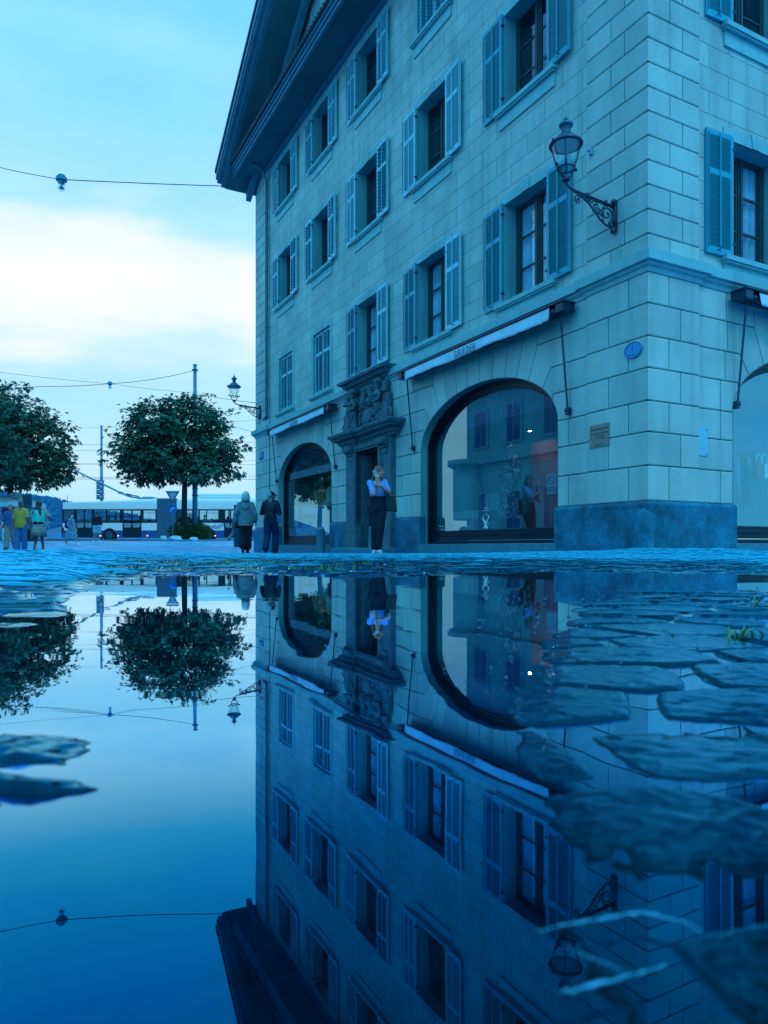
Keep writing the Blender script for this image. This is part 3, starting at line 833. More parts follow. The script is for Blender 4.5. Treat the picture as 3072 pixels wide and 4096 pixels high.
def awning(face, a0, a1, label):
    c = (a0+a1)/2; w = abs(a1-a0)/2
    t = on_wall('awning', face, c, WO, 3.6, label, 'awning', 'awnings over the shop windows')
    cs = MB(); cs.box(-w-.32, w+.32, -.34, -.07, .235, .265); cs.box(-w-.30, w+.30, -.16, -.065, .12, .234)
    for s in (-1, 1): cs.box(*sorted((s*(w+.14), s*(w+.30))), -.32, -.161, .10, .233)
    cs.tube([(-w-.1, -.24, .16), (w+.1, -.24, .16)], .06, 12)
    cs.build('cassette', M['iron'], t, bevel=.006)
    vb = MB(); n = 170; vs = []; rr = random.Random(int(a0*10))
    ph = [rr.uniform(0, 6) for _ in range(6)]
    for j in range(5):
        f = j/4
        for i in range(n+1):
            x = -w+2*w*i/n
            y = -.315-.012*f*math.sin(x*7+ph[0])-.010*f*math.sin(x*19+ph[1])-.006*f*math.sin(x*43+ph[2])-.02*f
            y += -.012*f*math.exp(-((abs(x)-w)/.25)**2)*math.sin((abs(x)-w)*40)
            vs.append((x, y, .225-f*(.195+.012*math.sin(x*3+ph[3]))))
    fs = [(j*(n+1)+i, j*(n+1)+i+1, (j+1)*(n+1)+i+1, (j+1)*(n+1)+i) for j in range(4) for i in range(n)]
    vb.add(vs, fs); va = vb.build('valance', M['canvas'], t, smooth=True)
    md = va.modifiers.new('t', 'SOLIDIFY'); md.thickness = .003
    text('lettering', 'GRIEDER', .19, M['awnletter'], va, (0, -.352, .045), (math.pi/2, 0, 0), .72, .002, spacing=1.35)
    for s in (-1, 1):
        ar = MB(); x = s*(w+.12)
        ar.tube([(x, -.05, -1.36), (x, -.20, .16)], .016, 8); ar.box(x-.035, x+.035, -.07, .015, -1.43, -1.32); ar.cyl((x-.04, -.055, -1.36), (x+.04, -.055, -1.36), .03)
        ar.build('arm', M['iron'], t)
    return t
awning('L', 1.68, 6.22, 'pale canvas awning rolled in above the big arched window with the poppy dress')
awning('L', 10.55, 14.95, 'pale canvas awning rolled in above the arched window with the lace border')
awning('R', 1.98, 6.2, 'pale canvas awning on the short facade, cut by the right edge of the photo')

def lantern(face, a, o, z, label):
    """scrolled iron bracket with a conical glass lantern standing on its end; the bracket runs straight out of the wall"""
    t = on_wall('wall_lantern', face, a, o, z, label, 'street lamp', 'bracket lanterns on the building')
    br = MB(); X = 0
    br.box(-.03, .03, -.035, .0, -.20, .24); br.ell((0, -.05, -.19), (.045, .05, .05)); br.ell((0, -.045, .22), (.04, .04, .04))
    br.tube([(0, -.02, .155), (0, -.80, .215), (0, -.88, .235), (0, -.93, .275), (0, -.935, .32)], .017, 8)
    br.tube([(0, -.02, .13), (0, -.78, .19)], .012, 6)
    for y in (-.2, -.55): br.box(-.022, .022, y-.018, y+.018, .12-y*.07, .19-y*.07)
    low = [(-.03, -.12), (-.10, -.15), (-.20, -.14), (-.30, -.085), (-.42, .02), (-.52, .10), (-.62, .145), (-.72, .165)]
    br.tube([(0, y, zz) for y, zz in low], .014, 7)
    def sp(cy, cz, r, turns, sgn, ph, th=.009):
        pts = []
        for i in range(31):
            f = i/30; aa = ph+sgn*turns*2*math.pi*f; rr = r*(1-.82*f)
            pts.append((0, cy+rr*math.cos(aa), cz+rr*math.sin(aa)))
        br.tube(pts, th, 6); br.ell(pts[-1], .016, nu=8, nv=6)
    sp(-.175, .015, .12, 1.35, 1, -1.2, .011); sp(-.40, .095, .062, 1.3, -1, 2.4); sp(-.72, .10, .065, 1.4, 1, .9, .010)
    sp(-.12, -.10, .03, 1.2, -1, 0); sp(-.31, .03, .05, 1.1, 1, 3.5); sp(-.52, .14, .035, 1.1, -1, 1)
    for (y, zz) in ((-.33, .06), (-.25, .09), (-.46, .12), (-.28, -.02), (-.38, .03), (-.58, .13), (-.66, .15), (-.43, -.0)):
        br.ell((0, y, zz), (.012, .022, .016), nu=8, nv=6)
    br.tube([(0, -.06, .10), (0, -.07, -.02), (0, -.05, -.12)], .012, 6)
    br.tube([(0, -.22, .13), (0, -.27, .04), (0, -.24, -.10)], .008, 6)
    br.build('bracket', M['iron'], t, smooth=True)
    ly = -.935
    lf = MB()
    lf.lathe([(0, .30), (.05, .305), (.06, .33), (.05, .355), (.03, .37), (0, .37)], (0, ly, 0), 16)
    for k in range(2):
        s = -1 if k else 1
        lf.tube([(0, ly+s*.045, .35), (0, ly+s*.10, .41), (0, ly+s*.115, .47), (0, ly+s*.165, .505)], .013, 7); lf.ell((0, ly+s*.175, .505), (.022, .03, .026), nu=10, nv=7)
    lf.tube([(.115*math.cos(i*math.pi/16), ly+.115*math.sin(i*math.pi/16), .478) for i in range(33)], .013, 7)
    lf.tube([(.215*math.cos(i*math.pi/16), ly+.215*math.sin(i*math.pi/16), .80) for i in range(33)], .017, 8)
    for k in range(4):
        an = math.pi/4+k*math.pi/2
        lf.tube([(.113*math.cos(an), ly+.113*math.sin(an), .478), (.207*math.cos(an), ly+.207*math.sin(an), .795)], .007, 6)
    lf.ell((-.0, ly-.22, .815), (.02, .03, .025), nu=8, nv=6)
    lf.build('lantern_frame', M['iron'], t, smooth=True)
    gl = MB(); gl.lathe([(.108, .48), (.198, .795)], (0, ly, 0), 24); gl.build('lantern_glass', M['lampglass'], t, smooth=True)
    rf_ = MB()
    rf_.lathe([(.19, .79), (.222, .80), (.225, .815), (.20, .835), (.165, .87), (.13, .905), (.115, .92), (.07, .935), (.058, .945), (.055, 1.04), (.06, 1.045),
               (.095, 1.06), (.10, 1.075), (.085, 1.095), (.05, 1.12), (.02, 1.135), (.03, 1.145), (.034, 1.16), (.02, 1.175), (.010, 1.19), (.002, 1.27)], (0, ly, 0), 24)
    for z_ in (.96, .98, 1.0, 1.02): rf_.lathe([(.055, z_-.006), (.063, z_), (.055, z_+.006)], (0, ly, 0), 16)
    rf_.build('lantern_cap', mat('lantern_cap_paint', (.05, .15, .24), .3, .3) if 'lc' not in M else M['lc'], t, smooth=True)
    ins = MB(); ins.lathe([(.0, .80), (.185, .795)], (0, ly, 0), 20); ins.build('reflector', M['grey'], t)
    return t
lantern('L', .58, .0, 4.83, 'iron bracket lantern with conical glass on the near corner pilaster')
lantern('L', 16.69, .0, 4.69, 'iron bracket lantern at the far end of the facade, outlined against the sky')

# plaque, oval house number, street sign, blank plate
t = on_wall('name_plaque', 'L', .89, .003, 1.755, 'brass lawyers plaque with engraved lines on the corner pilaster', 'plaque')
pb = MB(); pb.box(-.19, .19, -.012, 0, -.165, .165); p_ = pb.build('plate', M['brass'], t, bevel=.002)
for i, (s, z, h) in enumerate((('RECHTSANWÄLTE UND NOTARE', .085, .033), ('DR. IUR. ET LIC. RER. POL. KASPAR VON WALDKIRCH', .028, .020), ('DR. IUR. THOMAS RENGGLI', -.012, .020), ('LIC. IUR. ANDREAS FELDER', -.048, .020), ('Eingang neben dem Schaufenster', -.135, .018))):
    tx = text('lettering', s, h, M['ink'], p_, (0, -.0135, z), (math.pi/2, 0, 0), .8, .0008)
    bx_ = max(v.co.x for v in tx.data.vertices)*.8
    if bx_ > .175: tx.scale.x *= .172/bx_
for sx in (-1, 1):
    for sz in (-1, 1):
        sb = MB(); sb.ell((sx*.165, -.014, sz*.145), (.009, .006, .009), nu=10, nv=6); sb.build('screw', M['letter'], t, smooth=True)
t = on_wall('house_number', 'L', .245, .003, 2.855, 'oval blue enamel house number on the corner pilaster', 'house number')
ob = MB()
for ra, rb, y0, y1, mi in ((.155, .115, -.018, 0, 0),):
    ob.prism([(ra*math.cos(i*math.pi/20), y0, rb*math.sin(i*math.pi/20)) for i in range(40)], (0, y1-y0, 0))
pl = ob.build('plate', M['enamel'], t, bevel=.006)
rm_ = MB(); rm_.tube([(.148*math.cos(i*math.pi/20), -.02, .108*math.sin(i*math.pi/20)) for i in range(41)], .006, 6); rm_.build('rim', M['enamel2'], pl)
text('lettering', '1', .12, M['enamel2'], pl, (-.01, -.0195, -.02), (math.pi/2, 0, 0), .8, .001)
for i, ch in enumerate('Kornhaus'):
    an = R(-90+(i-3.5)*13); text('lettering', ch, .042, M['enamel2'], pl, (.115*math.cos(an), -.0195, .088*math.sin(an)), (math.pi/2, -(an+math.pi/2), 0), .8, .001)
for sx in (-1, 1):
    sb = MB(); sb.ell((sx*.15, -.02, 0), (.012, .01, .012), nu=8, nv=6); sb.build('screw', M['letter'], t)
t = on_wall('street_sign', 'L', 16.6, .003, 3.22, 'small blue street name sign on the far corner pilaster', 'street sign')
sb = MB(); sb.box(-.20, .20, -.02, 0, -.13, .13); pl = sb.build('plate', M['enamel2'], t, bevel=.004)
sb = MB(); sb.box(-.18, .18, -.0215, -.0201, -.055, .055); sb.build('panel', M['enamel'], pl)
text('lettering', 'KORNMARKT', .055, M['white'], pl, (0, -.0225, .065), (math.pi/2, 0, 0), .8, .001); text('lettering', 'GASSE', .06, M['white'], pl, (0, -.0225, -.03), (math.pi/2, 0, 0), .9, .001)
t = on_wall('blank_plate', 'R', 1.16, WO+.003, 1.63, 'narrow pale weathered metal plate on the wall beside the short facade pilaster', 'plate')
sb = MB(); sb.box(-.09, .09, -.008, 0, -.20, .20); pl = sb.build('plate', mat('worn_enamel', (.22, .52, .66), .45, var=.3, scale=24), t, bevel=.002)
for sx, sz in ((.07, .18), (.07, -.18)):
    sb = MB(); sb.ell((sx, -.01, sz), .009, nu=8, nv=6); sb.build('screw', M['black'], t)
t = on_wall('camera_box', 'L', 1.05, .003, 6.0, 'tiny white box fixed on the near pilaster above the lantern', 'wall box')
sb = MB(); sb.box(-.03, .03, -.05, 0, -.045, .045); bo = sb.build('housing', M['grey'], t, bevel=.008); sb = MB(); sb.cyl((0, -.052, .0), (0, -.05, .0), .016); sb.build('lens', M['black'], t)
t = on_wall('wall_cable', 'L', .50, .004, 4.1, 'thin pale cable running down from the near bracket lantern', 'cable')
sb = MB(); sb.tube([(0.0, -.0, .62), (0.0, -.006, .1)], .006, 6); sb.build('cable', M['trim'], t)

def guard(loc, r, h, label, name, cat, group=None, mm='granite'):
    t = empty(name, loc, 0, label, cat, group)
    mb = MB(); mb.lathe([(r, -.3), (r*.98, .02), (r*.88, h*.86), (r*.90, h*.865)], n=24); mb.build('shaft', M[mm], t, smooth=True)
    mb = MB(); mb.lathe([(r*.9, h*.865), (r*.9, h*.875), (r*.72, h*.9), (r*.62, h*.95), (r*.4, h*.985), (0, h)], n=24); mb.build('cap', M[mm], t, smooth=True)
    return t
guard(at(1283, 2211, 18.9), .125, .70, 'short round granite bollard in front of the lace bordered window', 'stone_bollard', 'bollard', 'granite bollards')
guard(at(1496, 2209, 15.1), .13, .58, 'short round granite bollard by the doorstep behind the woman on the phone', 'stone_bollard', 'bollard', 'granite bollards')
t = empty('guard_stone', wworld('L', .04, .05, .04), 0, 'rounded guard stone standing against the building corner', 'guard stone')
mb = MB(); mb.lathe([(.165, -.3), (.155, .02), (.12, .46)], n=24); mb.build('shaft', M['plinth'], t, smooth=True)
mb = MB(); mb.lathe([(.12, .46), (.112, .52), (.085, .57), (.045, .60), (0, .61)], n=24); mb.build('cap', M['plinth'], t, smooth=True)

# ------------------------------------------------------------------ shop window displays
M['skinm'] = mat('mannequin_gloss', (.12, .20, .22), .2, .5)
M['dress'] = pattern('poppy_print', (.02, .07, .09), (.45, .012, .02), 8.5, .26, vor=True, c3=(.25, .40, .38))
M['gold'] = pattern('gold_brocade', (.20, .13, .05), (.42, .30, .16), 14, .5, .45)
M['mint'] = pattern('mint_silk', (.30, .55, .55), (.12, .40, .30), 3, .55, .4)
M['redpanel'] = mat('brick_red_panel', (.42, .10, .08), .8, var=.2, scale=2)
M['tileplinth'] = mat('glazed_tile', (.14, .34, .38), .2, var=.1)
M['tilegap'] = mat('tile_grout', (.35, .55, .6), .6)
def disp(name, face, a, o, z, label, cat, rz=0): return empty(name, wworld(face, a, o, z), BROT+WROT[face]+rz, label, cat)
t = disp('mannequin', 'L', 4.28, -1.0, .42, 'dark slender mannequin in a long poppy print dress inside the large arched window', 'mannequin')
b = MB()
b.loft([((0, 0, 1.02), .15, .11), ((0, 0, 1.15), .12, .09), ((0, 0, 1.32), .15, .10), ((0, 0, 1.42), .14, .08), ((0, 0, 1.47), .05, .05), ((0, 0, 1.54), .045, .045)], 16)
b.ell((0, 0, 1.64), (.075, .09, .11))
for s in (-1, 1):
    b.chain([(s*.16, 0, 1.42), (s*.23, .0, 1.15), (s*.2, -.08, .92)], [.045, .038, .03]); b.chain([(s*.08, 0, .95), (s*.09, 0, .5), (s*.09, .02, .06)], [.08, .055, .035]); b.ell((s*.09, -.05, .03), (.035, .1, .03))
b.build('body', M['skinm'], t, smooth=True)
b = MB(); rings = []
for i in range(12):
    f = i/11; rings.append(((0, .0, 1.44-f*1.2), .145+.20*max(0, f-.3)**1.1-.02*math.exp(-((f-.25)/.1)**2), .105+.17*max(0, f-.3)))
b.loft(rings, 40, False)
b.v = [(x*(1+.07*math.sin(7*math.atan2(y, x))*max(0, 1-z/1.1)), y*(1+.07*math.sin(7*math.atan2(y, x))*max(0, 1-z/1.1)), z) for x, y, z in b.v]
for s in (-1, 1): b.chain([(s*.15, 0, 1.41), (s*.22, 0, 1.2), (s*.24, -.02, 1.05)], [.065, .075, .08])
b.build('dress', M['dress'], t, smooth=True)
t = disp('mannequin', 'L', 13.28, -.8, .95, 'glossy headed mannequin in a gold brocade jacket behind the lace bordered window', 'mannequin', .5)
b = MB(); b.ell((0, 0, 1.16), (.085, .10, .125)); b.cyl((0, .01, .9), (0, 0, 1.08), .045); b.loft([((0, 0, .2), .14, .1), ((0, 0, .5), .13, .1), ((0, 0, .85), .16, .1), ((0, 0, .92), .05, .05)]); b.build('body', M['skinm'], t, smooth=True)
b = MB(); b.loft([((0, 0, .05), .30, .22), ((0, 0, .3), .26, .19), ((0, 0, .5), .2, .15), ((0, 0, .75), .22, .15), ((0, 0, .86), .18, .12), ((0, 0, .92), .07, .07)], 20)
for s in (-1, 1): b.chain([(s*.2, 0, .82), (s*.27, 0, .55), (s*.16, -.16, .42)], [.075, .085, .07])
b.build('jacket', M['gold'], t, smooth=True)
t = disp('mannequin', 'L', 12.52, -.8, .95, 'glossy headed mannequin in a pale mint blouse in the lace bordered window', 'mannequin', -.2)
b = MB(); b.ell((0, 0, 1.2), (.085, .10, .125)); b.cyl((0, .01, .92), (0, 0, 1.1), .045); b.build('body', M['skinm'], t, smooth=True)
b = MB(); b.loft([((0, 0, .0), .27, .2), ((0, 0, .35), .22, .16), ((0, 0, .75), .21, .14), ((0, 0, .88), .18, .11), ((0, 0, .95), .07, .07)], 20)
for s in (-1, 1): b.chain([(s*.2, 0, .84), (s*.29, 0, .6), (s*.33, -.12, .38)], [.07, .085, .09])
b.build('blouse', M['mint'], t, smooth=True)
def boxthing(name, face, a, o, z, sx, sy, sz, m, label, cat, part='body', trim=None):
    t = disp(name, face, a, o, z, label, cat)
    b = MB(); b.box(-sx/2, sx/2, -sy/2, sy/2, 0, sz); b.build(part, m, t, bevel=.006)
    if trim: trim(t, sx, sy, sz)
    return t
def tiled(t, sx, sy, sz):
    g = MB()
    for i in range(1, 5): g.box(-sx/2+sx*i/5-.004, -sx/2+sx*i/5+.004, -sy/2-.003, -sy/2+.001, .0, sz)
    for j in range(1, 4): g.box(-sx/2, sx/2, -sy/2-.003, -sy/2+.0008, sz*j/4-.004, sz*j/4+.004)
    g.build('grout', M['tilegap'], t)
boxthing('tiled_plinth', 'L', 5.12, -.8, .415, .95, .6, .42, M['tileplinth'], 'low square tiled display plinth at the foot of the large arched window', 'plinth', 'body', tiled)
boxthing('display_cube', 'L', 5.0, -1.35, .415, .5, .5, .8, M['tileplinth'], 'taller plain display cube behind the tiled plinth', 'plinth')
def panel_lines(t, sx, sy, sz):
    g = MB()
    for z in (.35, .9, 1.35): g.box(-sx/2+.05, sx/2-.05, -sy/2-.012, -sy/2+.001, z, z+.02)
    g.build('batten', M['redpanel'], t)
boxthing('red_screen', 'L', 3.5, -1.5, .415, 1.5, .06, 1.75, M['redpanel'], 'brick red folding screen at the right side of the large arched window', 'screen', 'body', panel_lines)
t = disp('notice', 'L', 2.34, -.345, 1.17, 'white notice with a red ring stuck inside the large arched window', 'notice')
b = MB(); b.box(-.11, .11, -.003, 0, -.17, .17); b.build('sheet', mat('notice_paper', (.30, .38, .48), .7), t)
b = MB(); b.tube([(.07*math.cos(i*math.pi/12), -.005, .06+.07*math.sin(i*math.pi/12)) for i in range(25)], .010, 6); b.tube([(-.05, -.005, .11), (.05, -.005, .01)], .008, 6); b.build('ring', mat('notice_red', (.35, .06, .08), .6), t)
b = MB(); b.box(-.08, .08, -.005, -.0032, -.07, -.055); b.box(-.08, .05, -.005, -.0032, -.11, -.1); b.build('lettering', M['ink'], t)
t = disp('window_sticker', 'L', 4.13, -.302, .60, 'white snake shaped season emblem stuck on the large shop pane', 'sticker')
b = MB()
for s in (-1, 1):
    pts = []
    for i in range(41):
        f = i/40; y = .12-.24*f; x = .05+.045*math.sin(2*math.pi*f*1.0+.2)
        pts.append((s*x, 0, y))
    for i in range(16):
        an = -math.pi/2+s*0-i/15*4.2; pts.append((s*(.055+.052*math.cos(an+math.pi*.0)), 0, -.085+.052*math.sin(an)))
    b.tube(pts, [.006+.010*math.sin(math.pi*min(1, i/len(pts)*1.1)) for i in range(len(pts))], 6)
e_ = b.build('emblem', M['white'], t)
for s, z, h in (('FASHION', .235, .04), ('A WAY OF LIVING', .19, .034), ('22', .125, .055)): text('lettering', s, h, M['white'], t, (0, -.002, z), (math.pi/2, 0, 0), .75, .001)
t = disp('window_lettering', 'L', 5.69, -.302, .47, 'two small white lines of lettering low in the corner of the large shop pane', 'sticker')
text('lettering', 'Shop online', .045, M['white'], t, (0, 0, .06), (math.pi/2, 0, 0), .8, .001); text('lettering', 'www.bongenie-grieder.ch', .03, M['white'], t, (.06, 0, 0), (math.pi/2, 0, 0), .8, .001)
M['bulb'] = emit('lit_bulb', (.75, .93, 1), 150)
for k, (a, z, lb) in enumerate(((3.81, 2.33, 'small lit ceiling spotlight glowing in the large arched window'), (3.74, 2.44, 'small unlit ceiling spotlight above the glowing one'))):
    t = disp('spotlight', 'L', a, -1.1, z, lb, 'spotlight')
    b = MB(); b.lathe([(.03, .12), (.045, .1), (.05, .0), (.045, -.01)], n=14); b.cyl((0, 0, .12), (0, 0, 3.2-z), .01); b.build('housing', M['grey'], t)
    b = MB(); b.ell((0, 0, 0), (.03, .03, .015)); b.build('bulb', M['bulb'] if k == 0 else M['white'], t)
for fc, a, lb in (('L', 12.9, 'added unseen light brightening the mannequins behind the lace border'),):  # added emitter, out of view, to brighten the second display
    t = disp('spotlight', fc, a, -1.2, 2.85, lb, 'spotlight')
    b = MB(); b.lathe([(.03, .12), (.06, .1), (.07, .0), (.065, -.01)], n=14); b.cyl((0, 0, .12), (0, 0, .35), .01); b.build('housing', M['grey'], t)
    b = MB(); b.ell((0, 0, 0), (.06, .06, .02)); b.build('bulb', M['bulb'], t)
t = disp('bare_branch', 'L', 5.42, -1.15, .85, 'thin bare branch standing in a pot inside the large arched window', 'branch')
b = MB(); rng = random.Random(3)
b.tube([(0, 0, -.42), (.01, 0, .2), (0, .02, .6)], [.012, .01, .006], 6)
for i in range(12):
    z = .15+.05*i; an = rng.uniform(0, 6.28); l = rng.uniform(.15, .35)
    b.tube([(0, 0, z), (l*.5*math.cos(an), l*.3*math.sin(an), z+l*.6), (l*.8*math.cos(an), l*.4*math.sin(an), z+l*1.2)], [.006, .004, .002], 5)
b.build('stem', M['bark'], t)
b = MB(); b.lathe([(0, -.435), (.1, -.435), (.13, -.2), (.11, -.18), (0, -.19)], n=16); b.build('pot', M['grey'], t, smooth=True)
M['screenblue'] = mat('pale_blue_card', (.10, .45, .62), .6, var=.08)
for a, o, z, sx, sz, lb in ((13.3, -.6, .42, 2.0, .9, 'wide pale blue display board in front of the mannequins'), (14.72, -.5, .42, .5, .95, 'narrow pale blue display board at the far end of the lace bordered window')):
    boxthing('display_board', 'L', a, o, z, sx, .05, sz, M['screenblue'], lb, 'board', 'body', lambda t, x, y, h: [None for g in [MB()] if (g.box(-x/2-.02, x/2+.02, -y/2-.01, y/2+.01, h, h+.03), g.build('rail', M['white'], t))])
t = disp('picture_frame', 'L', 13.9, -.5, .43, 'dark empty picture frame leaning in the lace bordered window', 'frame')
b = MB()
for x0, x1, z0, z1 in ((-.45, -.39, 0, .62), (.39, .45, 0, .62), (-.45, .45, .62, .70)): b.box(x0, x1, -.03, .03, z0, z1)
b.build('moulding', M['iron'], t)
t = disp('small_handbag', 'L', 12.55, -.47, .43, 'bright red handbag on the floor of the lace bordered window', 'handbag')
b = MB(); b.prism([(-.15, -.05, 0), (.15, -.05, 0), (.12, -.05, .2), (-.12, -.05, .2)], (0, .1, 0)); b.build('bag', mat('red_leather', (.45, .01, .03), .4), t, bevel=.015)
b = MB(); b.tube([(.07*math.cos(i*math.pi/10), 0, .19+.1*math.sin(i*math.pi/10)) for i in range(11)], .008, 6); b.build('handle', M['black'], t)
# short facade window: shelf with an orange tote, low rail
t = disp('clothes_rail', 'R', 3.35, -1.1, .42, 'dark clothes rail with hanging garments inside the right hand window', 'clothes rail')
b = MB(); b.tube([(-.25, 0, 0), (-.25, 0, 1.35), (.45, 0, 1.35), (.45, 0, 0)], .015, 8); b.build('rail', M['black'], t)
for i in range(6):
    b = MB(); x = -.15+.1*i; b.loft([((x, 0, 1.30), .015, .05), ((x, 0, 1.2), .03, .18), ((x, 0, .8), .03, .2), ((x, 0, .45), .035, .22)], 12)
    b.build('garment', [M['grey'], M['navy'], M['black']][i % 3], t, smooth=True)
t = disp('display_table', 'R', 3.85, -.85, .42, 'pale display table carrying an orange tote in the right hand window', 'table')
b = MB(); b.box(-.42, .42, -.3, .3, .80, .84); b.build('table_top', M['white'], t, bevel=.005)
b = MB(); b.box(-.38, .38, -.26, .26, 0, .8); b.build('base', M['screenblue'], t)
t = disp('tote_bag', 'R', 3.56, -.75, 1.262, 'orange tote bag with pale band and handles at the right edge', 'handbag')
b = MB(); b.prism([(-.2, -.06, 0), (.2, -.06, 0), (.22, -.06, .26), (-.22, -.06, .26)], (0, .12, 0)); b.build('bag', mat('orange_canvas', (.50, .09, .03), .7), t, bevel=.015)
b = MB(); b.box(-.03, .06, -.064, -.0605, .02, .25); b.build('band', M['white'], t)
b = MB()
for y in (-.05, .05): b.tube([(-.02+.08*math.cos(i*math.pi/10), y, .25+.17*math.sin(i*math.pi/10)) for i in range(11)], .010, 6)
b.build('handle', M['white'], t)

# building across the lane, out of frame to the left: seen only mirrored in the shop panes
OB = empty('facing_building', BM @ Vector((9, 13.2, 0)), BROT, 'plain pale building across the lane, seen mirrored in the shop panes', 'building')
b = MB(); b.box(4.6, 15.4, 0, 5, -.3, 4.3); b.box(4.6, 15.6, -.25, 5, 4.3, 4.6); b.box(4.6, 15.4, 0, 5, 4.6, 8.2)
b.lathe([(1.0, 1.5), (1.0, 4.2), (1.3, 4.35), (1.3, 4.6)], (15.2, .2, 0), 24); b.build('wall', stucco('facing_wall', (.2, .48, .5)), OB)
b = MB(); b.box(4.3, 15.8, -.5, 5.3, 8.2, 8.5); b.build('roof', M['fascia'], OB)
for i in range(4):
    x = 6.0+2.7*i
    for z in (1.0, 5.2):
        f = MB(); f.box(x-.65, x+.65, -.06, .0, z-.1, z+1.9); o = f.build('window', M['trim'], OB)
        f = MB(); f.box(x-.5, x-.03, -.07, -.061, z, z+1.75); f.box(x+.03, x+.5, -.07, -.061, z, z+1.75); f.build('pane', mat('facing_pane', (.02, .12, .25), .05) if 'fpane' not in M else M['fpane'], o)
        M.setdefault('fpane', bpy.data.materials['facing_pane'])
# ------------------------------------------------------------------ sky, light, camera
W = bpy.data.worlds.new('World'); S.world = W; W.use_nodes = True
nt = W.node_tree; L = nt.links; bg = nt.nodes['Background']
SUN_EL, SUN_AZ = R(52), R(150)            # high, behind the camera to the right
sky = N(nt, 'ShaderNodeTexSky', sky_type='NISHITA', sun_disc=False, sun_elevation=SUN_EL, sun_rotation=SUN_AZ, air_density=1.5, dust_density=2.0, ozone_density=3.0)
tc = N(nt, 'ShaderNodeTexCoord'); nrm = N(nt, 'ShaderNodeVectorMath', operation='NORMALIZE'); L.new(tc.outputs['Generated'], nrm.inputs[0])
sp = N(nt, 'ShaderNodeSeparateXYZ'); L.new(nrm.outputs[0], sp.inputs[0])
# veil of thin overcast: colour by height above the horizon
veil = ramp(nt, mth(nt, 'MAXIMUM', sp.outputs['Z'], 0.0), [(0, (.40, .77, .94)), (.12, (.40, .77, .94)), (.22, (.46, .81, .95)), (.34, (.45, .82, 1.02)), (.44, (.36, .78, 1.15)), (.54, (.21, .69, 1.45)), (.66, (.17, .66, 1.6)), (.8, (.10, .65, 1.15)), (1, (.09, .80, 1.5))]).outputs[0]
mp = N(nt, 'ShaderNodeMapping'); mp.inputs['Scale'].default_value = (1.5, 1.5, 5.2); mp.inputs['Location'].default_value = (.4, 2.3, .7); L.new(nrm.outputs[0], mp.inputs[0])
n1 = N(nt, 'ShaderNodeTexNoise', i_Scale=2.1, i_Detail=7.0, i_Roughness=.52); L.new(mp.outputs[0], n1.inputs['Vector'])
cl = ramp(nt, n1.outputs['Fac'], [(.42, 0), (.75, .55)]).outputs[0]
c = mixc(nt, cl, veil, mixc(nt, ramp(nt, sp.outputs['Z'], [(.3, 0), (.5, 1)]).outputs[0], (.78, .93, .99), (.46, .86, 1.5)))
n2 = N(nt, 'ShaderNodeTexNoise', i_Scale=3.3, i_Detail=6.0, i_Roughness=.55, noise_dimensions='4D', i_W=3.7); L.new(mp.outputs[0], n2.inputs['Vector'])
c = mixc(nt, ramp(nt, n2.outputs['Fac'], [(.50, 0), (.74, .6)]).outputs[0], c, (.30, .70, 1.05))
# the bright bank of cloud low on the left
dv = N(nt, 'ShaderNodeVectorMath', operation='SUBTRACT'); L.new(nrm.outputs[0], dv.inputs[0]); dv.inputs[1].default_value = tuple(Vector((-.50, 1, .375)).normalized())
ms = N(nt, 'ShaderNodeVectorMath', operation='MULTIPLY'); L.new(dv.outputs[0], ms.inputs[0]); ms.inputs[1].default_value = (.75, .85, 6.0)
ln = N(nt, 'ShaderNodeVectorMath', operation='LENGTH'); L.new(ms.outputs[0], ln.inputs[0])
dd = mth(nt, 'ADD', ln.outputs['Value'], mth(nt, 'MULTIPLY', mth(nt, 'SUBTRACT', n1.outputs['Fac'], .5), 1.1))
c = mixc(nt, ramp(nt, dd, [(.0, .95), (.22, .72), (.52, 0)], 'EASE').outputs[0], c, (1.04, 1.0, .99))
# away from the bright veil ahead the sky is a deep clear blue
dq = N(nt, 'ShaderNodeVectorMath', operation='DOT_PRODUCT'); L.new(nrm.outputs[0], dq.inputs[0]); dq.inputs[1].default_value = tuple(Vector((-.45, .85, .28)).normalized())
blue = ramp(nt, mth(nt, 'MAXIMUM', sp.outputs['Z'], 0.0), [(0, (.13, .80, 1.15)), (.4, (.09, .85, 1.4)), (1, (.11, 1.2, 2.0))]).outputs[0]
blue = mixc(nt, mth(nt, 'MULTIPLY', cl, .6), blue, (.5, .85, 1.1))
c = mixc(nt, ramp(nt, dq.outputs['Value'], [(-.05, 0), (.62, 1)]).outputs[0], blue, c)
hz = mixc(nt, 1.0, c, (10.5, 10.5, 10.5), 'MULTIPLY')
fin = N(nt, 'ShaderNodeMix', data_type='RGBA', blend_type='ADD'); fin.inputs[0].default_value = .03
L.new(hz, fin.inputs[6]); L.new(sky.outputs[0], fin.inputs[7])
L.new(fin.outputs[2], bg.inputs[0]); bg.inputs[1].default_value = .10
sl = bpy.data.lights.new('sun', 'SUN'); sl.energy = .7; sl.angle = R(14); sl.color = (.62, .88, 1.0)
so = bpy.data.objects.new('sun', sl); COL.objects.link(so)
sd = Vector((math.sin(SUN_AZ)*math.cos(SUN_EL), math.cos(SUN_AZ)*math.cos(SUN_EL), math.sin(SUN_EL)))
so.rotation_euler = sd.to_track_quat('Z', 'Y').to_euler(); so.location = sd*60
cam = bpy.data.cameras.new('camera'); co = bpy.data.objects.new('camera', cam); COL.objects.link(co); S.camera = co
cam.sensor_fit = 'VERTICAL'; cam.sensor_height = 36; cam.lens = FOC/4096*36
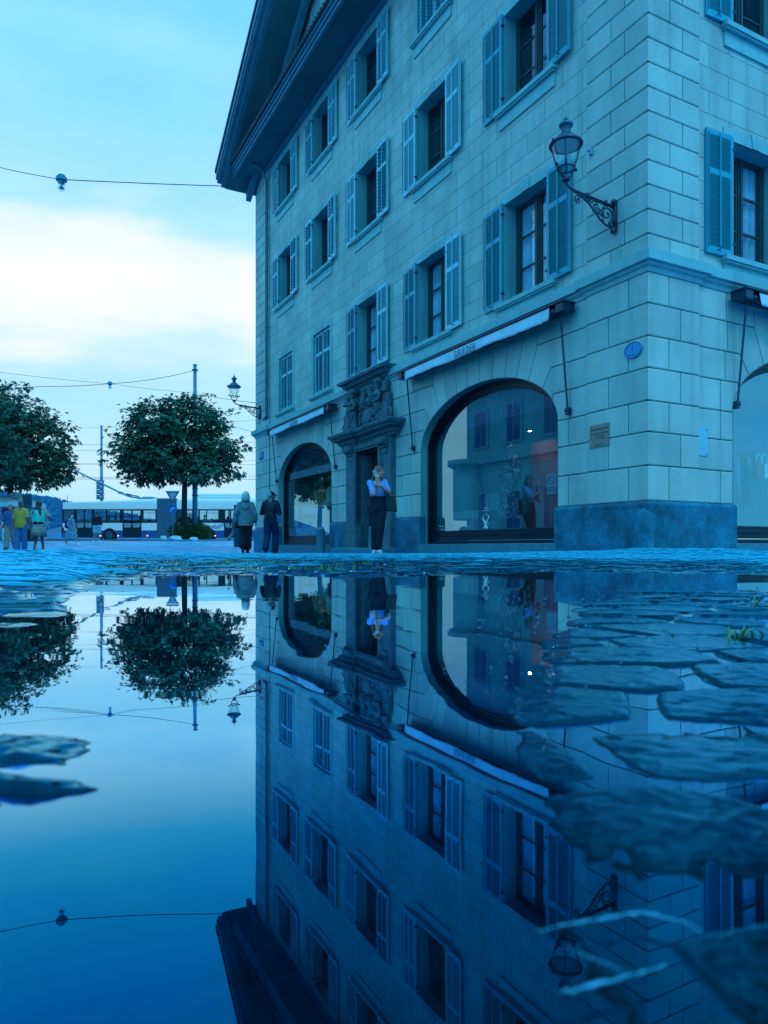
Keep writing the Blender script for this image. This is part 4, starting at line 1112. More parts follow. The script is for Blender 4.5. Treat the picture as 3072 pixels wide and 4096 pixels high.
cam.shift_y = (HZ-2048)/4096; co.location = (0, 0, CAMZ); co.rotation_euler = (math.pi/2, 0, 0)
cam.clip_start = .02; cam.clip_end = 3000
cam.dof.use_dof = True; cam.dof.focus_distance = 11; cam.dof.aperture_fstop = 10
S.view_settings.view_transform = 'Standard'; S.view_settings.look = 'None'; S.view_settings.exposure = 0; S.view_settings.gamma = 1
S.cycles.max_bounces = 8; S.cycles.glossy_bounces = 4; S.cycles.transparent_max_bounces = 12; S.cycles.caustics_reflective = False; S.cycles.caustics_refractive = False
S.cycles.use_denoising = True; S.cycles.sample_clamp_indirect = 4

# ------------------------------------------------------------------ ground
def hsh(ix, iy, k):
    v = np.sin(ix*127.1+iy*311.7+k*74.7)*43758.5453
    return v-np.floor(v)
def vn(x, y, s, k=0):
    X, Y = x*s, y*s; ix, iy = np.floor(X), np.floor(Y); fx, fy = X-ix, Y-iy
    fx = fx*fx*(3-2*fx); fy = fy*fy*(3-2*fy)
    a, b, c_, d = hsh(ix, iy, k), hsh(ix+1, iy, k), hsh(ix, iy+1, k), hsh(ix+1, iy+1, k)
    return (a*(1-fx)+b*fx)*(1-fy)+(c_*(1-fx)+d*fx)*fy
def sst(x, a, b):
    t = np.clip((x-a)/(b-a), 0, 1); return t*t*(3-2*t)
GY = [-50, 8, 9, 13, 19, 24, 28, 34, 36, 41.5, 48, 62, 90, 900]; GZ = [0, 0, 0, -.03, -.082, -.105, -.03, .09, .155, .36, .47, .58, .62, .62]
def gmac(x, y):
    return np.interp(y, GY, GZ)+.06*np.exp(-((x-3.6)**2+(y-9.7)**2)/6.0)
def ground_z(x, y): return float(gmac(np.array(float(x)), np.array(float(y))))
CXS, CYS = .185, .125
def setts(x, y, near=True, cx=CXS, cy=CYS, k0=0):
    wx = x+.03*(vn(x, y, 1.7, 5)-.5)+.010*(vn(x, y, 9, 15)-.5); wy = y+.05*(vn(x, y, 1.1, 6)-.5)+.010*(vn(x, y, 8, 16)-.5)
    row = np.floor(wy/cy); u = wx/cx
    f1 = np.full(x.shape, 9.0); f2 = np.full(x.shape, 9.0); idx = np.zeros(x.shape); idy = np.zeros(x.shape); dxs = np.zeros(x.shape); dys = np.zeros(x.shape)
    for dj in (-1, 0, 1):
        r = row+dj; off = np.where(np.mod(r, 2) == 0, 0, .5)+.25*(hsh(r, r*0, 9+k0)-.5)
        ci = np.floor(u-off)
        for di in (-1, 0, 1):
            i = ci+di
            px_ = (i+off+.5+.42*(hsh(i, r, 1+k0)-.5))*cx; py_ = (r+.5+.34*(hsh(i, r, 2+k0)-.5))*cy
            ddx, ddy = (wx-px_)/cx, (wy-py_)/cy
            d = np.sqrt((ddx*.92)**2+(ddy*1.0)**2)+.0
            upd = d < f1
            f2 = np.where(upd, f1, np.minimum(f2, d)); idx = np.where(upd, i, idx); idy = np.where(upd, r, idy)
            dxs = np.where(upd, ddx, dxs); dys = np.where(upd, ddy, dys); f1 = np.where(upd, d, f1)
    e = f2-f1
    top = sst(e, .012, .15)**.6
    far = .62+.38*sst(y, 1.8, 2.4)+1.0*sst(y, 2.2, 4.5)
    h = -.020+.020*top
    h += far*top*(.006*(hsh(idx, idy, 3+k0)-.5)+.007*dxs*(hsh(idx, idy, 4+k0)-.5)+.008*dys*(hsh(idx, idy, 5+k0)-.5)-.006*(dxs**2+dys**2))
    sm = .45+.55*sst(y, 1.6, 2.6)
    h += sm*(.0026*(vn(x, y, 14, 17)-.5)+.0024*(vn(x, y, 40, 7)-.5)+.0022*(vn(x, y, 90, 8)-.5))+.006*(1-top)*(vn(x, y, 60, 11)-.5)
    h += sm*.0010*(vn(x, y, 210, 12)-.5)
    return h
def basin(x, y):
    """level of the sett tops against the water (z = 0)"""
    ax = x/np.maximum(y, .05)
    edge = 2.75+.55*sst(x, -.2, 1.0)-1.0*sst(-x, .55, 1.6)-.35*sst(x, 1.1, 2.2)+.35*(vn(x, y, 1.3, 21)-.5)
    m = -.026+.034*sst(y, edge-.35, edge+.55)+.012*(vn(x, y, 1.6, 41)-.5)*sst(y, edge, edge+.5)+.010*sst(y, 5, 9)
    xe = np.interp(y, [0, .25, .5, .7, 1, 1.5, 2.2], [-.03, -.05, -.04, -.01, .07, .20, .5])
    film = sst(x, xe, xe+.10+.12*y)*(1-sst(y, 1.9, 2.7))
    m = m*(1-film)+film*(.0030+.005*(vn(x, y, 5, 23)-.5)+.002*sst(y, .5, 1.3))
    m = np.where(x > 2.2, np.maximum(m, .004), m); m = m+.03*sst(np.abs(x), 2.6, 3.2)+.02*sst(-y, -.02, .4)
    for bx, by, sx, sy, hh in ((-.30, .452, .165, .056, .0325), (-.225, .364, .112, .035, .0325), (-.63, 1.16, .10, .05, .026), (-.52, .80, .05, .02, .024)):
        m = m+hh*np.exp(-np.minimum(30, ((x-bx)/sx)**4+((y-by)/sy)**4))
    lf = sst(-ax, .34+.05*np.sin(y*5), .47)*sst(y, 1.15, 1.4)
    m = m+.034*lf
    isl = np.exp(-np.minimum(30, ((x+.30)/.17)**4+((y-.46)/.065)**4))+np.exp(-np.minimum(30, ((x+.225)/.12)**4+((y-.362)/.042)**4))
    m = m+isl*(.004*(vn(x, y, 38, 51)-.5)+.0035*(vn(x, y, 95, 52)-.5)-.0010)
    return m
def patch(name, x0, x1, y0, y1, st, mt, hole=None, near=True):
    nx, ny = int((x1-x0)/st)+1, int((y1-y0)/st)+1
    X, Y = np.meshgrid(np.linspace(x0, x1, nx), np.linspace(y0, y1, ny))
    Z = gmac(X, Y)+setts(X, Y)
    Z = Z+basin(X, Y) if near else Z+.016+.02*(vn(X, Y, .7, 31)-.5)
    V = np.stack([X, Y, Z], -1).reshape(-1, 3).astype(np.float32)
    i = np.arange(nx-1)[None, :]+nx*np.arange(ny-1)[:, None]
    Q = np.stack([i, i+1, i+nx+1, i+nx], -1).reshape(-1, 4)
    if hole:
        cxm = (X[:-1, :-1]+X[1:, 1:]).ravel()/2; cym = (Y[:-1, :-1]+Y[1:, 1:]).ravel()/2
        Q = Q[~((cxm > hole[0]) & (cxm < hole[1]) & (cym > hole[2]) & (cym < hole[3]))]
    me = bpy.data.meshes.new(name); me.vertices.add(len(V)); me.vertices.foreach_set('co', V.ravel())
    me.loops.add(Q.size); me.polygons.add(len(Q)); me.loops.foreach_set('vertex_index', Q.ravel().astype(np.int32))
    me.polygons.foreach_set('loop_start', (np.arange(len(Q))*4).astype(np.int32)); me.polygons.foreach_set('use_smooth', np.ones(len(Q), bool))
    me.update(); me.validate(); me.materials.append(mt)
    o = bpy.data.objects.new(name, me); COL.objects.link(o); return tag(o, kind='structure')
def sett_mat(name='wet_setts', near=True):
    m, nt, b = new_mat(name); L = nt.links
    g = N(nt, 'ShaderNodeNewGeometry'); ps = g.outputs['Position']
    n1 = N(nt, 'ShaderNodeTexNoise', i_Scale=2.2, i_Detail=6.0); L.new(ps, n1.inputs['Vector'])
    n2 = N(nt, 'ShaderNodeTexNoise', i_Scale=120.0, i_Detail=3.0); L.new(ps, n2.inputs['Vector'])
    v = N(nt, 'ShaderNodeTexVoronoi', i_Scale=7.5); L.new(ps, v.inputs['Vector'])
    c = mixc(nt, ramp(nt, n1.outputs['Fac'], [(.3, 0), (.7, 1)]).outputs[0], (.003, .085, .145), (.006, .15, .24))
    c = mixc(nt, 1.0, c, ramp(nt, n2.outputs['Fac'], [(.3, .45), (.7, 1.6)]).outputs[0], 'MULTIPLY')
    c = mixc(nt, .35, c, mixc(nt, v.outputs['Distance'], (.004, .075, .12), (.007, .13, .20)))
    sz = N(nt, 'ShaderNodeSeparateXYZ')
    if near: L.new(ps, sz.inputs[0])
    else: sz.inputs[0].default_value = (0, 0, .019)       # away from the puddle the setts are merely damp
    dk = mth(nt, 'ADD', mth(nt, 'MULTIPLY', sz.outputs['Z'], 42.0), mth(nt, 'MULTIPLY', mth(nt, 'SUBTRACT', n2.outputs['Fac'], .5), .5))
    c = mixc(nt, ramp(nt, dk, [(.42, 0), (1.1, 1)]).outputs[0], mixc(nt, 1.0, c, (.04, .11, .12), 'MULTIPLY'), c)
    wet = mth(nt, 'ADD', mth(nt, 'MULTIPLY', sz.outputs['Z'], 55.0), mth(nt, 'MULTIPLY', mth(nt, 'SUBTRACT', n1.outputs['Fac'], .5), .8))
    ro = ramp(nt, wet, [(.1, .05), (.5, .13), (.95, .6)]).outputs[0]
    bst = ramp(nt, wet, [(.2, .10), (.9, .5)]).outputs[0]
    bp = N(nt, 'ShaderNodeBump', i_Distance=.002); L.new(bst, bp.inputs['Strength']); L.new(n2.outputs['Fac'], bp.inputs['Height'])
    fr = N(nt, 'ShaderNodeFresnel', i_IOR=1.36); L.new(bp.outputs[0], fr.inputs['Normal'])
    rc = ramp(nt, fr.outputs[0], [(.02, (.0, .012, .02)), (.062, (.0, .05, .08)), (.12, (.001, .10, .15)), (.25, (.01, .24, .36)), (.5, (.02, .36, .54)), (1, (.18, .65, .88))])
    rw = ramp(nt, fr.outputs[0], [(.02, (.0, .015, .03)), (.062, (.0, .065, .11)), (.12, (.008, .14, .22)), (.22, (.10, .34, .50)), (.5, (.45, .75, .9)), (1, (.9, 1, 1))])
    above = ramp(nt, mth(nt, 'MULTIPLY', sz.outputs['Z'], 100.0), [(.0, 0), (.05, 1)]).outputs[0]   # nothing mirrors under the water
    film = ramp(nt, wet, [(.15, 1), (.5, 0)]).outputs[0]
    gl = N(nt, 'ShaderNodeBsdfGlossy'); L.new(mixc(nt, above, (0, 0, 0), mixc(nt, film, rc.outputs[0], rw.outputs[0])), gl.inputs['Color']); L.new(ro, gl.inputs['Roughness']); L.new(bp.outputs[0], gl.inputs['Normal'])
    df = N(nt, 'ShaderNodeBsdfDiffuse'); L.new(c, df.inputs['Color']); L.new(bp.outputs[0], df.inputs['Normal'])
    ad = N(nt, 'ShaderNodeAddShader'); L.new(df.outputs[0], ad.inputs[0]); L.new(gl.outputs[0], ad.inputs[1])
    nt.nodes.remove(b); L.new(ad.outputs[0], nt.nodes['Material Output'].inputs[0])
    return m
M['sett'] = sett_mat(); M['sett_damp'] = sett_mat('damp_setts', False)
IN = (-.64, .64, .10, 1.20)
patch('cobbles', *IN[:4], .0026, M['sett'])
patch('cobbles', -4.2, 4.2, -.9, 9.0, .0145, M['sett'], (IN[0]+.004, IN[1]-.004, IN[2]+.004, IN[3]-.004))
patch('cobbles', -15.0, 5.2, 9.0, 23.6, .042, M['sett_damp'], None, False)
# the sheet that reaches the horizon
xs = np.concatenate([np.linspace(-900, -60, 12), np.linspace(-55, 40, 96), np.linspace(45, 900, 12)])
ys = np.concatenate([np.linspace(-60, -2, 10), np.linspace(-1, 90, 150), np.linspace(100, 900, 12)])
X, Y = np.meshgrid(xs, ys); Z = gmac(X, Y)-.004
Z = Z-.09*((X > -4.15) & (X < 4.15) & (Y > -.85) & (Y < 9.3)); Z = Z-.03*((X > -15) & (X < 5.2) & (Y > 8) & (Y < 23.4)); 
g = MB(); ny_, nx_ = X.shape
g.v = [(float(a), float(b_), float(c_)) for a, b_, c_ in zip(X.ravel(), Y.ravel(), Z.ravel())]
g.f = [(j*nx_+i, j*nx_+i+1, (j+1)*nx_+i+1, (j+1)*nx_+i) for j in range(ny_-1) for i in range(nx_-1)]; g.mi = [0]*len(g.f)
M['plaza'] = mat('damp_plaza', (.025, .18, .38), .55, var=.25, scale=.6, bump=.01, bscale=5)
tag(g.build('ground', M['plaza'], smooth=True), kind='structure')
def slab_mat():
    m, nt, b = new_mat('paving_slabs'); L = nt.links
    ge = N(nt, 'ShaderNodeNewGeometry')
    mp = N(nt, 'ShaderNodeMapping'); mp.inputs['Rotation'].default_value = (0, 0, R(12)); L.new(ge.outputs['Position'], mp.inputs[0])
    br = N(nt, 'ShaderNodeTexBrick', offset=.4); br.inputs['Scale'].default_value = 1; br.inputs['Brick Width'].default_value = 1.3; br.inputs['Row Height'].default_value = .75
    br.inputs['Mortar Size'].default_value = .07; br.inputs['Color1'].default_value = (.03, .32, .58, 1); br.inputs['Color2'].default_value = (.07, .46, .70, 1); br.inputs['Mortar'].default_value = (.008, .09, .22, 1)
    L.new(mp.outputs[0], br.inputs['Vector'])
    n = N(nt, 'ShaderNodeTexNoise', i_Scale=.8, i_Detail=6.0); L.new(ge.outputs['Position'], n.inputs['Vector'])
    L.new(mixc(nt, 1.0, br.outputs['Color'], ramp(nt, n.outputs['Fac'], [(.3, .75), (.7, 1.2)]).outputs[0], 'MULTIPLY'), b.inputs['Base Color'])
    b.inputs['Roughness'].default_value = .55; return m
def sheet(name, x0, x1, y0, y1, dz, mt, nx=40, ny=60):
    mb = MB(); xs = np.linspace(x0, x1, nx); ys = np.linspace(y0, y1, ny)
    mb.v = [(float(x), float(y), ground_z(x, y)+dz) for y in ys for x in xs]
    mb.f = [(j*nx+i, j*nx+i+1, (j+1)*nx+i+1, (j+1)*nx+i) for j in range(ny-1) for i in range(nx-1)]; mb.mi = [0]*len(mb.f)
    return tag(mb.build(name, mt, smooth=True), kind='structure')
sheet('pavement', -34, 14, 23.4, 50.5, .004, slab_mat())
M['asphalt'] = mat('wet_asphalt', (.04, .14, .22), .4, var=.2, scale=1)
sheet('road', -120, 90, 54, 74, .002, M['asphalt'], 80, 20)
kb = MB(); kb.box(-120, 90, 53.6, 54.0, .3, .64); tag(kb.build('kerb', M['granite'], bevel=.02), kind='structure')
kb = MB(); kb.box(-120, 90, 55.2, 55.35, .55, ground_z(0, 55.3)+.006); tag(kb.build('road_marking', M['white']), kind='structure')

# ------------------------------------------------------------------ water
def water():
    m, nt, b = new_mat('puddle_water'); nt.nodes.remove(b); L = nt.links; out = nt.nodes['Material Output']
    g = N(nt, 'ShaderNodeNewGeometry')
    mp = N(nt, 'ShaderNodeMapping'); mp.inputs['Scale'].default_value = (1.0, 1.6, 1); L.new(g.outputs['Position'], mp.inputs[0])
    n = N(nt, 'ShaderNodeTexNoise', i_Scale=2.3, i_Detail=3.0); L.new(mp.outputs[0], n.inputs['Vector'])
    bp = N(nt, 'ShaderNodeBump', i_Strength=.12, i_Distance=.004); L.new(n.outputs['Fac'], bp.inputs['Height'])
    fr = N(nt, 'ShaderNodeFresnel', i_IOR=1.33); L.new(bp.outputs[0], fr.inputs['Normal'])
    # reflectance of the tinted water film against the Fresnel term
    rc = ramp(nt, fr.outputs[0], [(.02, (.0, .03, .075)), (.062, (.001, .13, .24)), (.12, (.015, .24, .46)), (.22, (.24, .56, .82)), (.5, (.75, .88, .98)), (1, (1, 1, 1))])
    gl = N(nt, 'ShaderNodeBsdfGlossy', i_Roughness=.0); L.new(rc.outputs[0], gl.inputs['Color']); L.new(bp.outputs[0], gl.inputs['Normal'])
    tr = N(nt, 'ShaderNodeBsdfTransparent')
    inv = ramp(nt, fr.outputs[0], [(.02, (.5, .75, .8)), (.3, (.3, .48, .55)), (.7, (.1, .2, .25)), (1, (0, 0, 0))]); L.new(inv.outputs[0], tr.inputs['Color'])
    ad = N(nt, 'ShaderNodeAddShader'); L.new(gl.outputs[0], ad.inputs[0]); L.new(tr.outputs[0], ad.inputs[1]); L.new(ad.outputs[0], out.inputs[0]); return m
wb = MB(); nxw, nyw = 60, 60
wx = np.linspace(-3.1, 2.9, nxw); wy = np.linspace(-.6, 4.3, nyw)
wb.quad((-4.0, -.6, 0), (3.1, -.6, 0), (3.1, 8.4, 0), (-4.0, 8.4, 0))
tag(wb.build('puddle', water()), kind='structure')

# grit, crumbs of leaf and gravel washed between the setts
b = MB(); rng = random.Random(31)
for i in range(260):
    y = .62+1.6*rng.random()**1.2; x = rng.uniform(-.02+.12*y, .56*y+.05) if rng.random() < .8 else rng.uniform(-.5*y, .5*y)
    r_ = rng.uniform(.0005, .0016)*(.5+.6*y); b.ell((x, y, rng.uniform(-.0005, .006)), (r_*rng.uniform(.8, 1.8), r_*rng.uniform(.8, 1.8), r_*.7), nu=6, nv=4)
tag(b.build('grit', mat('wet_grit', (.05, .2, .3), .5, var=.6, scale=60)), kind='stuff')

# moss and grass in the joints, a few sprigs, tubes shaped as sky glints
M['moss'] = mat('joint_moss', (.05, .17, .05), .8, var=.5, scale=5)
M['sprig'] = mat('fresh_weed', (.06, .24, .10), .6, var=.4, scale=40)
rng = random.Random(11); b = MB()
def blade(b, x, y, z, h, an, lean, w):
    dx, dy = math.cos(an)*lean*h, math.sin(an)*lean*h; ox, oy = -math.sin(an)*w, math.cos(an)*w
    b.add([(x-ox, y-oy, z), (x+ox, y+oy, z), (x+dx*.5+ox*.7, y+dy*.5+oy*.7, z+h*.7), (x+dx*.5-ox*.7, y+dy*.5-oy*.7, z+h*.7), (x+dx, y+dy, z+h)], [(0, 1, 2, 3), (3, 2, 4)])
for i in range(150):
    D = 3.7+4.2*rng.random()**1.2; ax = rng.uniform(-.56, -.03); x = ax*D; y = D
    if rng.random() < .35: x = rng.gauss(-1.3, .5); y = rng.gauss(5.2, .6)
    z0 = ground_z(x, y)+.0
    for j in range(rng.randint(5, 16)):
        blade(b, x+rng.gauss(0, .05), y+rng.gauss(0, .02), z0, rng.uniform(.008, .028), rng.uniform(0, 6.28), rng.uniform(.3, 1.2), rng.uniform(.003, .007))
tag(b.build('joint_grass', M['moss']), kind='stuff')
for k, (px, py, n, hh, lb) in enumerate(((2965, 2548, 16, .022, 'small bright green weed sprig in the wet cobbles at the right edge'), (2690, 2545, 6, .014, 'tiny dark green seedling on the wet cobbles'), (3000, 2415, 5, .03, 'little yellow green shoot standing at the puddle edge'))):
    D = FOC*CAMZ/(py-HZ)*.97; x = (px-CX)/FOC*D
    b = MB()
    for j in range(n): blade(b, x+rng.gauss(0, hh*.9), D+rng.gauss(0, .006), -.002, rng.uniform(.5, 1.1)*hh, rng.uniform(0, 6.28), rng.uniform(.2, 1.2), hh*.12)
    tag(b.build('weed_sprig', M['sprig']), lb, 'weed')
M['glint'] = mat('rim_glint', (.05, .32, .5), .3, var=.35, scale=90)  # sky reflections on wet stone rims, built as pale tubes
def glint(pts, r, lb):
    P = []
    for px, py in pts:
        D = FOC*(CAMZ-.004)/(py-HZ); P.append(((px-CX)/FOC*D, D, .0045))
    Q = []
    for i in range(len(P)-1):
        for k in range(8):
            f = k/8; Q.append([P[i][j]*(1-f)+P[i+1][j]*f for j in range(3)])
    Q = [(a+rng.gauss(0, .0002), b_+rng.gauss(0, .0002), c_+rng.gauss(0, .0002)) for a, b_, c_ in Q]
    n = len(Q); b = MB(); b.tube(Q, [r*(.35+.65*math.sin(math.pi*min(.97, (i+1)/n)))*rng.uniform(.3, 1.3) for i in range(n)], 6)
    tag(b.build('rim_glint', M['glint'], smooth=True), lb, 'glint')
glint([(2150, 3730), (2350, 3690), (2560, 3655), (2740, 3695), (2820, 3740)], .00065, 'long pale curved streak modelled as sky glint on a wet stone rim')
glint([(2240, 3980), (2440, 3930), (2700, 3860)], .0006, 'pale straight streak modelled as sky glint nearest the lens')
glint([(2260, 3790), (2400, 3850), (2500, 3890)], .0004, 'short faint modelled glint between the two longer ones')
# ------------------------------------------------------------------ trees on the square
def leaf_mat(name, c0, c1):
    m, nt, b = new_mat(name); L = nt.links
    g = N(nt, 'ShaderNodeNewGeometry'); oi = N(nt, 'ShaderNodeTexNoise', i_Scale=1.3, i_Detail=3.0); L.new(g.outputs['Position'], oi.inputs['Vector'])
    c = mixc(nt, ramp(nt, oi.outputs['Fac'], [(.35, 0), (.65, 1)]).outputs[0], c0, c1)
    L.new(c, b.inputs['Base Color']); b.inputs['Roughness'].default_value = .5; b.inputs['Specular IOR Level'].default_value = .3
    out = nt.nodes['Material Output']; tl = N(nt, 'ShaderNodeBsdfTranslucent'); L.new(c, tl.inputs['Color'])
    mx = N(nt, 'ShaderNodeMixShader'); mx.inputs[0].default_value = .25; L.new(b.outputs[0], mx.inputs[1]); L.new(tl.outputs[0], mx.inputs[2]); L.new(mx.outputs[0], out.inputs[0]); return m
M['leaf'] = leaf_mat('chestnut_leaf', (.008, .08, .065), (.022, .20, .14))
M['leaf2'] = leaf_mat('hedge_leaf', (.03, .08, .035), (.07, .16, .06))
def leaf(b, p, d, up, s):
    """palmate chestnut leaf: three folded leaflets drooping from one stalk"""
    d = d.normalized(); sd = d.cross(up).normalized()
    for k in (-1, 0, 1):
        e = (d+sd*k*.95).normalized(); w = e.cross(up).normalized()*s*.23; l = s*(1 if k == 0 else .8)
        a = p; m_ = p+e*l*.6-up*s*.10; t = p+e*l-up*s*.35
        b.add([a, m_+w-up*s*.05, t, m_-w-up*s*.05, m_+up*s*.04], [(0, 1, 4), (1, 2, 4), (2, 3, 4), (3, 0, 4)])
def crown_tree(name, base, trunk_h, trunk_r, lobes, n_clumps, seed, label, lean=0.0, leaf_s=.31):
    """lobes: (x, y, z, rx, ry, rz) in metres from the foot of the trunk"""
    rng = random.Random(seed); t = empty(name, base, 0, label, 'tree', 'plane trees on the square')
    tr = MB(); top = Vector((lean, 0, trunk_h))
    tr.tube([(0, 0, -.3), (.02, 0, .3), (lean*.5, 0, trunk_h*.6), top], [trunk_r*1.25, trunk_r*1.05, trunk_r*.95, trunk_r*.85], 12)
    vol = [l[3]*l[4]*l[5] for l in lobes]; tot = sum(vol)
    for l in lobes:
        c = Vector(l[:3]); mid = top.lerp(c, .5)+Vector((rng.gauss(0, .15), rng.gauss(0, .15), -.15))
        tr.tube([top-Vector((0, 0, .5)), top.lerp(mid, .5), mid, c], [trunk_r*.6, trunk_r*.42, trunk_r*.3, .05], 7)
        for k in range(7):
            v = Vector((rng.gauss(0, 1), rng.gauss(0, 1), rng.gauss(.2, .7))).normalized(); e = c+Vector((v.x*l[3], v.y*l[4], v.z*l[5]))*.8
            q = mid.lerp(c, rng.uniform(.1, .9)); tr.tube([q, q.lerp(e, .5)+Vector((0, 0, .2)), e], [.06, .04, .015], 5)
    tr.build('trunk', M['bark'], t, smooth=True)
    cr = MB(); up = Vector((0, 0, 1))
    for i in range(n_clumps):
        r_ = rng.random()*tot; k = 0
        while r_ > vol[k] and k < len(lobes)-1: r_ -= vol[k]; k += 1
        l = lobes[k]
        v = Vector((rng.gauss(0, 1), rng.gauss(0, 1), rng.gauss(0, 1))).normalized()
        rad = rng.random()**.36
        bump = 1+.30*mnoise.noise(v*2.3+Vector((seed, k, 0)))+.18*mnoise.noise(v*6+Vector((k, seed, 3)))
        p = Vector(l[:3])+Vector((v.x*l[3], v.y*l[4], v.z*l[5]))*rad*bump
        if mnoise.noise(p*.75+Vector((seed*3, 0, 0))) < -.15 and rad > .3: continue
        out_ = (v+Vector((0, 0, -.25)))
        for j in range(rng.randint(6, 9)):
            d = (out_+Vector((rng.gauss(0, .8), rng.gauss(0, .8), rng.gauss(-.05, .5))))
            u2 = (up+Vector((rng.gauss(0, .35), rng.gauss(0, .35), 0))).normalized()
            leaf(cr, p+Vector((rng.gauss(0, .22), rng.gauss(0, .22), rng.gauss(0, .16))), d, u2, leaf_s*rng.uniform(.7, 1.2))
    me = bpy.data.meshes.new('crown'); me.from_pydata(cr.v, [], cr.f); me.materials.append(M['leaf'])
    o = bpy.data.objects.new('crown', me); COL.objects.link(o); o.parent = t
    return t
def foot(px, D, py=None):
    p = at(px, 2184, D); p.z = ground_z(p.x, p.y); return p
sc48 = 48/FOC
def lob(pxc, pyc, rx, ry, base, D, dy=0, ryy=None):      # pixel ellipse -> metres round the trunk foot
    p = at(pxc, pyc, D)-base; k = D/FOC; return (p.x, dy, p.z, rx*k, ryy or rx*k*.95, ry*k)
bs = foot(735, 48)
crown_tree('square_tree', bs, 5.2, .19, [lob(*q, bs, 48, dy) for q, dy in (((705, 1700, 165, 105), 0), ((790, 1668, 120, 95), .6), ((560, 1800, 120, 95), -.3), ((870, 1790, 105, 100), .2), ((700, 1830, 210, 95), .8),
    ((480, 1850, 62, 55), 0), ((840, 1880, 120, 65), -.6), ((620, 1690, 100, 75), -.9), ((725, 1620, 60, 52), 0), ((600, 1880, 100, 55), .7))], 1650, 3, 'broad leafy tree rising from the hedge island in front of the bus', .1)
b2 = foot(45, 50)
crown_tree('square_tree', b2, 5.4, .21, [lob(*q, b2, 50, dy) for q, dy in (((60, 1720, 180, 130), 0), ((-60, 1700, 180, 150), .6), ((170, 1800, 110, 120), -.3), ((60, 1850, 220, 100), .2), ((245, 1880, 80, 60), 0),
    ((-140, 1830, 180, 130), .5), ((70, 1620, 110, 80), -.5), ((-40, 1600, 110, 70), 0), ((180, 1720, 85, 80), .8), ((140, 1910, 120, 50), -.4))], 2000, 8, 'dense dark leafy tree above the white market tent at the left edge', -.1)

for i, (xx, yy, rz, lb) in enumerate(((-34, 47, .9, 'leafy tree out to the left, mirrored darkly in the lace bordered window'), (-44, 52, 2.2, 'second leafy tree out to the left of the square, beyond the first'), (-27, 40, 4.0, 'nearest leafy tree out to the left of the square'))):
    c_ = copy_tree([o for o in bpy.data.objects if o.get('category') == 'tree'][1]); c_.location = (xx, yy, ground_z(xx, yy)); c_.rotation_euler.z = rz; c_['label'] = lb

# ------------------------------------------------------------------ hedge island with three rocks
isl = at(760, 2184, 48.3); gz = ground_z(isl.x, isl.y)
kb2 = MB(); kb2.lathe([(0, gz+.08), (3.25, gz+.08), (3.3, gz+.03), (3.3, gz-.3)], (isl.x-.2, isl.y+1.0, 0), 40)
tag(kb2.build('traffic_island', M['granite'], smooth=False), kind='structure')
rng = random.Random(21)
def hedge(px0, px1, pyt, D, depth, label):
    a, b_ = at(px0, 2184, D), at(px1, 2184, D); w = b_.x-a.x; h = (2160-pyt)/FOC*D; c = Vector(((a.x+b_.x)/2, D+depth/2, gz))
    t = empty('hedge_shrub', c, 0, label, 'shrub', 'shrubs on the hedge island'); mb = MB(); st = MB()
    for i in range(26):
        x, y = rng.uniform(-w*.4, w*.4), rng.uniform(-depth*.35, depth*.35); st.tube([(x*.5, y*.5, 0), (x*.8, y, h*.5), (x, y, h*.85)], [.02, .015, .006], 5)
    st.build('stem', M['bark'], t)
    for i in range(2600):
        v = Vector((rng.gauss(0, 1), rng.gauss(0, 1), rng.gauss(0, 1))).normalized(); r_ = rng.random()**.3
        p = Vector((v.x*w*.5, v.y*depth*.5, h*.48+v.z*h*.5))*1.0
        s = 1+.14*mnoise.noise(v*3+Vector((px0, 0, 0))); p = Vector((p.x*r_*s, p.y*r_*s, h*.48+(p.z-h*.48)*r_*s))
        p.z = max(p.z, .03); d = Vector((rng.gauss(0, 1)+v.x, rng.gauss(0, 1)+v.y, rng.gauss(.6, 1))).normalized(); w_ = d.cross(Vector((rng.gauss(0, 1), rng.gauss(0, 1), rng.gauss(0, 1)))).normalized()*.035; l = rng.uniform(.09, .2)
        mb.add([p, p+d*l*.5+w_, p+d*l, p+d*l*.5-w_], [(0, 1, 2, 3)])
    mb.build('leaves', M['leaf2'], t)
hedge(660, 760, 2085, 47.2, 1.8, 'rounded green shrub left of the tree trunk behind two rocks')
hedge(748, 830, 2090, 47.6, 1.8, 'rounded green shrub right of the pale pole on the hedge island')
hedge(690, 800, 2045, 48.6, 1.2, 'taller loose shrub behind the tree trunk on the hedge island')
def rock(px, py, w, h, D, label, sd):
    t = at(px, 2184, D); t.z = ground_z(t.x, t.y); mb = MB(); mb.ell((0, 0, 0), 1, nu=28, nv=18); k = D/FOC
    vs = []
    for x, y, z in mb.v:
        v = Vector((x, y, z)); s = 1+.28*mnoise.noise(v*1.2+Vector((sd, 0, 0)))+.10*mnoise.noise(v*3.1+Vector((0, sd, 0))); vs.append((x*s*w*k/2, y*s*w*k*.35, max(-.05, (z*s*.5+.42)*h*k)))
    mb.v = vs; o = mb.build('rock', mat('pale_boulder', (.30, .58, .72), .8, var=.3, scale=4, bump=.02, bscale=8) if 'rk' not in M else M['rk'], smooth=True, loc=t)
    M.setdefault('rk', o.data.materials[0]); tag(o, label, 'rock', 'boulders round the hedge island'); o.rotation_euler.z = sd
rock(655, 2160, 30, 24, 46.4, 'small dark boulder at the left end of the hedge island', .3)
rock(705, 2162, 52, 24, 46.2, 'largest pale boulder in front of the tree trunk', .1)
rock(776, 2160, 38, 18, 46.3, 'low oval boulder at the right of the hedge island', .2)

